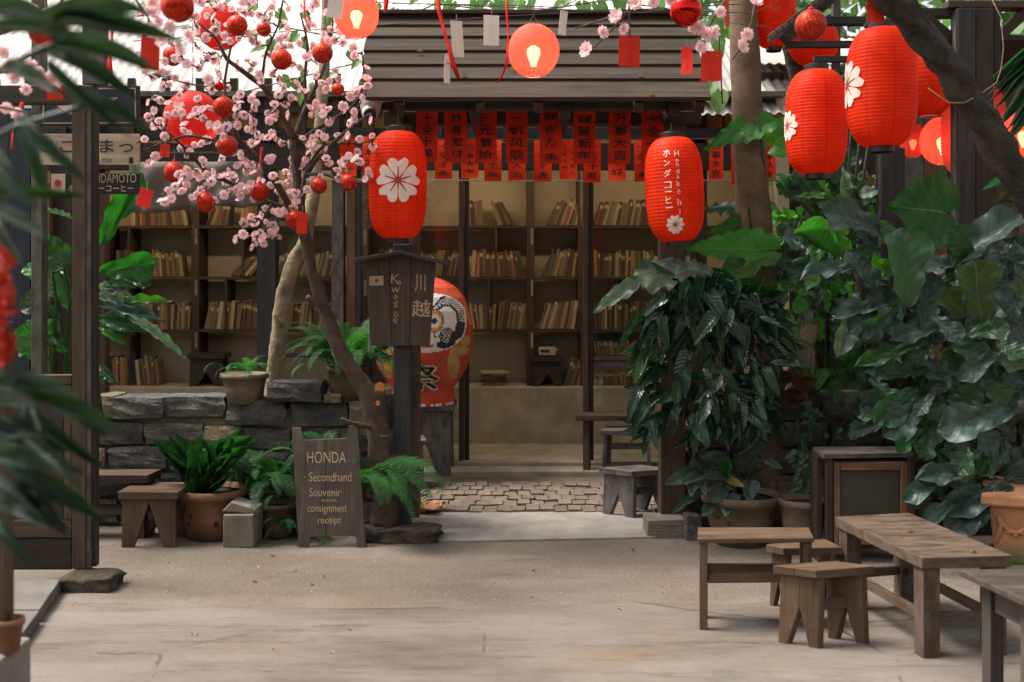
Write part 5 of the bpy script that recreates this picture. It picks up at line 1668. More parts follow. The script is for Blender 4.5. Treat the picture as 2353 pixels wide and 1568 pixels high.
def place_blossom(p, nrm, size, par, join=None):
    z = Vector(nrm).normalized()
    x = z.orthogonal().normalized()
    a = R.uniform(0, 6.28)
    x = x * math.cos(a) + z.cross(x) * math.sin(a)
    m = Matrix((x, z.cross(x), z)).transposed().to_4x4()
    m = Matrix.Translation(p) @ m @ Matrix.Scale(size, 4)
    me = R.choice(BLO)
    if join is None:
        return inst('blossom', me, m, par)
    uvs = [[(0, 0)] * len(p_.vertices) for p_ in me.polygons]
    b = len(join.v)
    join.v += [m @ v.co for v in me.vertices]
    for p_ in me.polygons:
        join.f.append([b + i for i in p_.vertices]); join.m.append(p_.material_index); join.uv.append([(0, 0)] * len(p_.vertices))
tree = E('blossom_tree', 'leaning plum tree covered in pink artificial blossoms and hung with red balls', 'tree', G(884, 1225, 0))
def tr(pts, nm, mt, par, n=9, wob=.25, sub_=4):
    """pts: (x, y, depth, radius) in drawing units"""
    mb = MB()
    q = []
    for (a, b) in zip(pts, pts[1:]):
        for i in range(sub_):
            t = i / sub_
            q.append([lerp(u, v, t) for u, v in zip(a, b)])
    q.append(list(pts[-1]))
    pp = [P(x, y, d) for x, y, d, r in q]
    # soften the corners
    pp = [pp[0]] + [(pp[i - 1] + pp[i] * 2 + pp[i + 1]) / 4 for i in range(1, len(pp) - 1)] + [pp[-1]]
    mb.tube(pp, [S(r, d) for x, y, d, r in q], n, wob=wob)
    return mb.build(nm, M[mt], par, smooth=True)
TP = [[(884, 1225, 6.45, 30), (884, 1090, 6.45, 27), (870, 1010, 6.45, 27), (862, 945, 6.44, 29), (846, 903, 6.42, 23), (808, 850, 6.40, 17), (776, 795, 6.38, 17), (742, 700, 6.34, 15), (718, 627, 6.30, 13.5), (702, 552, 6.26, 13), (690, 480, 6.22, 12), (682, 400, 6.2, 10.5), (674, 320, 6.18, 10)],
      [(674, 320, 6.18, 9), (655, 270, 6.14, 9), (628, 228, 6.10, 8), (600, 195, 6.05, 7), (574, 176, 6.0, 6), (550, 158, 5.96, 5), (521, 138, 5.9, 4.5), (498, 88, 5.85, 3.5), (456, 54, 5.8, 2.5)],
      [(676, 322, 6.18, 8), (690, 280, 6.2, 7), (706, 238, 6.22, 6), (736, 175, 6.25, 4.5), (758, 120, 6.25, 3), (764, 60, 6.25, 2.5), (770, 0, 6.25, 2)],
      [(684, 330, 6.18, 5), (715, 305, 6.1, 5), (770, 272, 6.05, 4), (816, 240, 6.0, 3.5), (840, 190, 5.95, 2.5), (832, 120, 5.9, 2)],
      [(690, 470, 6.22, 8), (704, 400, 6.15, 8), (722, 372, 6.1, 6), (765, 330, 6.0, 4.5), (810, 290, 5.95, 3.5), (850, 262, 5.9, 2.5)],
      [(692, 482, 6.22, 8), (655, 478, 6.15, 7.5), (620, 468, 6.1, 7), (560, 432, 6.05, 5), (500, 408, 6.0, 5), (467, 388, 5.95, 4), (420, 335, 5.9, 3), (380, 300, 5.85, 2)],
      [(680, 500, 6.22, 7), (640, 430, 6.1, 8), (600, 372, 6.02, 7.5), (566, 340, 5.96, 7), (546, 320, 5.9, 6), (520, 240, 5.85, 4.5), (515, 190, 5.8, 3.5), (530, 110, 5.75, 2.5)],
      [(560, 335, 5.96, 4), (500, 325, 5.9, 3.5), (430, 310, 5.85, 3), (370, 330, 5.8, 2.5), (330, 345, 5.75, 2)],
      [(575, 345, 5.96, 4), (520, 352, 5.9, 3.5), (440, 352, 5.85, 3), (350, 352, 5.8, 2.5)],
      [(690, 520, 6.22, 5), (640, 500, 6.1, 4), (620, 520, 6.0, 3), (570, 548, 5.95, 2)],
      [(700, 400, 6.15, 5), (750, 400, 6.05, 3.5), (800, 425, 6.0, 2.5), (850, 410, 5.95, 1.8)],
      [(702, 390, 6.15, 4), (745, 330, 6.05, 3.5), (800, 330, 6.0, 2.5), (856, 325, 5.95, 1.8)],
      [(706, 260, 6.22, 4), (700, 180, 6.15, 3.5), (708, 100, 6.1, 3), (690, 30, 6.05, 2)],
      [(530, 190, 5.85, 3), (470, 200, 5.8, 2.5), (420, 190, 5.75, 2), (350, 170, 5.7, 1.5)],
      [(600, 195, 6.05, 4), (610, 120, 6.0, 3), (640, 60, 5.95, 2.5), (650, 0, 5.9, 2)]]
tk = tr(TP[0], 'trunk', 'bark', tree, 14, .35)
tr([(862, 940, 6.44, 20), (870, 915, 6.40, 14), (873, 893, 6.37, 12.5)], 'sawn_stub', 'bark', tk, 12)
mb = MB(); c = P(873, 891, 6.36); mb.prism([c + Vector((S(11.5, 6.37) * math.cos(i * .39), -.012, S(12.5, 6.37) * math.sin(i * .39))) for i in range(16)], (0, .01, 0)); mb.build('sawn_face', M['orangecut'], tk)
mb = MB(); c = P(868, 927, 6.30); mb.prism([c + Vector((S(5, 6.3) * math.cos(i * .52), 0, S(6, 6.3) * math.sin(i * .52))) for i in range(12)], (0, .01, 0)); mb.build('sawn_face', M['orangecut'], tk)
tr([(868, 985, 6.42, 7), (830, 978, 6.34, 6), (800, 970, 6.30, 5), (785, 962, 6.28, 3)], 'branch', 'bark', tree)
tr([(745, 705, 6.34, 9), (725, 698, 6.28, 8), (706, 682, 6.25, 6)], 'branch', 'bark', tree)
net = [(x, y, d) for b in TP[1:] for (x, y, d, r) in b]
for b in TP[1:]:
    tr(b, 'branch', 'bark', tree, 7)
    for p, q in zip(b, b[1:]):
        for i in range(1, 4): net.append(tuple(lerp(p[k], q[k], i / 4) for k in range(3)))
HULL = [(322, -10), (770, -10), (845, 150), (850, 250), (862, 320), (852, 420), (800, 450), (730, 420), (700, 500), (640, 560), (600, 575), (545, 555), (560, 470), (450, 470), (372, 468), (340, 380), (322, 330), (330, 250), (345, 190), (300, 90)]
def inside(x, y, poly):
    c = False
    for (a, b), (e, f) in zip(poly, poly[1:] + poly[:1]):
        if (b > y) != (f > y) and x < (e - a) * (y - b) / (f - b) + a: c = not c
    return c
twm = MB()
spots = []
def twig(x0, y0, d0, x1, y1, d1, r0=2.0, r1=.8):
    bend = R.uniform(-.18, .18)
    L = math.hypot(x1 - x0, y1 - y0)
    nx, ny = -(y1 - y0) / (L + 1e-6), (x1 - x0) / (L + 1e-6)
    pts = []
    for i in range(6):
        t = i / 5
        o = bend * L * math.sin(t * math.pi) + R.uniform(-2.5, 2.5) * (0 < i < 5)
        pts.append((lerp(x0, x1, t) + nx * o, lerp(y0, y1, t) + ny * o, lerp(d0, d1, t)))
    twm.tube([P(*p) for p in pts], [S(lerp(r0, r1, i / 5) * 1.3, d0) for i in range(6)], 5)
    return pts
tg = []
while len(tg) < 520:
    x, y = R.uniform(300, 865), R.uniform(-10, 580)
    if inside(x, y, HULL): tg.append((x, y))
tg.sort(key=lambda p: math.hypot(p[0] - 680, p[1] - 380))
for x, y in tg:
    k = min(range(len(net)), key=lambda i: (net[i][0] - x) ** 2 + (net[i][1] - y) ** 2 + 900 * R.random())
    x0, y0, d0 = net[k]
    L = math.hypot(x - x0, y - y0)
    if L < 12: continue
    if L > 150: x, y = x0 + (x - x0) * 150 / L, y0 + (y - y0) * 150 / L
    d = min(6.5, max(5.2, d0 + R.uniform(-.35, .25)))
    pts = twig(x0, y0, d0, x, y, d, 2.1, .8)
    net += pts[2:]
    for i in (2, 3, 4, 5):
        if R.random() < (.62 if y > 120 else .5): spots.append((pts[i], R.random()))
    spots.append((pts[5], R.random()))
# the low spray at the left and the extra sprays traced from the photograph
for (x0, y0, d0), (x1, y1, d1) in (((628, 500, 6.0), (545, 552, 5.8)), ((620, 515, 6.0), (575, 565, 5.8)), ((467, 390, 5.95), (375, 466, 5.8)), ((630, 508, 6), (600, 560, 5.8)), ((500, 408, 6), (440, 440, 5.8)), ((820, 250, 5.9), (838, 160, 5.8)), ((700, 440, 6.1), (640, 490, 5.8)), ((690, 470, 6.1), (670, 440, 5.8))):
    pts = twig(x0, y0, d0, x1, y1, d1)
    for p in pts[1:]: spots.append((p, .5))
twm.build('twigs', M['bark'], tree, smooth=True)
R.shuffle(spots)
spots.sort(key=lambda s: s[0][2])
rest = MB()
nb = 0
kept = []
for (x, y, d), q in spots:
    if any(abs(x - u) < 15 and abs(y - v) < 15 and (x - u) ** 2 + (y - v) ** 2 < 120 for u, v in kept): continue
    kept.append((x, y))
    c = P(x + R.uniform(-4, 4), y + R.uniform(-4, 4), d - .015)
    nr = Vector((R.gauss(0, .6), -1 + R.gauss(0, .5), R.gauss(.1, .55)))
    if R.random() < .14: nr.y = abs(nr.y)
    s = R.uniform(.040, .060)
    if nb < 298: place_blossom(c, nr, s, tree)
    else: place_blossom(c, nr, s, tree, rest)
    nb += 1
if rest.v: T(rest.build('blossoms', [M['pink'], M['pinkc'], M['calyx']], tree), kind='stuff')
place_blossom(P(710, 694, 6.2), (-.3, -1, .1), .055, tree, None) if nb < 298 else None
# blossoms and branches close to the lens at top left and along the top
nearb = E('blossom_branch', 'blurred pink blossom sprays close to the lens in the top left corner', 'branch', P(130, 60, 3.4))
mb = MB()
for pts in ([(-30, 90, 3.3), (60, 60, 3.4), (130, 20, 3.4), (160, -30, 3.4)], [(-30, 170, 3.3), (40, 165, 3.3), (110, 185, 3.4), (160, 230, 3.5)], [(300, -20, 3.6), (340, 40, 3.6), (350, 70, 3.6)], [(-30, 240, 3.4), (60, 258, 3.4), (90, 262, 3.4)]):
    mb = MB(); mb.tube([P(*p) for p in pts], .004, 5); mb.build('twig', M['bark'], nearb, smooth=True)
for x, y, s in ((45, 28, 30), (80, 20, 34), (108, 32, 30), (66, 46, 28), (20, 155, 34), (48, 142, 30), (95, 165, 30), (118, 30, 30), (14, 250, 30), (42, 262, 32), (70, 150, 30), (32, 180, 28), (60, 205, 26), (352, 32, 34), (378, 14, 36), (352, 70, 40), (372, 92, 34), (390, 60, 28), (118, 182, 34), (128, 190, 30), (10, 120, 30), (350, 5, 30)):
    place_blossom(P(x, y, 3.4 + R.uniform(-.1, .2)), (R.gauss(0, .4), -1, R.gauss(0, .4)), S(s * 1.05, 3.4), nearb)
topb = E('blossom_branch', 'blossom sprays dangling over the right end of the gate roof', 'branch', P(1550, 10, 4.6))
mb = MB()
for pts in ([(1470, -20, 4.5), (1440, 30, 4.5), (1405, 70, 4.5), (1370, 105, 4.5), (1350, 118, 4.5)], [(1440, 30, 4.5), (1410, 38, 4.5), (1370, 50, 4.5), (1320, 66, 4.5)], [(1680, -20, 4.5), (1640, 40, 4.5), (1625, 75, 4.5), (1618, 110, 4.5)], [(1740, -20, 4.5), (1728, 50, 4.5), (1712, 100, 4.5), (1682, 138, 4.5)], [(1445, -10, 4.5), (1446, 40, 4.5), (1447, 84, 4.5)]):
    mb = MB(); mb.tube([P(*p) for p in pts], [.006, .005, .004, .0035, .003][:len(pts)], 6); mb.build('twig', M['bark'], topb, smooth=True)
for x, y, s in ((1417, 38, 36), (1384, 75, 30), (1348, 115, 36), (1432, 66, 26), (1460, 8, 34), (1500, 4, 30), (1540, -2, 30), (1604, 62, 34), (1622, 80, 36), (1640, 74, 32), (1610, 110, 26), (1654, 28, 28), (1716, 80, 30), (1705, 108, 34), (1735, 4, 34), (1590, 60, 26)):
    place_blossom(P(x, y, 4.46), (R.gauss(0, .6), -1, R.gauss(0, .5)), S(s * 1.05, 4.46), topb)

# ---------------------------------------------------------------- hanging balls, envelopes, cards, ribbons
BALLS = [(545, 59, 24, 5.6, 'in front of the high round lantern'), (606, 67, 17, 4.4, 'small and blurred, right of the high round lantern'), (397, 129, 23, 5.4, 'beside the blurred red envelope at upper left'), (408, 14, 38, 3.4, 'big and blurred, cut by the top edge'),
         (102, 72, 36, 3.2, 'big and blurred behind the dark near leaves'), (146, 97, 17, 3.9, 'behind the dark leaves, right of the biggest blurred ball'), (504, 199, 11, 5.6, 'smallest and plain shiny, under the white roof edge'), (514, 246, 24, 5.5, 'at the right edge of the pinkish deep lantern'),
         (522, 336, 24, 5.5, 'just below the pinkish deep lantern'), (400, 396, 24.5, 5.5, 'left of the grey cloth'), (473, 465, 23, 5.6, 'in front of the top bookshelf edge'), (597, 442, 22, 5.9, 'behind the low branch by the dark post'),
         (647, 137, 24, 5.5, 'centre top of the tree against the white roof'), (741, 122, 24, 4.4, 'blurred, under the lit corner lantern'), (776, 206, 15, 5.7, 'small, left of the gate roof end'), (733, 427, 19, 5.8, 'right of the trunk near the dark window post'),
         (801, 420, 20, 5.7, 'hanging in front of a small banner, nearest the tall lantern'), (679, 506, 22, 5.9, 'lowest on the trunk, half behind a red envelope'), (1576, 24, 37, 4.4, 'large and mirror smooth above the right gate roof'), (1863, 58, 36, 4.6, 'in front of the small tiled roof at right')]
for i, (x, y, r, d, w) in enumerate(BALLS):
    c = P(x, y, d)
    rr = S(r, d)
    shiny = i in (6, 18)
    root = E('hanging_ball', 'red %s ball %s' % ('shiny' if shiny else 'glitter', w), 'ornament', c, 'red hanging balls')
    mb = MB(); mb.ball(c, rr, 28, 18); mb.build('ball', M['shiny' if shiny else 'glitter'], root, smooth=True)
    mb = MB(); mb.lathe([(rr * .2, rr * .95), (rr * .17, rr * 1.1), (rr * .05, rr * 1.18)], c, 10); mb.build('cap', M['tagred'], root, smooth=True)
    mb = MB(); mb.tube([c + Vector((0, 0, rr * 1.15)), c + Vector((.004, 0, rr * 1.7)), c + Vector((0, 0, rr * 1.15 + S(R.uniform(24, 44), d)))], .0013, 4); mb.build('cord', M['thread'], root)
def tag(x, y, w, h, d, mt, name, label, cat, grp, rot=0, yaw=0, hang=20, text=None):
    c = P(x, y, d)
    W_, H_ = S(w, d), S(h, d)
    root = E(name, label, cat, c, grp)
    rt = Matrix.Rotation(yaw, 3, 'Z') @ Matrix.Rotation(rot, 3, 'Y')
    mb = MB()
    vs = []
    bo = R.uniform(-.04, .04)
    for i in range(6):
        for j in range(4):
            u, v = j / 3 - .5, i / 5 - .5
            vs.append(c + rt @ Vector((u * W_, bo * H_ * (v * v * 4 - .5) + .02 * W_ * math.sin(u * 5), v * H_)))
    mb.add(vs, [(i * 4 + j, i * 4 + j + 1, i * 4 + j + 5, i * 4 + j + 4) for i in range(5) for j in range(3)])
    o = mb.build('card', M[mt], root)
    so = o.modifiers.new('thick', 'SOLIDIFY'); so.thickness = .0012
    mb = MB(); t = c + rt @ Vector((0, 0, H_ / 2 - .004)); mb.tube([t, t + Vector((.002, 0, S(hang, d) * .5)), t + Vector((0, 0, S(hang, d)))], .0016, 4); mb.build('cord', M['thread'], root)
    if text:
        mb = MB(); letters(mb, text, c + rt @ Vector((0, -.006, H_ * .18)), w=W_ * .7, X=rt @ Vector((1, 0, 0)), Z=rt @ Vector((0, 0, 1))); mb.build('lettering', M['slate'], root)
    return root
ge, gc = 'red envelopes hung in the branches', 'white wish cards hung over the gate roof'
for x, y, w, h, d, l, rot, yaw in ((345, 121, 42, 78, 3.9, 'large blurred red envelope at upper left under a pink blossom', .02, .1), (125, 199, 34, 62, 4.2, 'red envelope hanging in front of the left cross beam', -.05, .2), (379, 346, 22, 30, 5.0, 'little red envelope at the left tips of the blossom tree', .05, 0),
                                   (694, 513, 25, 48, 5.6, 'red envelope covering half of the lowest glitter ball', .03, 0), (1446, 118, 50, 70, 4.5, 'square red envelope hanging over the gate roof from a bare twig', .02, .1), (1578, 140, 27, 64, 4.6, 'narrow dark red envelope hanging below the mirror smooth ball', -.02, -.5),
                                   (1635, 152, 48, 70, 4.5, 'wide bright red envelope at the right end of the gate roof', 0, -.1), (1670, 30, 21, 62, 4.5, 'thin red envelope overlapping the top of the smooth trunk', -.06, .9), (2012, 26, 41, 52, 4.8, 'red envelope above the largest dark lantern', -.03, .05), (1782, 14, 28, 26, 4.6, 'small curled red envelope left of the small tiled roof', .2, .3)):
    tag(x, y, w, h, d, 'tagred', 'red_envelope', l, 'envelope', ge, rot, yaw)
tag(333, 455, 30, 42, 5.2, 'pinkred', 'red_envelope', 'tilted salmon red card in front of the grey cloth edge', 'envelope', ge, .25, .2)
for x, y, w, h, l, rot, yaw, tx in ((1051, 90, 30, 83, 'long white card hanging beside the loose red ribbon, second from the roof end', -.07, .5, None), (1028, 158, 16, 67, 'lowest narrow white card, written on, below the long white one', .04, .6, '立夏'), (1129, 70, 36, 70, 'widest cream card above the middle of the gate roof', .01, .1, None),
                                    (770, 18, 35, 48, 'cream card overlapping the lit corner lantern', .12, .2, None), (1294, 53, 20, 56, 'narrow cream card right of the lit middle lantern', .11, .5, None)):
    tag(x, y, w, h, 5.4, 'card', 'wish_card', l, 'card', gc, rot, yaw, 18, tx)
def ribbon(pts, w, d, label, mt='ribbon'):
    mb = MB(); vs = []
    n = len(pts)
    for i, (x, y) in enumerate(pts):
        a = .9 * math.sin(i * .8)
        ww = S(w, d) / 2
        c = P(x, y, d + .02 * math.sin(i * 1.3))
        vs += [c + Vector((-ww * math.cos(a), ww * math.sin(a), 0)), c + Vector((ww * math.cos(a), -ww * math.sin(a), 0))]
    mb.add(vs, [(2 * i, 2 * i + 1, 2 * i + 3, 2 * i + 2) for i in range(n - 1)])
    o = mb.build('ribbon', M[mt], smooth=True)
    so = o.modifiers.new('thick', 'SOLIDIFY'); so.thickness = .0008
    T(o, label, 'ribbon', 'red ribbons hung overhead')
ribbon([(1004, -15), (1010, 30), (1020, 70), (1032, 110), (1042, 150), (1053, 180)], 12, 5.35, 'broad red ribbon slanting behind the long white card')
ribbon([(1163, -12), (1165, 40), (1168, 75), (1166, 120), (1163, 150), (1155, 172), (1143, 191)], 6, 5.35, 'thin wavy red ribbon just left of the lit middle lantern')
ribbon([(890, -20), (888, 0), (886, 27)], 17, 5.4, 'short red ribbon end beside the lit corner lantern')
ribbon([(700, -5), (700, 35), (706, 58), (714, 72)], 5, 5.3, 'narrow red ribbon caught at the top of the blossom tree')
ribbon([(262, -10), (256, 40), (258, 90), (252, 140), (254, 190)], 17, 4.9, 'long dull red ribbon behind the left timber post')
ribbon([(602, 338), (600, 355), (598, 368), (601, 386)], 8, 5.4, 'short red ribbon in the middle of the blossom')
ribbon([(52, 235), (44, 260), (30, 300), (27, 345)], 11, 4.6, 'orange red ribbon at the far left below the cross beam')
ribbon([(594, 390), (590, 410), (585, 428)], 4, 5.5, 'pale red ribbon thread near the grey cloth')
wr = []
for k, pts in enumerate(([(300, 95, 6.4), (700, 70, 6.4), (1150, 38, 6.4), (1700, 10, 6.4)], [(900, 8, 5.5), (1160, 12, 5.5), (1290, 18, 5.5), (1340, -8, 5.5)], [(820, 4, 5.6), (1100, 14, 5.6), (1480, 30, 5.6), (1720, -6, 5.6)], [(560, 212, 7.4), (700, 175, 7.4), (840, 140, 7.4), (900, 120, 7.4)], [(1660, 50, 5.2), (1760, 62, 5.2), (1850, 95, 5.2)], [(1560, 24, 5), (1730, 30, 5), (1790, 8, 5)])):
    mb = MB(); mb.tube([P(*p) for p in pts], .0045 if k in (3,) else .0028, 5)
    T(mb.build('overhead_wire', M['wire'], smooth=True), ['thin wire running the full width above the gate roof', 'wire carrying the ribbons and cards', 'wire carrying the two lit lanterns', 'thick black cable crossing the white roof edge behind the blossom', 'thin wire from the smooth trunk to the small tiled roof', 'drooping black wire in front of the smooth trunk'][k], 'wire')
# hanging ear of dried grass from the slanting branch
mb = MB(); mb.tube([P(x, y, 4.75) for x, y in ((2132, 202), (2150, 216), (2180, 236), (2215, 237), (2250, 218), (2290, 190), (2300, 160), (2306, 110), (2300, 40), (2280, 0))], .0022, 5)
T(mb.build('dry_tendril', M['chalk'], smooth=True), 'pale dry tendril looped across the slanting branch', 'tendril')

# ---------------------------------------------------------------- other trunks
t_ = E('tree', 'straight smooth barked tree trunk rising right of the gate', 'tree', G(1745, 1240))
tr([(1768, 1200, 6.85, 52), (1758, 1000, 6.85, 49), (1744, 700, 6.85, 45), (1732, 500, 6.85, 40), (1719, 300, 6.85, 35), (1711, 120, 6.85, 34), (1706, -20, 6.85, 31), (1702, -160, 6.85, 30)], 'trunk', 'trunk', t_, 20, .10)
mb = MB()
# the crown stands above the picture and shades the right side of the yard
for k in range(500):
    c = Vector((R.gauss(1.9, .75), R.gauss(5.0, 1.0), R.gauss(4.35, .32)))
    d1_ = Vector((R.gauss(0, 1), R.gauss(0, 1), R.gauss(0, .5))).normalized() * .2
    d2_ = d1_.orthogonal().normalized() * .11
    mb.add([c, c + d1_ * .5 + d2_, c + d1_, c + d1_ * .5 - d2_], [(0, 1, 2, 3)], uvs=[[(.5, 0), (1, .5), (.5, 1), (0, .5)]])
mb.build('crown', M['fig'], t_)
tr([(1704, -140, 6.85, 28), (1720, -500, 6.4, 24), (1800, -800, 5.8, 18), (1900, -1000, 5.2, 12)], 'limb', 'trunk', t_, 12, .1)
k0 = leafmesh('ovate', 'canopy', .3, .1, .04)
for k in range(40):
    c = P(1702 + R.gauss(0, 160), -150 + R.gauss(0, 40), 6.85 + R.gauss(0, .5))
    leaf(t_, k0, c, c + Vector((R.gauss(0, .1), R.gauss(0, .1), -.08)), .09, (R.gauss(0, 1), -1, 1))
p_ = E('tree', 'leaning pale barked trunk crossing behind the blossom tree', 'tree', P(628, 930, 7.05))
p_.location.z = 0
tr([(612, 1120, 7.05, 24), (625, 930, 7.05, 20), (634, 820, 7.05, 17), (646, 740, 7.06, 19), (652, 670, 7.08, 19), (676, 600, 7.1, 17), (700, 560, 7.12, 16), (718, 470, 7.15, 15), (727, 380, 7.2, 15), (738, 250, 7.25, 13), (748, 120, 7.3, 12), (752, -60, 7.3, 11)], 'trunk', 'palebark', p_, 14, .3)
tr([(646, 745, 7.0, 9), (638, 738, 6.96, 8), (630, 722, 6.94, 3)], 'knot', 'palebark', p_, 8)
b_ = E('tree', 'thick dark rough branch slanting down across the right hand lanterns', 'tree', P(2090, 0, 4.9))
tr([(1990, -70, 4.75, 30), (2060, 10, 4.78, 33), (2120, 80, 4.8, 34), (2170, 150, 4.8, 33), (2225, 225, 4.8, 32), (2270, 290, 4.8, 31), (2310, 360, 4.8, 33), (2370, 450, 4.8, 36), (2460, 600, 4.8, 42)], 'trunk', 'darkbark', b_, 40, .5, 10)
t2 = E('tree', 'dark rough vine trunk in shade behind the short bracket lantern', 'tree', P(1850, 400, 7.2))
t2.location.z = 0
tr([(1880, 1000, 7.2, 20), (1870, 500, 7.2, 18), (1862, 300, 7.2, 20), (1835, 190, 7.2, 22), (1815, 100, 7.2, 20), (1800, -40, 7.2, 18)], 'trunk', 'darkbark', t2, 12, .4)
st_ = E('tree_stump', 'short broken stump with torn bark standing on the right stone wall', 'stump', P(1855, 905, 6.6))
tr([(1822, 925, 6.6, 26), (1838, 870, 6.6, 19), (1852, 800, 6.6, 17), (1862, 745, 6.6, 19)], 'trunk', 'palebark', st_, 12, .5)
for k in range(9):
    q = P(1858 + R.uniform(-16, 16), 750 + R.uniform(-4, 8), 6.58)
    mb = MB(); mb.prism([q, q + Vector((.03, 0, .01)), q + Vector((R.uniform(-.02, .05), -.02, R.uniform(.03, .08)))], (0, .012, 0)); mb.build('splinter', M['palebark'], st_)
df = E('dead_fern', 'reddish brown dead shield fronds at the foot of the broken stump', 'plant', P(1815, 905, 6.5))
# ---------------------------------------------------------------- plants at the right
CAMV = Vector((0, -1, .15))
def plant(name, label, base, group=None, cat='plant'):
    return E(name, label, cat, base, group)
def stem(root, pts, r=.008, mt='fig', nm='stem'):
    mb = MB(); mb.tube([Vector(p) for p in pts], r if isinstance(r, list) else [r] * len(pts), 6); mb.build(nm, M[mt], root, smooth=True)
def traced(root, me, b, t, w, d, tilt=(0, 0, 0), dd=0, conv=None, sc_=1.0):
    if conv: b, t, w = conv(*b), conv(*t), w * (.4398 if conv is q4 else .3297 if conv is q3 else .26855)
    a = P(b[0], b[1], d)
    e = P(t[0], t[1], d + dd)
    return leaf(root, me, a, e, S(w, d) * sc_, Vector((tilt[0], -1 + tilt[1], tilt[2])))
# fiddle leaf fig
fig = plant('fiddle_leaf_fig', 'large dark fiddle leaf fig plant filling the right side behind the table', (P(2110, 0, 6.1).x, 6.1, 0))
for pts in ([(2085, 1240, 6.15), (2080, 1000, 6.1), (2095, 800, 6.05), (2085, 690, 6.0)], [(2170, 1230, 6.2), (2215, 900, 6.1), (2255, 740, 6.0), (2262, 600, 6.0)], [(2000, 950, 6.2), (1990, 720, 6.1), (1960, 600, 6.1)]):
    mb = MB(); mb.tube([P(*p) for p in pts], [.018, .016, .013, .01][:len(pts)], 8, wob=.3); mb.build('stem', M['darkbark'], fig, smooth=True)
def fl(mt, kind='fiddle', **k): return leafmesh(kind, mt, **k)
A = [fl('fig', curl=.10, fold=.12, wave=.05, var=v) for v in range(3)]
Bg = [fl('figgrey', curl=.28, fold=.16, wave=.06, var=v) for v in range(3)]
Y_ = [fl('figyellow', curl=.06, fold=.10, wave=.03, var=v) for v in range(2)]
LB = [fl('bright', curl=.12, fold=.14, wave=.04, var=v) for v in range(2)]
EAR = leafmesh('heart', 'ear', curl=.10, fold=.06, wave=.05, wn_=4, nv=14, nu=10)
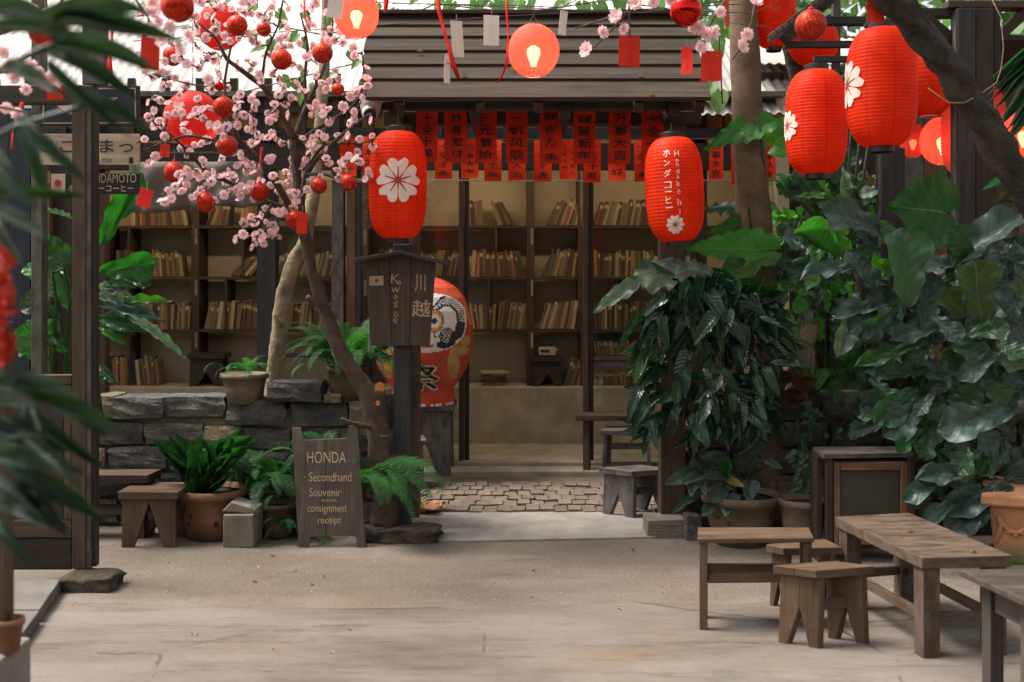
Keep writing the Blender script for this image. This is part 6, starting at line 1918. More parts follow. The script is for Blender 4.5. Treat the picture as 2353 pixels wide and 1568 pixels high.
GL = [  # mesh, base, tip, width, depth, normal tilt, depth change (fig crop units)
    (A[0], (690, 690), (690, 278), 262, 5.75, (.1, 0, .1), -.05), (Y_[0], (1075, 775), (1050, 445), 235, 5.7, (-.05, 0, .15), -.05), (Y_[1], (965, 750), (890, 595), 150, 5.75, (.1, 0, .1), -.03),
    (Bg[0], (760, 805), (850, 498), 180, 5.85, (.3, 0, .3), .05), (Bg[1], (556, 300), (300, 160), 205, 6.05, (.2, 0, .5), -.1), (LB[0], (405, 440), (240, 250), 150, 6.2, (.2, 0, .2), 0), (LB[1], (205, 470), (250, 245), 120, 6.3, (-.3, 0, .1), 0),
    (fl('bright', curl=.05, fold=.5, wave=.02), (325, 440), (105, 296), 50, 6.1, (.4, 0, 1.6), -.1), (A[1], (370, 420), (215, 330), 120, 6.15, (.2, 0, -.3), 0),
    (Bg[2], (430, 500), (185, 475), 120, 5.9, (0, .2, .9), -.15), (Bg[0], (520, 600), (420, 395), 165, 5.95, (.2, 0, .4), -.05), (A[2], (560, 390), (430, 400), 90, 5.9, (0, 0, -.4), 0),
    (Bg[1], (960, 500), (745, 400), 210, 5.95, (0, .3, .9), -.1), (Bg[2], (930, 490), (1240, 165), 200, 5.9, (-.4, 0, .9), -.15), (Bg[0], (900, 540), (1150, 370), 160, 5.9, (-.2, 0, 1.2), -.1), (A[0], (560, 360), (590, 240), 110, 6.05, (.5, 0, .1), 0),
    (leafmesh('ovate', 'silver', curl=.15, fold=.14, wave=.04), (410, 735), (330, 955), 130, 6.0, (.2, 0, .5), -.05), (Bg[0], (610, 690), (340, 688), 110, 5.85, (0, .1, .6), -.1), (Bg[1], (560, 690), (410, 800), 170, 5.85, (.1, 0, .6), -.1), (A[1], (640, 680), (450, 855), 150, 5.8, (.5, 0, -.3), -.05),
    (Bg[2], (520, 790), (395, 800), 90, 5.85, (0, 0, .8), -.05), (A[2], (740, 890), (440, 985), 90, 5.8, (0, 0, .5), -.1), (A[0], (800, 1030), (550, 1030), 110, 5.85, (.1, 0, .9), -.1), (A[1], (830, 880), (600, 880), 120, 5.9, (0, 0, .4), 0),
    (Bg[1], (800, 1170), (600, 1350), 170, 5.8, (.2, 0, .5), -.1), (A[2], (740, 1120), (540, 1290), 170, 5.85, (.1, 0, .4), -.1), (Bg[2], (830, 1150), (740, 1240), 80, 5.75, (-.3, 0, .8), -.05), (Bg[0], (1225, 1235), (905, 1310), 200, 5.65, (.1, 0, .35), -.1), (Bg[1], (1170, 925), (985, 1045), 110, 5.7, (.2, 0, .7), -.1),
    (fl('ear', curl=.2, fold=.1, wave=.05), (760, 1320), (650, 1440), 80, 5.75, (.2, 0, .3), -.05), (A[0], (840, 1320), (760, 1475), 120, 5.75, (.2, 0, .4), -.05), (A[1], (900, 1300), (820, 1210), 130, 5.8, (.2, 0, .3), 0), (A[2], (1010, 1420), (960, 1560), 130, 5.75, (0, 0, .5), -.1),
    (Y_[1], (1300, 700), (1290, 540), 130, 5.7, (0, 0, .2), 0), (Bg[2], (1120, 780), (1260, 580), 150, 5.75, (-.6, 0, .5), 0), (Bg[0], (1100, 640), (1190, 450), 110, 5.85, (-.8, 0, .4), 0), (Bg[1], (820, 740), (980, 850), 130, 5.7, (-.2, 0, .8), -.1), (A[0], (980, 830), (1230, 800), 120, 5.7, (0, 0, .4), -.1),
    (A[1], (920, 890), (1120, 960), 140, 5.8, (-.2, 0, .3), -.05), (A[2], (1080, 1060), (1000, 1180), 150, 5.8, (0, 0, .2), 0), (A[0], (1100, 1100), (1220, 1200), 150, 5.75, (-.2, 0, .2), 0), (A[1], (900, 1160), (1060, 1240), 130, 5.8, (-.1, 0, .2), 0), (Bg[2], (860, 800), (640, 830), 120, 5.85, (0, 0, .6), -.05),
    (A[2], (1160, 870), (1300, 950), 130, 5.6, (-.2, 0, .5), -.1), (A[0], (780, 980), (830, 1130), 130, 5.9, (0, 0, .2), 0), (Bg[0], (1290, 620), (1210, 720), 120, 5.7, (0, 0, .4), 0), (A[1], (1330, 1000), (1180, 960), 130, 5.65, (0, 0, .5), -.1)]
for me, b, t, w, d, tl, dd in GL: traced(fig, me, b, t, w, d, tl, dd, q4)
for b, t, w in (((2330, 1120), (2180, 1165), 70), ((2262, 1140), (2192, 1215), 78), ((2170, 1100), (2085, 1140), 46), ((2230, 1090), (2130, 1085), 56), ((2290, 1110), (2225, 1200), 60), ((2200, 1150), (2130, 1190), 40)):
    traced(fig, R.choice(Bg), b, t, w, 5.7, (.1, 0, .7), -.1)
for k in range(70):                                 # outer leaves, broad and facing the yard
    x, y = R.uniform(2010, 2390), R.uniform(520, 1130)
    if (y > 950 and x < 2110) or (y < 640 and x < 2130): continue
    a = P(x, y, R.uniform(5.85, 6.15))
    dr = Vector((R.gauss(0, .8), -.35, R.gauss(.15, .7))).normalized() * R.uniform(.16, .27)
    leaf(fig, R.choice(A + Bg + Bg), a, a + dr, R.uniform(.12, .19), (R.gauss(0, .35), -1, R.gauss(.35, .3)))
for k in range(95):                                 # leaves deeper in the bush
    x, y = R.uniform(1990, 2400), R.uniform(600, 1210)
    if y > 1000 and x < 2060: continue
    d = R.uniform(5.95, 6.4)
    a = P(x, y, d)
    dr = Vector((R.gauss(0, 1), R.gauss(-.5, .5), R.gauss(-.1, .7))).normalized() * R.uniform(.14, .24)
    leaf(fig, R.choice(A + Bg), a, a + dr, R.uniform(.10, .17), (R.gauss(0, .5), -1, R.gauss(.5, .4)))
for k in range(7):
    a = P(R.uniform(2130, 2330), R.uniform(650, 1100), 5.95)
    leaf(fig, Y_[k % 2], a, a + Vector((R.gauss(0, .1), -.05, -.08)), .08, (R.gauss(0, .4), -1, .4))
# elephant ears
ear = plant('elephant_ear', 'tall elephant ear plant with one huge green leaf between the dark right posts', (P(2170, 0, 6.35).x, 6.4, 0))
a_ = P(2166, 488, 6.2)
leaf(ear, EAR, a_, P(2046, 470, 6.15), S(178, 6.2), (.15, -1, .2))
stem(ear, [P(2215, 900, 6.4), P(2196, 620, 6.35), P(2180, 540, 6.28), a_], [.016, .012, .010, .008], 'bright', 'stalk')
leaf(ear, EAR, P(2250, 560, 6.5), P(2330, 610, 6.45), S(90, 6.5), (-.2, -1, .3))
e2 = plant('elephant_ear', 'elephant ear plant whose broad dusty leaf spreads in front of the right gate post', (P(1545, 0, 6.35).x, 6.35, 0))
DUST = leafmesh('heart', 'silver', curl=.12, fold=-.10, wave=.07, wn_=4, nv=14, nu=10, var=1)
DUST.materials[0] = leafm('dusty_leaf', (.05, .085, .055), .38, .15, (.10, .13, .09), 8, 2.0, .05, spec=.6)
hub = P(1547, 628, 6.15)
leaf(e2, DUST, hub + Vector((0, .10, .05)), P(1478, 650, 5.95), S(150, 6.0), (.1, -.45, 1.0))
leaf(e2, DUST, hub + Vector((.02, .10, .05)), P(1632, 622, 5.98), S(120, 6.0), (-.1, -.5, 1.0))
stem(e2, [P(1572, 900, 6.3), P(1562, 700, 6.25), hub], [.014, .011, .009], 'ear', 'stalk')
traced(e2, leafmesh('strap', 'silver', curl=.15, fold=.1, wave=.06, wn_=4), (1478, 640), (1366, 712), 38, 6.2, (.3, 0, .6), -.1)
BR = leafmesh('heart', 'bright', curl=.1, fold=.08, wave=.05, wn_=5, nv=14, nu=8)
e3 = plant('elephant_ear', 'bright green elephant ear with backlit leaves left of the smooth trunk', (P(1700, 0, 6.7).x, 6.75, 0))
for me, b, t, w, d, tl in ((BR, (1745, 575), (1578, 566), 92, 6.6, (.1, 0, .35)), (DUST, (1720, 478), (1620, 470), 62, 6.9, (0, 0, .9)), (leafmesh('heart', 'ear', curl=.1, fold=.1, wave=.05), (1710, 515), (1625, 535), 50, 6.8, (0, 0, .5)), (BR, (1745, 290), (1618, 336), 78, 6.75, (.2, 0, .8)), (BR, (1830, 300), (1745, 280), 60, 6.95, (-.1, 0, .5)), (BR, (1780, 330), (1850, 270), 80, 7.0, (0, 0, .4)), (leafmesh('heart', 'ear', curl=.1, fold=.1, wave=.05), (1700, 620), (1640, 670), 70, 6.5, (.2, 0, .8)), (BR, (1690, 655), (1758, 588), 50, 6.45, (-.3, 0, .7)), (BR, (1600, 645), (1540, 690), 56, 6.4, (.3, 0, .6))):
    traced(e3, me, b, t, w, d, tl, -.05)
for x, y in ((1745, 575), (1720, 478), (1745, 290), (1700, 620)):
    stem(e3, [P(x, y, 6.7), P(x + 14, y + 120, 6.8), P(1720, 1000, 6.8)], .007, 'ear', 'stalk')
SLVX = leafmesh('ovate', 'silver', curl=.2, fold=.14, wave=.05)
# leaves behind the trunk and under the short-bracket lantern
bk = plant('fiddle_leaf_fig', 'paler fiddle leaf fig behind the trunk and beneath the bracket lantern', (P(1880, 0, 6.9).x, 6.9, 0))
for me, b, t, w, d, tl in ((A[0], (270, 190), (120, -40), 150, 6.9, (.2, 0, .3)), (A[1], (265, 200), (370, -30), 150, 6.95, (-.2, 0, .3)), (Bg[0], (560, 230), (380, 60), 170, 7.0, (0, 0, .3)), (Bg[1], (215, 250), (105, 75), 60, 6.8, (.8, 0, .3)), (LB[0], (260, 200), (380, 120), 80, 6.7, (0, 0, .4)), (A[2], (210, 600), (90, 460), 160, 6.6, (.1, 0, .1)), (Bg[2], (160, 480), (0, 470), 40, 6.6, (0, 0, 1.2)), (A[1], (300, 620), (210, 530), 100, 6.6, (.1, 0, .3)), (Bg[0], (190, 330), (50, 300), 90, 6.7, (.1, 0, 1)), (A[0], (420, 260), (300, 150), 90, 6.8, (.2, 0, .1)), (LB[1], (520, 215), (490, 165), 45, 6.9, (0, 0, .2)), (LB[0], (540, 200), (545, 150), 36, 6.9, (0, 0, .2)), (A[2], (410, 600), (320, 580), 80, 6.6, (0, 0, .3)), (LB[1], (395, 640), (380, 560), 50, 6.5, (.3, 0, .2)), (LB[0], (270, 720), (265, 600), 60, 6.45, (.3, 0, .3)), (Bg[1], (215, 690), (255, 600), 44, 6.45, (-.5, 0, .5)), (leafmesh('ovate', 'bright', curl=.3), (100, 620), (200, 610), 40, 6.4, (0, 0, .8)), (leafmesh('ovate', 'ear', curl=.3), (110, 600), (40, 590), 44, 6.4, (0, 0, .8)), (LB[1], (20, 500), (0, 440), 50, 6.7, (0, 0, .3))):
    traced(bk, me, b, t, w, d, tl, -.05, q4)
stem(bk, [P(1905, 1000, 6.9), P(1900, 700, 6.9), P(1895, 480, 6.9)], .014, 'darkbark')
for k in range(26):
    x, y = R.uniform(1790, 2010), R.uniform(430, 860)
    a = P(x, y, R.uniform(6.5, 6.75))
    leaf(bk, R.choice(LB + [SLVX] + LB), a, a + Vector((R.gauss(0, .1), -.06, R.gauss(.04, .1))).normalized() * R.uniform(.10, .22), R.uniform(.06, .12), (R.gauss(0, .5), -1, R.gauss(.4, .4)))
for k in range(60):
    x, y = R.uniform(1790, 2060), R.uniform(420, 900)
    d = R.uniform(6.75, 7.3)
    a = P(x, y, d)
    leaf(bk, R.choice(A + Bg), a, a + Vector((R.gauss(0, .1), -.05, R.gauss(.05, .1))).normalized() * R.uniform(.15, .26), R.uniform(.1, .18), (R.gauss(0, .5), -1, R.gauss(.4, .4)))
for k in range(46):
    x, y = R.uniform(1780, 2400), R.uniform(380, 800)
    d = R.uniform(7.4, 8.2)
    a = P(x, y, d)
    leaf(bk, R.choice(LB + A + [BR, EAR]), a, a + Vector((R.gauss(0, .12), -.08, R.gauss(-.02, .1))).normalized() * R.uniform(.2, .34), R.uniform(.14, .24), (R.gauss(0, .5), -1, R.gauss(.4, .4)))
for k in range(5):
    stem(bk, [P(1890 + k * 26, 620, 7.1), P(1915 + k * 14, 500, 7.1), P(1912 + k * 22, 300, 7.1)], .011, 'roundleaf', 'stalk')
DFM = leafm('dead_frond', (.13, .06, .03), .85, .15, (.1, .05, .03), 8, 2.0, .3, back=(1, .8, .6), spec=.15)
for k in range(16):
    me = leafmesh('ovate', 'dry', curl=.5, fold=.3, wave=.12, wn_=5, var=10 + k % 3)
    me.materials[0] = DFM
    x, y = 1800 + R.uniform(-14, 44), R.uniform(860, 925)
    an = R.uniform(-1.5, 1.5)
    a = P(x, y, 6.5)
    leaf(df, me, a, a + Vector((math.sin(an), -.3, math.cos(an) * .8)) * R.uniform(.06, .13), R.uniform(.05, .09), (R.gauss(0, .5), -1, .2))
# philodendron bush
ph = plant('philodendron', 'bushy dark glossy philodendron cascading over the right gate post', (P(1640, 0, 6.4).x, 6.4, .0), cat='bush')
LN = [leafmesh('lance', m_, curl=c, fold=f, wave=.03, wn_=4, var=v, nv=10) for v, (c, f, m_) in enumerate(((.18, .18, 'philo'), (.3, .25, 'philo'), (.1, .12, 'philo'), (.45, .3, 'philo'), (.2, .15, 'philo'), (.55, .1, 'philo'), (.25, .2, 'philo2')))]
def pl(x, y, d, ang, L, w, nz=.3, nx=0): # angle in the picture plane, 0 = straight down
    a = P(x, y, d)
    e = P(x + math.sin(ang) * L, y + math.cos(ang) * L, d - R.uniform(.0, .10))
    leaf(ph, R.choice(LN), a, e, S(w, d), (nx + R.gauss(0, .3), -1, nz + R.gauss(0, .25)))
PH = [(1478, 920), (1500, 830), (1492, 760), (1520, 700), (1560, 670), (1640, 650), (1720, 690), (1770, 720), (1792, 790), (1795, 860), (1770, 960), (1730, 1010), (1650, 1030), (1560, 1000), (1500, 1010), (1455, 1000)]
n = 0
while n < 215:
    x, y = R.uniform(1450, 1800), R.uniform(640, 1010)
    if not inside(x, y, PH): continue
    cx_ = (x - 1640) / 160
    edge = R.random()
    d = 6.05 + .35 * abs(cx_) ** 2 + R.uniform(-.08, .25)
    L = R.uniform(34, 84)
    ang = cx_ * .95 + R.gauss(0, .55)
    pl(x, y - L * .35, d, ang, L, L * R.uniform(.27, .44), .25 + (760 - y) / 300, cx_ * .6)
    n += 1
for x, y, a, L in ((1500, 745, -.5, 60), (1492, 770, -.45, 58), (1480, 830, -.35, 62), (1478, 850, -.3, 50), (1470, 905, -.5, 70), (1465, 960, -.15, 62), (1480, 930, -.3, 70), (1500, 980, .1, 62), (1490, 1000, -.2, 60), (1540, 960, .2, 58), (1590, 1010, .15, 56), (1620, 970, .1, 56), (1700, 940, .2, 64), (1735, 880, .35, 60), (1760, 860, .5, 66), (1735, 930, .4, 70)):
    pl(x, y - 10, 6.05, a, L, L * .36, .5)
for k in range(46):
    t = R.uniform(-1.9, 1.9)
    rr_ = R.uniform(120, 175)
    x, y = 1640 + math.sin(t) * rr_ * 1.0, 800 - math.cos(t) * rr_ * .95
    L = R.uniform(48, 84)
    pl(x, y, 6.1 + R.uniform(-.1, .2), t * .8 + R.gauss(0, .4), L, L * R.uniform(.22, .36), .6, math.sin(t) * .6)
for k in range(60):                                 # petioles
    x, y = R.uniform(1520, 1770), R.uniform(690, 900)
    stem(ph, [P(1645 + R.gauss(0, 20), 800, 6.4), P((x + 1645) / 2, min(y, 800) - 40, 6.3), P(x, y, 6.2)], .0035, 'philo')
for k in range(6):
    x = 1590 + k * 30
    stem(ph, [P(x, 860, 6.35), P(x - 20 + k * 4, 960, 6.25), P(x - 10, 1030 + (k % 3) * 14, 6.3)], .005, 'bark', 'aerial_root')
# upright broad fronds behind the bush
bf = plant('broad_fern', 'broad strap fern with upright bright fronds against the smooth trunk', (P(1730, 0, 6.5).x, 6.5, .6))
NS = [leafmesh('nest', 'nest', curl=c, fold=.3, wave=.07, wn_=9, var=v, nv=14) for v, c in enumerate((.15, .3, .05))]
for b, t, w in (((1690, 720), (1750, 640), 26), ((1700, 730), (1775, 655), 24), ((1705, 745), (1795, 668), 24), ((1680, 715), (1600, 650), 40), ((1670, 700), (1580, 640), 30), ((1690, 690), (1650, 620), 30), ((1720, 740), (1800, 700), 22), ((1650, 690), (1730, 640), 20)):
    traced(bf, R.choice(NS), b, t, w, 6.35, (R.gauss(0, .3), 0, .5), -.1)
# wall creeper with small leaves
cr = plant('creeper', 'thin creeper with small soft leaves trailing down the shadowed stone wall', (P(1800, 0, 6.6).x, 6.62, .2), cat='vine')
VL = [leafmesh('ovate', 'vine', curl=.2, fold=.15, wave=.03, var=v, nv=6, nu=4) for v in range(2)]
paths = [[(1990, 940), (1950, 955), (1920, 1000), (1905, 1040)], [(1735, 1060), (1745, 1000), (1790, 980), (1850, 970)], [(1850, 930), (1860, 980), (1855, 1020), (1850, 1070), (1858, 1130)], [(1770, 930), (1760, 960), (1740, 985)], [(1880, 940), (1870, 990), (1900, 1005)], [(1835, 1000), (1840, 1010), (1830, 1060), (1838, 1090)], [(1730, 1010), (1712, 1040), (1705, 1060)]]
for p_ in paths:
    stem(cr, [P(x, y, 6.5) for x, y in p_], .003, 'bark')
    for (x0, y0), (x1, y1) in zip(p_, p_[1:]):
        m = max(3, int(math.hypot(x1 - x0, y1 - y0) / 7))
        for i in range(m):
            if p_[0][0] == 1990 and i % 4: continue
            x, y = lerp(x0, x1, i / m), lerp(y0, y1, i / m)
            a = P(x, y, 6.47)
            an = R.uniform(0, 6.28)
            e = a + Vector((math.cos(an), -.2, math.sin(an) * .8 - .3)) * R.uniform(.035, .06)
            leaf(cr, R.choice(VL), a, e, R.uniform(.028, .04), (R.gauss(0, .3), -1, .4))
# potted round-leaved plant
rp = plant('round_leaved_plant', 'potted plant with grey green heart leaves and one yellow leaf', (P(1690, 0, 6.3).x, 6.3, .25))
RL = [leafmesh('round', 'roundleaf', curl=.15, fold=.12, wave=.03, var=v, nv=9, nu=6) for v in range(3)]
HL = leafmesh('heart', 'roundleaf', curl=.15, fold=.12, wave=.03)
q7 = lambda x, y: (1148.9 + .26855 * x, 775.5 + .26855 * y)
YL = leafmesh('round', 'figyellow', curl=.2, fold=.15, wave=.03)
YL.materials[0] = leafm('yellowed_leaf', (.30, .25, .04), .4, .3, (.35, .3, .1), 8, 2.0, .05)
for me, b, t, w in ((RL[0], (1960, 1060), (1745, 1010), 110), (RL[1], (1700, 1160), (1655, 1060), 115), (RL[2], (1640, 1130), (1450, 1245), 120), (RL[0], (1800, 1130), (1575, 1240), 90), (HL, (1650, 1220), (1640, 1340), 150), (leafmesh('round', 'ear', curl=.1), (1900, 1190), (1960, 1050), 110), (RL[1], (1960, 1190), (1785, 1180), 90), (YL, (1915, 1215), (2065, 1255), 75), (RL[2], (1930, 1270), (1800, 1400), 130), (HL, (2140, 1270), (2140, 1405), 165), (HL, (1960, 1370), (1930, 1515), 190), (RL[0], (1850, 1390), (1740, 1510), 110), (RL[1], (1720, 1330), (1575, 1420), 60), (RL[2], (1640, 1350), (1490, 1490), 60), (RL[0], (2270, 1060), (2400, 1110), 70), (RL[1], (2120, 990), (2260, 930), 60), (HL, (1720, 1240), (1760, 1330), 80)):
    b, t = q7(*b), q7(*t)
    leaf(rp, me, P(*b, 6.25), P(*t, 6.12), S(w * .26855, 6.2), (R.gauss(0, .2), -1, R.uniform(.2, .6)))
    stem(rp, [P(1705, 1135, 6.35), P((b[0] + 1705) / 2 + 4, min(b[1], 1130) - 4, 6.32), P(*b, 6.25)], .004, 'roundleaf')
rp2 = plant('seedling', 'thin leafy seedling growing in the clay pot scratched with a flower', (P(1850, 0, 6.2).x, 6.2, .27))
stem(rp2, [P(1848, 1135, 6.2), P(1850, 1060, 6.2), P(1842, 1010, 6.2)], .003, 'vine')
for k in range(26):
    x, y = 1846 + R.uniform(-26, 20), R.uniform(1030, 1120)
    a = P(x, y, 6.17); leaf(rp2, R.choice(VL), a, a + Vector((R.uniform(-.05, .05), -.02, -.03)), .035, (0, -1, .6))
# ferns ---------------------------------------------------------------------
FR = [frondmesh('fern', 36, e0, bd, ll, .020, s) for s, (e0, bd, ll) in enumerate(((1.35, 1.6, .16), (1.1, 2.0, .16), (.8, 2.1, .17), (.4, 1.5, .16), (1.2, 2.7, .14)))]
FRL = [frondmesh('fernlight', 36, e0, bd, ll, .021, s) for s, (e0, bd, ll) in enumerate(((1.35, 1.7, .18), (1.1, 2.1, .18), (.8, 2.2, .19), (.4, 1.5, .18), (1.2, 2.8, .16)), 50)]
FW = [frondmesh('fern', 34, e0, bd, ll, .023, s + 9) for s, (e0, bd, ll) in enumerate(((1.25, 2.2, .22), (1.0, 2.6, .22)))]
def fern(label, c, n, L, spread=(0, 6.28), meshes=FR, r=.03, lj=.25):
    root = plant('fern', label, c, 'potted and wall ferns', 'fern')
    for k in range(n):
        az = lerp(spread[0], spread[1], (k + R.random() * .6) / n)
        frond(root, R.choice(meshes), Vector(c) + Vector((R.uniform(-r, r), R.uniform(-r, r), 0)), az, L * R.uniform(1 - lj, 1 + lj), R.uniform(-.25, .25))
    return root
f1 = fern('big cascading fern behind the blossom trunk and signboard', P(805, 835, 6.85), 66, .40, lj=.4, r=.13, meshes=FR + FRL[:2])
for x, y, az, L, k in ((820, 850, -1.5, .42, 4), (770, 830, 3.6, .40, 1), (760, 820, 3.3, .38, 2), (840, 830, -.5, .36, 1), (800, 800, 2.6, .34, 0), (830, 800, .4, .34, 0), (850, 840, -.9, .38, 2), (790, 850, -2.3, .42, 4), (740, 870, -2.6, .3, 4), (868, 800, -.4, .34, 1), (876, 780, .2, .3, 0), (872, 830, -1.2, .4, 4), (880, 850, -1.6, .36, 4), (850, 770, .9, .34, 0), (862, 790, -1.0, .36, 1), (885, 800, -1.8, .38, 2), (890, 840, -1.3, .34, 2)):
    frond(f1, (FR if k % 2 else FRL)[k], P(x, y, 6.75), az, L)
f2 = fern('small fern sprouting from the straight clay flowerpot on the wall', P(565, 858, 6.8), 16, .18, meshes=FRL)
frond(f2, FRL[0], P(572, 856, 6.78), -.3, .20); frond(f2, FR[4], P(520, 858, 6.76), -2.6, .20); frond(f2, FR[4], P(600, 858, 6.76), -.7, .18)
f3 = fern('dense fern filling the gap between planter and menu board', P(600, 1105, 6.64), 84, .31, lj=.4, r=.13, meshes=FR + FRL[:3])
for x, y, az, L, k in ((650, 1165, -2.0, .26, 4), (655, 1160, -2.4, .28, 4), (600, 1120, 3.0, .3, 1), (560, 1100, 2.8, .26, 1), (640, 1160, -2.2, .30, 4), (620, 1175, -1.9, .26, 4)):
    frond(f3, FR[k], P(x, y, 6.42), az, L)
f4 = fern('sword fern with long arching fronds right of the menu board', P(842, 1120, 6.50), 6, .30, (1.2, 4.6))
FD = [frondmesh('fernlight', 40, e0, bd, .17, .020, sd_) for sd_, (e0, bd) in enumerate(((.85, 2.25), (.6, 2.1), (.95, 2.5)), 30)]
for az, L, k, rl in ((-.35, .62, 0, .2), (-.55, .66, 2, .2), (-.9, .55, 1, .1), (-1.15, .46, 0, .0), (-.75, .52, 2, .1), (-1.3, .40, 1, 0), (-.15, .50, 0, .3), (-.45, .48, 1, .2), (-1.0, .40, 2, 0)):
    frond(f4, FD[k], P(840 + R.uniform(-6, 8), 1105 + R.uniform(-4, 34), 6.36), az, L, rl)
f5 = fern('upright fern rising behind the top of the menu board', P(735, 1040, 6.55), 4, .22)
for x, az, L, k in ((745, 2.6, .36, 1), (752, 1.4, .26, 0), (770, -.6, .22, 0)):
    frond(f5, FW[k], P(x, 1035, 6.5), az, L)
f6 = fern('dark fern on the shaded stone wall below the fig', P(1965, 880, 6.7), 34, .36, lj=.4, r=.15)
f7 = fern('low dark fern at ground level under the menu board', P(745, 1245, 6.4), 12, .13)
f8 = fern('drooping dark fern fronds at the foot of the patterned pot', P(655, 1215, 6.36), 12, .2, meshes=[FR[2], FR[3], FR[4]])
f9 = fern('hanging fern strands in the shade right of the smooth trunk', P(1815, 440, 7.0), 14, .3, meshes=[FR[4], FR[1]])
# birds nest fern in the round planter
nf = plant('birds_nest_fern', 'upright ruffled birds nest fern growing in the round terracotta planter', P(490, 1140, 6.5), None, 'fern')
for (x, y), w, d in (((352, 1010), 26, 6.42), ((370, 1035), 32, 6.35), ((408, 995), 32, 6.45), ((455, 998), 28, 6.5), ((400, 1060), 30, 6.33), ((437, 1022), 34, 6.36), ((500, 1010), 20, 6.45), ((535, 985), 22, 6.5), ((555, 1010), 22, 6.45), ((520, 1045), 34, 6.36), ((470, 1010), 34, 6.38), ((540, 1040), 28, 6.4), ((425, 1090), 24, 6.3), ((385, 1000), 22, 6.5), ((575, 1000), 20, 6.55), ((500, 1060), 30, 6.33), ((450, 1060), 30, 6.32), ((530, 1090), 24, 6.33)):
    a = P(478 + R.uniform(-14, 14), 1140, 6.48)
    leaf(nf, R.choice(NS), a, P(x, y, d), S(w, 6.4) * .72, (R.gauss(0, .3) - (x - 478) / 200, -1, .25))
# plant behind the left post
lp = plant('broad_leaved_plant', 'tall broad leaved plant standing behind the left timber post', (P(170, 0, 6.2).x, 6.2, 0))
STR = [leafmesh('strap', 'strap', curl=.15, fold=.16, wave=.05, wn_=5, var=v, nv=14) for v in range(3)]
SLV = [leafmesh('strap', 'silver', curl=.2, fold=.14, wave=.05, wn_=5, var=v, nv=14) for v in range(2)]
FG = leafmesh('fiddle', 'ear', curl=.1, fold=.14, wave=.05, nv=14)
for me, b, t, w, d, tl in ((FG, (865, 640), (1200, 30), 260, 6.2, (.2, 0, .2)), (FG, (850, 870), (1320, 800), 260, 6.1, (.1, 0, -.25)), (A[0], (1000, 900), (1280, 985), 90, 6.15, (0, 0, .2)), (SLV[0], (700, 1010), (1140, 1020), 60, 6.1, (0, 0, 1.4)), (STR[0], (850, 1000), (1145, 985), 70, 6.12, (0, 0, .6)), (SLV[1], (760, 1080), (1390, 1220), 110, 6.05, (0, 0, .9)), (Bg[0], (840, 1160), (1265, 1225), 120, 6.0, (0, 0, .7)), (leafmesh('strap', 'bright', curl=.1), (1060, 1130), (1460, 1110), 80, 6.05, (0, 0, .5)), (SLV[0], (1100, 1270), (1585, 1555), 90, 5.95, (.2, 0, .8)), (STR[1], (840, 1260), (1300, 1380), 140, 6.0, (0, 0, .3)), (STR[2], (840, 1330), (1130, 1400), 120, 6.05, (0, 0, .1)), (leafmesh('strap', 'bright', curl=.1), (880, 1380), (1075, 1490), 60, 6.0, (.2, 0, .3)),
                           (leafmesh('round', 'fig', curl=.1), (600, 800), (280, 620), 290, 6.3, (.1, 0, .1)), (leafmesh('heart', 'bright', curl=.2), (250, 850), (330, 950), 120, 6.4, (0, 0, .4)), (SLV[1], (480, 1090), (300, 970), 90, 6.3, (0, 0, .9)), (leafmesh('heart', 'bright', curl=.1), (430, 1400), (220, 1290), 230, 6.3, (0, 0, .3)), (SLV[0], (490, 1500), (320, 1360), 60, 6.25, (.2, 0, .6)), (A[1], (520, 1300), (200, 1060), 240, 6.35, (0, 0, .1)), (A[2], (600, 1200), (490, 880), 190, 6.35, (0, 0, .1)), (FG, (300, 1500), (190, 1330), 200, 6.4, (0, 0, .1)), (A[0], (300, 1600), (150, 1430), 180, 6.3, (0, 0, .2)), (STR[0], (850, 1680), (990, 1830), 90, 6.1, (.1, 0, .1)), (STR[2], (120, 200), (40, 110), 120, 6.4, (0, 0, .1)), (SLV[1], (620, 420), (340, 310), 50, 6.3, (0, 0, .9)), (STR[1], (840, 1700), (870, 1860), 70, 6.15, (.6, 0, .1)), (FG, (420, 1640), (200, 1480), 220, 6.35, (.1, 0, .1)), (A[1], (560, 1560), (420, 1400), 160, 6.35, (.1, 0, .1))):
    b, t = ql(*b), ql(*t)
    leaf(lp, me, P(*b, d), P(*t, d - .05), S(w * .26855, d), (tl[0], -1, tl[2]))
for x in (120, 150, 220):
    stem(lp, [P(x + 20, 1000, 6.3), P(x, 850, 6.3), P(x + 10, 700, 6.3), P(x - 10, 560, 6.3)], .010, 'ear')
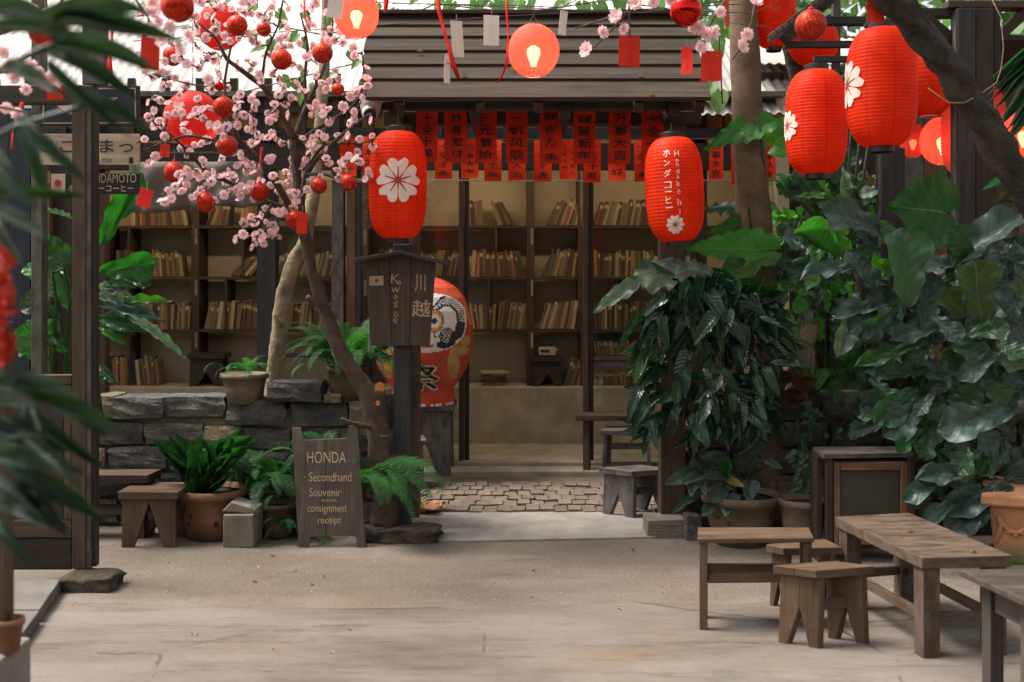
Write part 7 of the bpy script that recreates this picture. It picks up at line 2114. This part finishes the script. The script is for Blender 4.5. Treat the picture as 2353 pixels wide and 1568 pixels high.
# vine leaves over the gate roof
cv = plant('climbing_vine', 'sunlit climbing vine with fresh green leaves along the white roof above the gate', P(1200, 20, 7.4), None, 'vine')
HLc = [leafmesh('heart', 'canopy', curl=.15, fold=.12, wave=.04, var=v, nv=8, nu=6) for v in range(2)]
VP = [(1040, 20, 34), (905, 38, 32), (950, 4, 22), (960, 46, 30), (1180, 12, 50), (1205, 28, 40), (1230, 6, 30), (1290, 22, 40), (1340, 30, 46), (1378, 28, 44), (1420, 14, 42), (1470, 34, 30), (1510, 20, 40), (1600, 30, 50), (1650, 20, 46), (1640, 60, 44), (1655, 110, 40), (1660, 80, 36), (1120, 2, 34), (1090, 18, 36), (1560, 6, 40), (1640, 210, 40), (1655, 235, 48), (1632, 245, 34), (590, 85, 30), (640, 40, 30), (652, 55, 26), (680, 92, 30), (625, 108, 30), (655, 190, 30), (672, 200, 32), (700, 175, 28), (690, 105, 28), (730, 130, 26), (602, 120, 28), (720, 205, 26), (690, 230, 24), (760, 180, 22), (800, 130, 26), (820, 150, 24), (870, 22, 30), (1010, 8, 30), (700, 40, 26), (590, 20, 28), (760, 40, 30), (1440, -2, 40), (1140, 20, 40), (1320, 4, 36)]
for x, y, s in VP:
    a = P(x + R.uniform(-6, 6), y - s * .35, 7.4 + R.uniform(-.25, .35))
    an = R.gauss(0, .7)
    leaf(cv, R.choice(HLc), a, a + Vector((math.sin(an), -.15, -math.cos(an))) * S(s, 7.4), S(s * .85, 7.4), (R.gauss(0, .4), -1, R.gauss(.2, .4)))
for pts in ([(880, 60, 7.4), (1000, 10, 7.4), (1200, 30, 7.4), (1400, 0, 7.4), (1650, 40, 7.4), (1660, 240, 7.4)], [(860, 60, 7.4), (740, 80, 7.4), (640, 60, 7.4), (590, 40, 7.4)]):
    stem(cv, [P(*p) for p in pts], .005, 'bark')
fo = plant('tree', 'feathery green foliage hanging over the white roof at upper left', P(330, 60, 8.0), None, 'tree')
for k in range(34):
    a = P(R.uniform(260, 520), R.uniform(-60, 110), 7.8 + R.uniform(-.3, .3))
    frond(fo, FR[R.randrange(4)], a, R.uniform(-3.1, .1), R.uniform(.25, .5), R.uniform(-.4, .4))
stem(fo, [P(200, -80, 8), P(330, -10, 7.9), P(460, 40, 7.9), P(520, 80, 7.9)], [.03, .02, .012, .006], 'bark', 'branch')
# palm fan at the right edge
pm = plant('palm', 'fan palm leaf reaching in at the upper right edge', P(2400, 140, 5.2), None, 'palm')
PL = leafmesh('strap', 'palm', curl=.12, fold=.3, wave=0, nv=8, nu=4)
for k in range(13):
    t = k / 12
    e = (lerp(2268, 2330, t), lerp(190, 320, t)) if t > .1 else (2290, 170)
    leaf(pm, PL, P(2400, 80 + 30 * t, 5.2), P(e[0] + R.uniform(-8, 8), e[1] + R.uniform(-10, 10), 5.1), S(17, 5.2), (.3, -1, .4))
leaf(pm, PL, P(2420, 420, 5.0), P(2264, 418, 4.9), S(24, 5), (0, -.5, 1))
fq = fern('little green fern tip hanging at the very top right corner', P(2330, -10, 5.6), 3, .16, meshes=[FR[4]])
fo2 = frond(fq, FR[4], P(2325, 0, 5.6), -2.2, .22)

# ---------------------------------------------------------------- near blurred leaves and red flower at left
nr = plant('glossy_shrub', 'blurred dark glossy shrub close to the lens at lower left', (P(-60, 0, 2.0).x, 2.0, .0), None, 'shrub')
NL = [leafmesh('blade', 'near', curl=c, fold=.20, wave=.0, wn_=3, var=v, nv=14) for v, c in enumerate((.22, .34, .14, .42))]
def nl(root, b, t, w, d, nz=.7, dd=-.1):
    leaf(root, R.choice(NL), P(*b, d), P(*t, d + dd), S(w, d), (R.gauss(0, .2), -1, nz + R.gauss(0, .2)))
for b, t, w in (((-40, 890), (210, 915), 46), ((60, 870), (190, 960), 42), ((-20, 905), (150, 880), 40), ((-30, 960), (120, 1030), 42), ((40, 930), (185, 1040), 30), ((0, 1000), (60, 985), 50), ((-30, 1040), (130, 1060), 46), ((30, 1060), (190, 1170), 44), ((-20, 1100), (110, 1190), 46), ((50, 1100), (140, 1220), 40), ((-30, 1010), (90, 1100), 44), ((-30, 1150), (100, 1200), 40), ((70, 930), (110, 1060), 34), ((-50, 940), (40, 900), 40), ((-40, 1080), (40, 1150), 44), ((60, 1010), (150, 1080), 30), ((-30, 1180), (40, 1260), 30)):
    nl(nr, b, t, w * 1.05, R.uniform(1.75, 2.05))
stem(nr, [P(-80, 1500, 2), P(-40, 1200, 2), P(-20, 950, 2), P(-30, 700, 2)], .008, 'near')
nu_ = plant('glossy_shrub', 'blurred dark leafy branches close to the lens at upper left', (P(-60, 0, 1.9).x, 1.9, 1.9), None, 'shrub')
for b, t, w in (((-40, 75), (170, 70), 50), ((100, 75), (300, -15), 50), ((130, 66), (385, 62), 40), ((120, 120), (285, 95), 62), ((10, 170), (110, 182), 50), ((110, 130), (290, 195), 52), ((120, 140), (225, 265), 34), ((150, 95), (365, 165), 20), ((-40, 30), (50, 10), 80), 
                ((185, 240), (285, 250), 52), ((190, 240), (300, 262), 40), ((70, 280), (148, 380), 40), ((50, 270), (86, 390), 46), ((-40, 340), (30, 420), 60), ((-30, 440), (150, 445), 36), ((-30, 500), (50, 480), 44), ((-10, 480), (30, 600), 40)):
    nl(nu_, b, t, w * .8, R.uniform(1.7, 2.1), .3)
for pts in ([(-80, 200, 1.9), (60, 130, 1.9), (140, 95, 1.9), (160, 20, 1.9)], [(-80, 350, 1.9), (40, 290, 1.9), (190, 245, 1.9), (250, 250, 1.9)], [(-80, 520, 1.9), (0, 450, 1.9), (40, 410, 1.9)]):
    stem(nu_, [P(*p) for p in pts], .006, 'near')
fw = plant('red_flower', 'out of focus orange red flower spike at the left edge', P(10, 700, 1.8), None, 'flower')
PT = leafmesh('ovate', 'dry', curl=.3, fold=.2, wave=.06)
PT2 = bpy.data.meshes.new_from_object(bpy.data.objects.new('tmp', PT)); PT2.materials[0] = M['redflower']; PT2.name = 'petal'
for k in range(34):
    t = k / 33
    a = P(-4 + R.uniform(-14, 14), lerp(570, 820, t), 1.8 + R.uniform(-.03, .03))
    an = R.uniform(-1.2, 1.9)
    leaf(fw, PT2, a, a + Vector((math.cos(an) * .7, -.3, -abs(math.sin(an)))) * R.uniform(.03, .05), .026, (R.gauss(0, .5), -1, .3), 'petal')
stem(fw, [P(-60, 480, 1.8), P(-20, 560, 1.8), P(-6, 700, 1.8), P(-4, 830, 1.8)], .004, 'near')

# ---------------------------------------------------------------- left timber frame, door panel, sign boards
LY = 5.48
lf = E('timber_gate', 'dark timber gate frame with a low solid panel at the left edge', 'gate', (P(120, 0, LY).x, LY, 0))
def lb(xa, xb, ya, yb, y, dp, mt, nm, bev=.004, z0=None):
    a, b = P(xa, ya, y), P(xb, yb, y)
    lo = b.z if z0 is None else z0
    mb = MB(); mb.box(((a.x + b.x) / 2, y + dp / 2, (a.z + lo) / 2), (b.x - a.x, dp, a.z - lo)); return mb.build(nm, M[mt], lf, bevel=bev)
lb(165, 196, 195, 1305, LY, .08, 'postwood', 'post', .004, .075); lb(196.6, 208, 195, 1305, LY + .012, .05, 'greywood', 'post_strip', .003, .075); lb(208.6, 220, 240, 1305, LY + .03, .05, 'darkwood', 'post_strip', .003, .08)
lb(-60, 214, 196, 238, LY - .02, .07, 'darkwood', 'cross_beam')
lb(-80, 164, 862, 884, LY, .05, 'postwood', 'top_rail'); lb(-80, 164, 1196, 1236, LY + .005, .045, 'postwood', 'bottom_rail'); lb(-80, 146, 885, 1195, LY + .02, .02, 'darkwood', 'panel'); lb(146.5, 164.5, 885, 1195, LY + .004, .045, 'postwood', 'stile'); lb(-80, 164, 1237, 1310, LY + .02, .02, 'darkwood', 'kick_board')
o = stonemesh(G(195, 1350, .030) + Vector((0, .10, 0)), .25, .19, .085, 71, .24, 7, .3).build('footing', M['footing'], lf, smooth=True)
lb(188, 240, -160, 194, LY + .01, .06, 'greywood', 'upper_post')
bp = E('timber_post', 'thin grey timber brace behind the left sign boards', 'post', (P(73, 0, 6.2).x, 6.2, 0))
mb = MB(); a = P(60, 0, 6.1); b = P(86, 0, 6.1); mb.box(((a.x + b.x) / 2, 6.2, 1.6), (b.x - a.x, .08, 3.2)); mb.build('brace', M['greywood'], bp, bevel=.006)
SY = 5.85
def board(xa, xb, ya, yb, y, mt, label, name='sign_board'):
    a, b = P(xa, ya, y), P(xb, yb, y)
    root = E(name, label, 'sign', ((a.x + b.x) / 2, y, b.z))
    mb = MB(); mb.box(((a.x + b.x) / 2, y + .01, (a.z + b.z) / 2), (b.x - a.x, .02, a.z - b.z)); mb.build('board', M[mt], root, bevel=.002)
    return root
s1 = board(90, 320, 197, 290, SY + .02, 'navy', 'navy blue board with a tan border and arrow, upper left of the blossom')
def strip(root, pts, y, mt='chalk', nm='painted_line'):
    mb = MB(); mb.prism([P(px, py, y) for px, py in pts], (0, .001, 0)); mb.build(nm, M[mt], root)
yy = SY + .017
for q in ([(98, 203), (312, 202), (312, 205), (98, 206)], [(309, 205), (312, 205), (313, 284), (310, 284)], [(98, 282), (309, 281), (309, 284), (98, 285)], [(98, 206), (101, 206), (101, 282), (98, 282)]): strip(s1, q, yy)
strip(s1, [(130, 244), (200, 226), (272, 224), (262, 232), (216, 236), (206, 244), (186, 272), (160, 262)], yy - .002, 'pale', 'painted_arrow')
s2 = board(88, 320, 308, 379, SY - .01, 'pale', 'pale plywood board with brushed dark hiragana and small letters below')
mb = MB(); yy = SY - .013
letters(mb, 'ここでまって', P(222, 336, yy), w=S(262, yy), h=S(30, yy)); letters(mb, 'koko  de  ma tte', P(188, 367, yy), w=S(138, yy), h=S(13, yy)); mb.build('lettering', M['sign'], s2)
strip(s2, [(297, 362), (305, 362), (306, 376), (296, 376)], yy, 'ink', 'painted_mark')
s3 = board(116, 319, 399, 446, SY - .02, 'blackpaint', 'black board with cream capitals over katakana and a small flag')
mb = MB(); yy = SY - .023
letters(mb, 'HONDAMOTO', P(251, 410, yy), w=S(124, yy), h=S(21, yy)); letters(mb, 'ホンダマーコーヒー', P(232, 433, yy), w=S(150, yy), h=S(18, yy)); mb.build('lettering', M['pale'], s3)
strip(s3, [(117, 400), (150, 400), (150, 444), (117, 445)], yy, 'pale', 'flag')
mb = MB(); mb.prism([P(133 + 8.5 * math.cos(i * .39), 422 + 8.5 * math.sin(i * .39), yy - .002) for i in range(16)], (0, .001, 0)); mb.build('red_disc', M['stamen'], s3)
lk = E('kiosk', 'dim timber kiosk with a navy door behind the left plant', 'building', (P(60, 0, 7.3).x, 7.3, 0))
def kb(xa, xb, ya, z0, mt, nm, y=7.3, dp=.06):
    a, b = P(xa, ya, y), P(xb, ya, y)
    mb = MB(); mb.box(((a.x + b.x) / 2, y, (a.z + z0) / 2), (b.x - a.x, dp, a.z - z0)); mb.build(nm, M[mt], lk, bevel=.003)
kb(26, 74, 250, 0, 'navy', 'door'); kb(76, 92, 200, 0, 'greywood', 'post', 7.28); kb(93, 118, 420, 0, 'redwood', 'post', 7.29); kb(-160, 25, 240, 0, 'slate', 'wall', 7.34); kb(119, 170, 380, 0, 'darkwood', 'wall', 7.36); kb(60, 92, 200, 2.6, 'white', 'panel', 7.5)
# stone step at left
root = T(stonemesh((0, 0, -50), .1, .1, .1, 1).build('x', M['stone']), 'x', 'x') if False else None
stp = E('stone_step', 'low grey stone slabs forming a step at the lower left edge', 'step', (P(40, 0, 5.0).x, 5.0, 0))
z = .068
for q in ([(140, 1330), (-120, 1326), (-160, 1398), (92, 1400)], [(91, 1403), (-160, 1401), (-220, 1452), (54, 1453)]):
    mb = MB(); mb.prism([G(x, y, z) for x, y in q], (0, 0, -z), (1, 0, 0)); mb.build('slab', mat('grey_slab', (.135, .122, .11), .85, .3, 5, .5, 60, .06), stp, bevel=.006)
# ---------------------------------------------------------------- pavilion at right
pv = E('pavilion', 'dark timber pavilion posts and braces behind the lanterns at right', 'building', (P(2240, 0, 6.6).x, 6.6, 0))
def vb(xa, xb, ya, yb, y, dp, mt, nm='post', z0=None):
    a, b = P(xa, ya, y), P(xb, yb, y)
    lo = b.z if z0 is None else z0
    mb = MB(); mb.box(((a.x + b.x) / 2, y + dp / 2, (a.z + lo) / 2), (b.x - a.x, dp, a.z - lo)); mb.build(nm, M[mt], pv, bevel=.005)
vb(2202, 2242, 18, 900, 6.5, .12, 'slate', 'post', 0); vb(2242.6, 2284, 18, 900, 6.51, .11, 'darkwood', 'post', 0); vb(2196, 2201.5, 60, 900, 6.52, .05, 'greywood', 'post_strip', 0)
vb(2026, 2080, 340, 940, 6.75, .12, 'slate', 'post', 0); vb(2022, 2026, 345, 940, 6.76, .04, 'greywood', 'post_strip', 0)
vb(2070, 2210, 18, 38, 6.6, .08, 'darkwood', 'beam'); vb(2180, 2400, 0, 17, 6.55, .12, 'postwood', 'beam'); vb(2284.5, 2300, 20, 165, 6.55, .05, 'darkwood', 'bracket')
for q in (((2200, 105), (2125, 42)), ((2290, 90), (2353, 30))):
    mb = MB(); mb.bar(P(*q[0], 6.62), P(*q[1], 6.62), .06, .06); mb.build('brace', M['darkwood'], pv)
vb(1805, 2010, 93, 108, 6.3, .05, 'slate', 'bar'); vb(1866, 1990, 37, 56, 6.3, .06, 'slate', 'bar'); vb(1871, 1966, 128, 143, 5.92, .03, 'black', 'lantern_arm'); vb(1990, 2060, 50, 62, 5.4, .04, 'black', 'lantern_arm')
vb(1915, 1932, -40, 80, 7.0, .05, 'greywood', 'post', 1.9); vb(1872, 1887, -20, 60, 7.2, .05, 'white', 'post', 2.9)
for i in range(9):
    mb = MB(); mb.box((2.55 + i * .3 , 7.4, 3.02), (.292, 1.6, .03)); mb.build('roof_plank', M['darkwood'], pv)
# trees far behind on the right
for x, y, s_z, nm in ((3.2, 12.5, 4.2, 'pale green leafy tree far behind the tiled roof'), (6.0, 12.0, 4.4, 'leafy tree far behind the right edge buildings')):
    rt_ = E('tree', nm, 'tree', (x, y, 0))
    mb = MB(); mb.tube([(x, y, 0), (x + .1, y, 2), (x, y, 4)], [.16, .12, .06], 8); mb.build('trunk', M['bark'], rt_, smooth=True)
    mb = MB()
    for k in range(2200):
        c = Vector((x + R.gauss(0, 1.0), y + R.gauss(0, .7), s_z + R.gauss(0, .9)))
        d1_ = Vector((R.gauss(0, 1), R.gauss(0, 1), R.gauss(0, 1))).normalized() * .2
        d2_ = d1_.orthogonal().normalized() * .1
        mb.add([c, c + d1_ * .5 + d2_, c + d1_, c + d1_ * .5 - d2_], [(0, 1, 2, 3)], uvs=[[(.5, 0), (1, .5), (.5, 1), (0, .5)]])
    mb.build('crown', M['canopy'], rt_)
# small tiled roof edge
tr_ = E('tiled_roof', 'edge of a small roof with split bamboo tiles between trunk and lantern', 'roof', P(1830, 50, 6.1))
for k in range(9):
    t0, t1 = k / 9, (k + .92) / 9
    for j in range(2):
        a = P(lerp(1768, 1893, t0), lerp(86, -10, t0) + j * 10, 6.1 + j * .06); b = P(lerp(1768, 1893, t1), lerp(86, -10, t1) + j * 10, 6.1 + j * .06)
        mb = MB(); mb.bar(a, b, .05, .026); mb.build('tile', M['greywood'], tr_, bevel=.003)
mb = MB(); mb.bar(P(1800, 92, 6.25), P(1925, -20, 6.25), .10, .07); mb.build('rafter', M['darkwood'], tr_)
# wall of the building far behind on the right
rw = E('back_building', 'dim boarded building with a pale roof band behind the right hand lanterns', 'building', (4.2, 9.2, 0))
for i in range(24):
    x = 2.0 + i * .2
    mb = MB(); mb.box((x, 9.2, 1.65), (.192, .04, 3.3)); mb.build('board', M[('darkwood', 'redwood', 'postwood', 'darkwood', 'greywood')[(i * 7) % 5]], rw)
mb = MB(); mb.box((5.2, 9.1, 2.84), (2.2, .1, .22)); mb.build('roof_band', M['roofsheet'], rw)
mb = MB(); mb.box((5.2, 9.1, 2.69), (2.2, .12, .06)); mb.build('sill_beam', M['stamen'], rw)
corr(2.0, 6.6, 8.8, 3.3, 10.6, 3.9, 'greysheet', 'roof_sheet', rw, .008, .076)
# unseen house added behind the lens, sized to limit frontal light
fs_ = E('fill_blocking_house', 'unseen long timber house added behind the viewpoint to hold back frontal light', 'building', (0, -5.0, 0))
for i in range(40):
    mb = MB(); mb.box((-9.75 + i * .5, -5.0, 2.0), (.49, .06, 4.0)); mb.build('board', M['darkwood'], fs_)
mb = MB(); mb.prism([(-10, -4.2, 3.8), (10, -4.2, 3.8), (10, -8, 6), (-10, -8, 6)], (0, 0, .05)); mb.build('roof', M['greysheet'], fs_)
for sx, nm in ((-1, 'courtyard hedge of dense trees beyond the left side'), (1, 'courtyard hedge of dense trees beyond the right side')):
    rt_ = E('tree', nm, 'tree', (sx * 7.6, 1.5, 0))
    mb = MB(); mb.tube([(sx * 7.6, 1.5, 0), (sx * 7.7, 1.5, 2), (sx * 7.5, 1.6, 4)], [.2, .16, .1], 10); mb.build('trunk', M['bark'], rt_, smooth=True)
    mb = MB()
    for k in range(2600):
        c = Vector((sx * 7.6 + R.gauss(0, .8), R.uniform(-4.5, 8), abs(R.gauss(1.8, 1.4))))
        d1_ = Vector((R.gauss(0, 1), R.gauss(0, 1), R.gauss(0, 1))).normalized() * .2
        d2_ = d1_.orthogonal().normalized() * .11
        mb.add([c, c + d1_ * .5 + d2_, c + d1_, c + d1_ * .5 - d2_], [(0, 1, 2, 3)], uvs=[[(.5, 0), (1, .5), (.5, 1), (0, .5)]])
    mb.build('crown', M['fig'], rt_)
# fallen leaves
DL = [leafmesh('ovate', 'dry', curl=.35, fold=.3, wave=.06, var=v, nv=6, nu=4) for v in range(3)]
for k in range(15):
    x, y = R.uniform(240, 1600), 1262 + 240 * R.random() ** 1.6
    a = G(x, y, .006)
    an = R.uniform(0, 6.28)
    s = R.uniform(.018, .036)
    o = inst('fallen_leaf', R.choice(DL), leafmat(a, a + Vector((math.cos(an), math.sin(an), .1)) * s, s * .55, (0, 0, 1)))
    T(o, 'small dry leaf lying loose on the bare courtyard ground', 'leaf', 'dry leaves on the ground')
for (x, y, z), l in (((2084, 1222, .424), 'curled yellow leaf in the middle of the long low table'), ((2228, 1268, .424), 'yellow leaf near the front right corner of the long low table'), ((1935, 1272, .02), 'tiny yellow leaf on the ground under the small bench')):
    a = G(x, y, z); T(inst('fallen_leaf', DL[0], leafmat(a, a + Vector((.035, .01, .006)), .022, (0, -.3, 1))), l, 'leaf')
for k, (px, py) in enumerate(((1172, 158), (1466, 175), (1490, 217), (958, 119), (1060, 175))):
    t = slope(py)
    a = P(px, py, lerp(RY, EY, t) - .03); T(inst('fallen_leaf', DL[k % 3], leafmat(a, a + Vector((.035, -.004, .006)), .02, (0, -1, 1))), 'small dry leaf stuck on the gate roof boards', 'leaf', 'dry leaves on the gate roof')
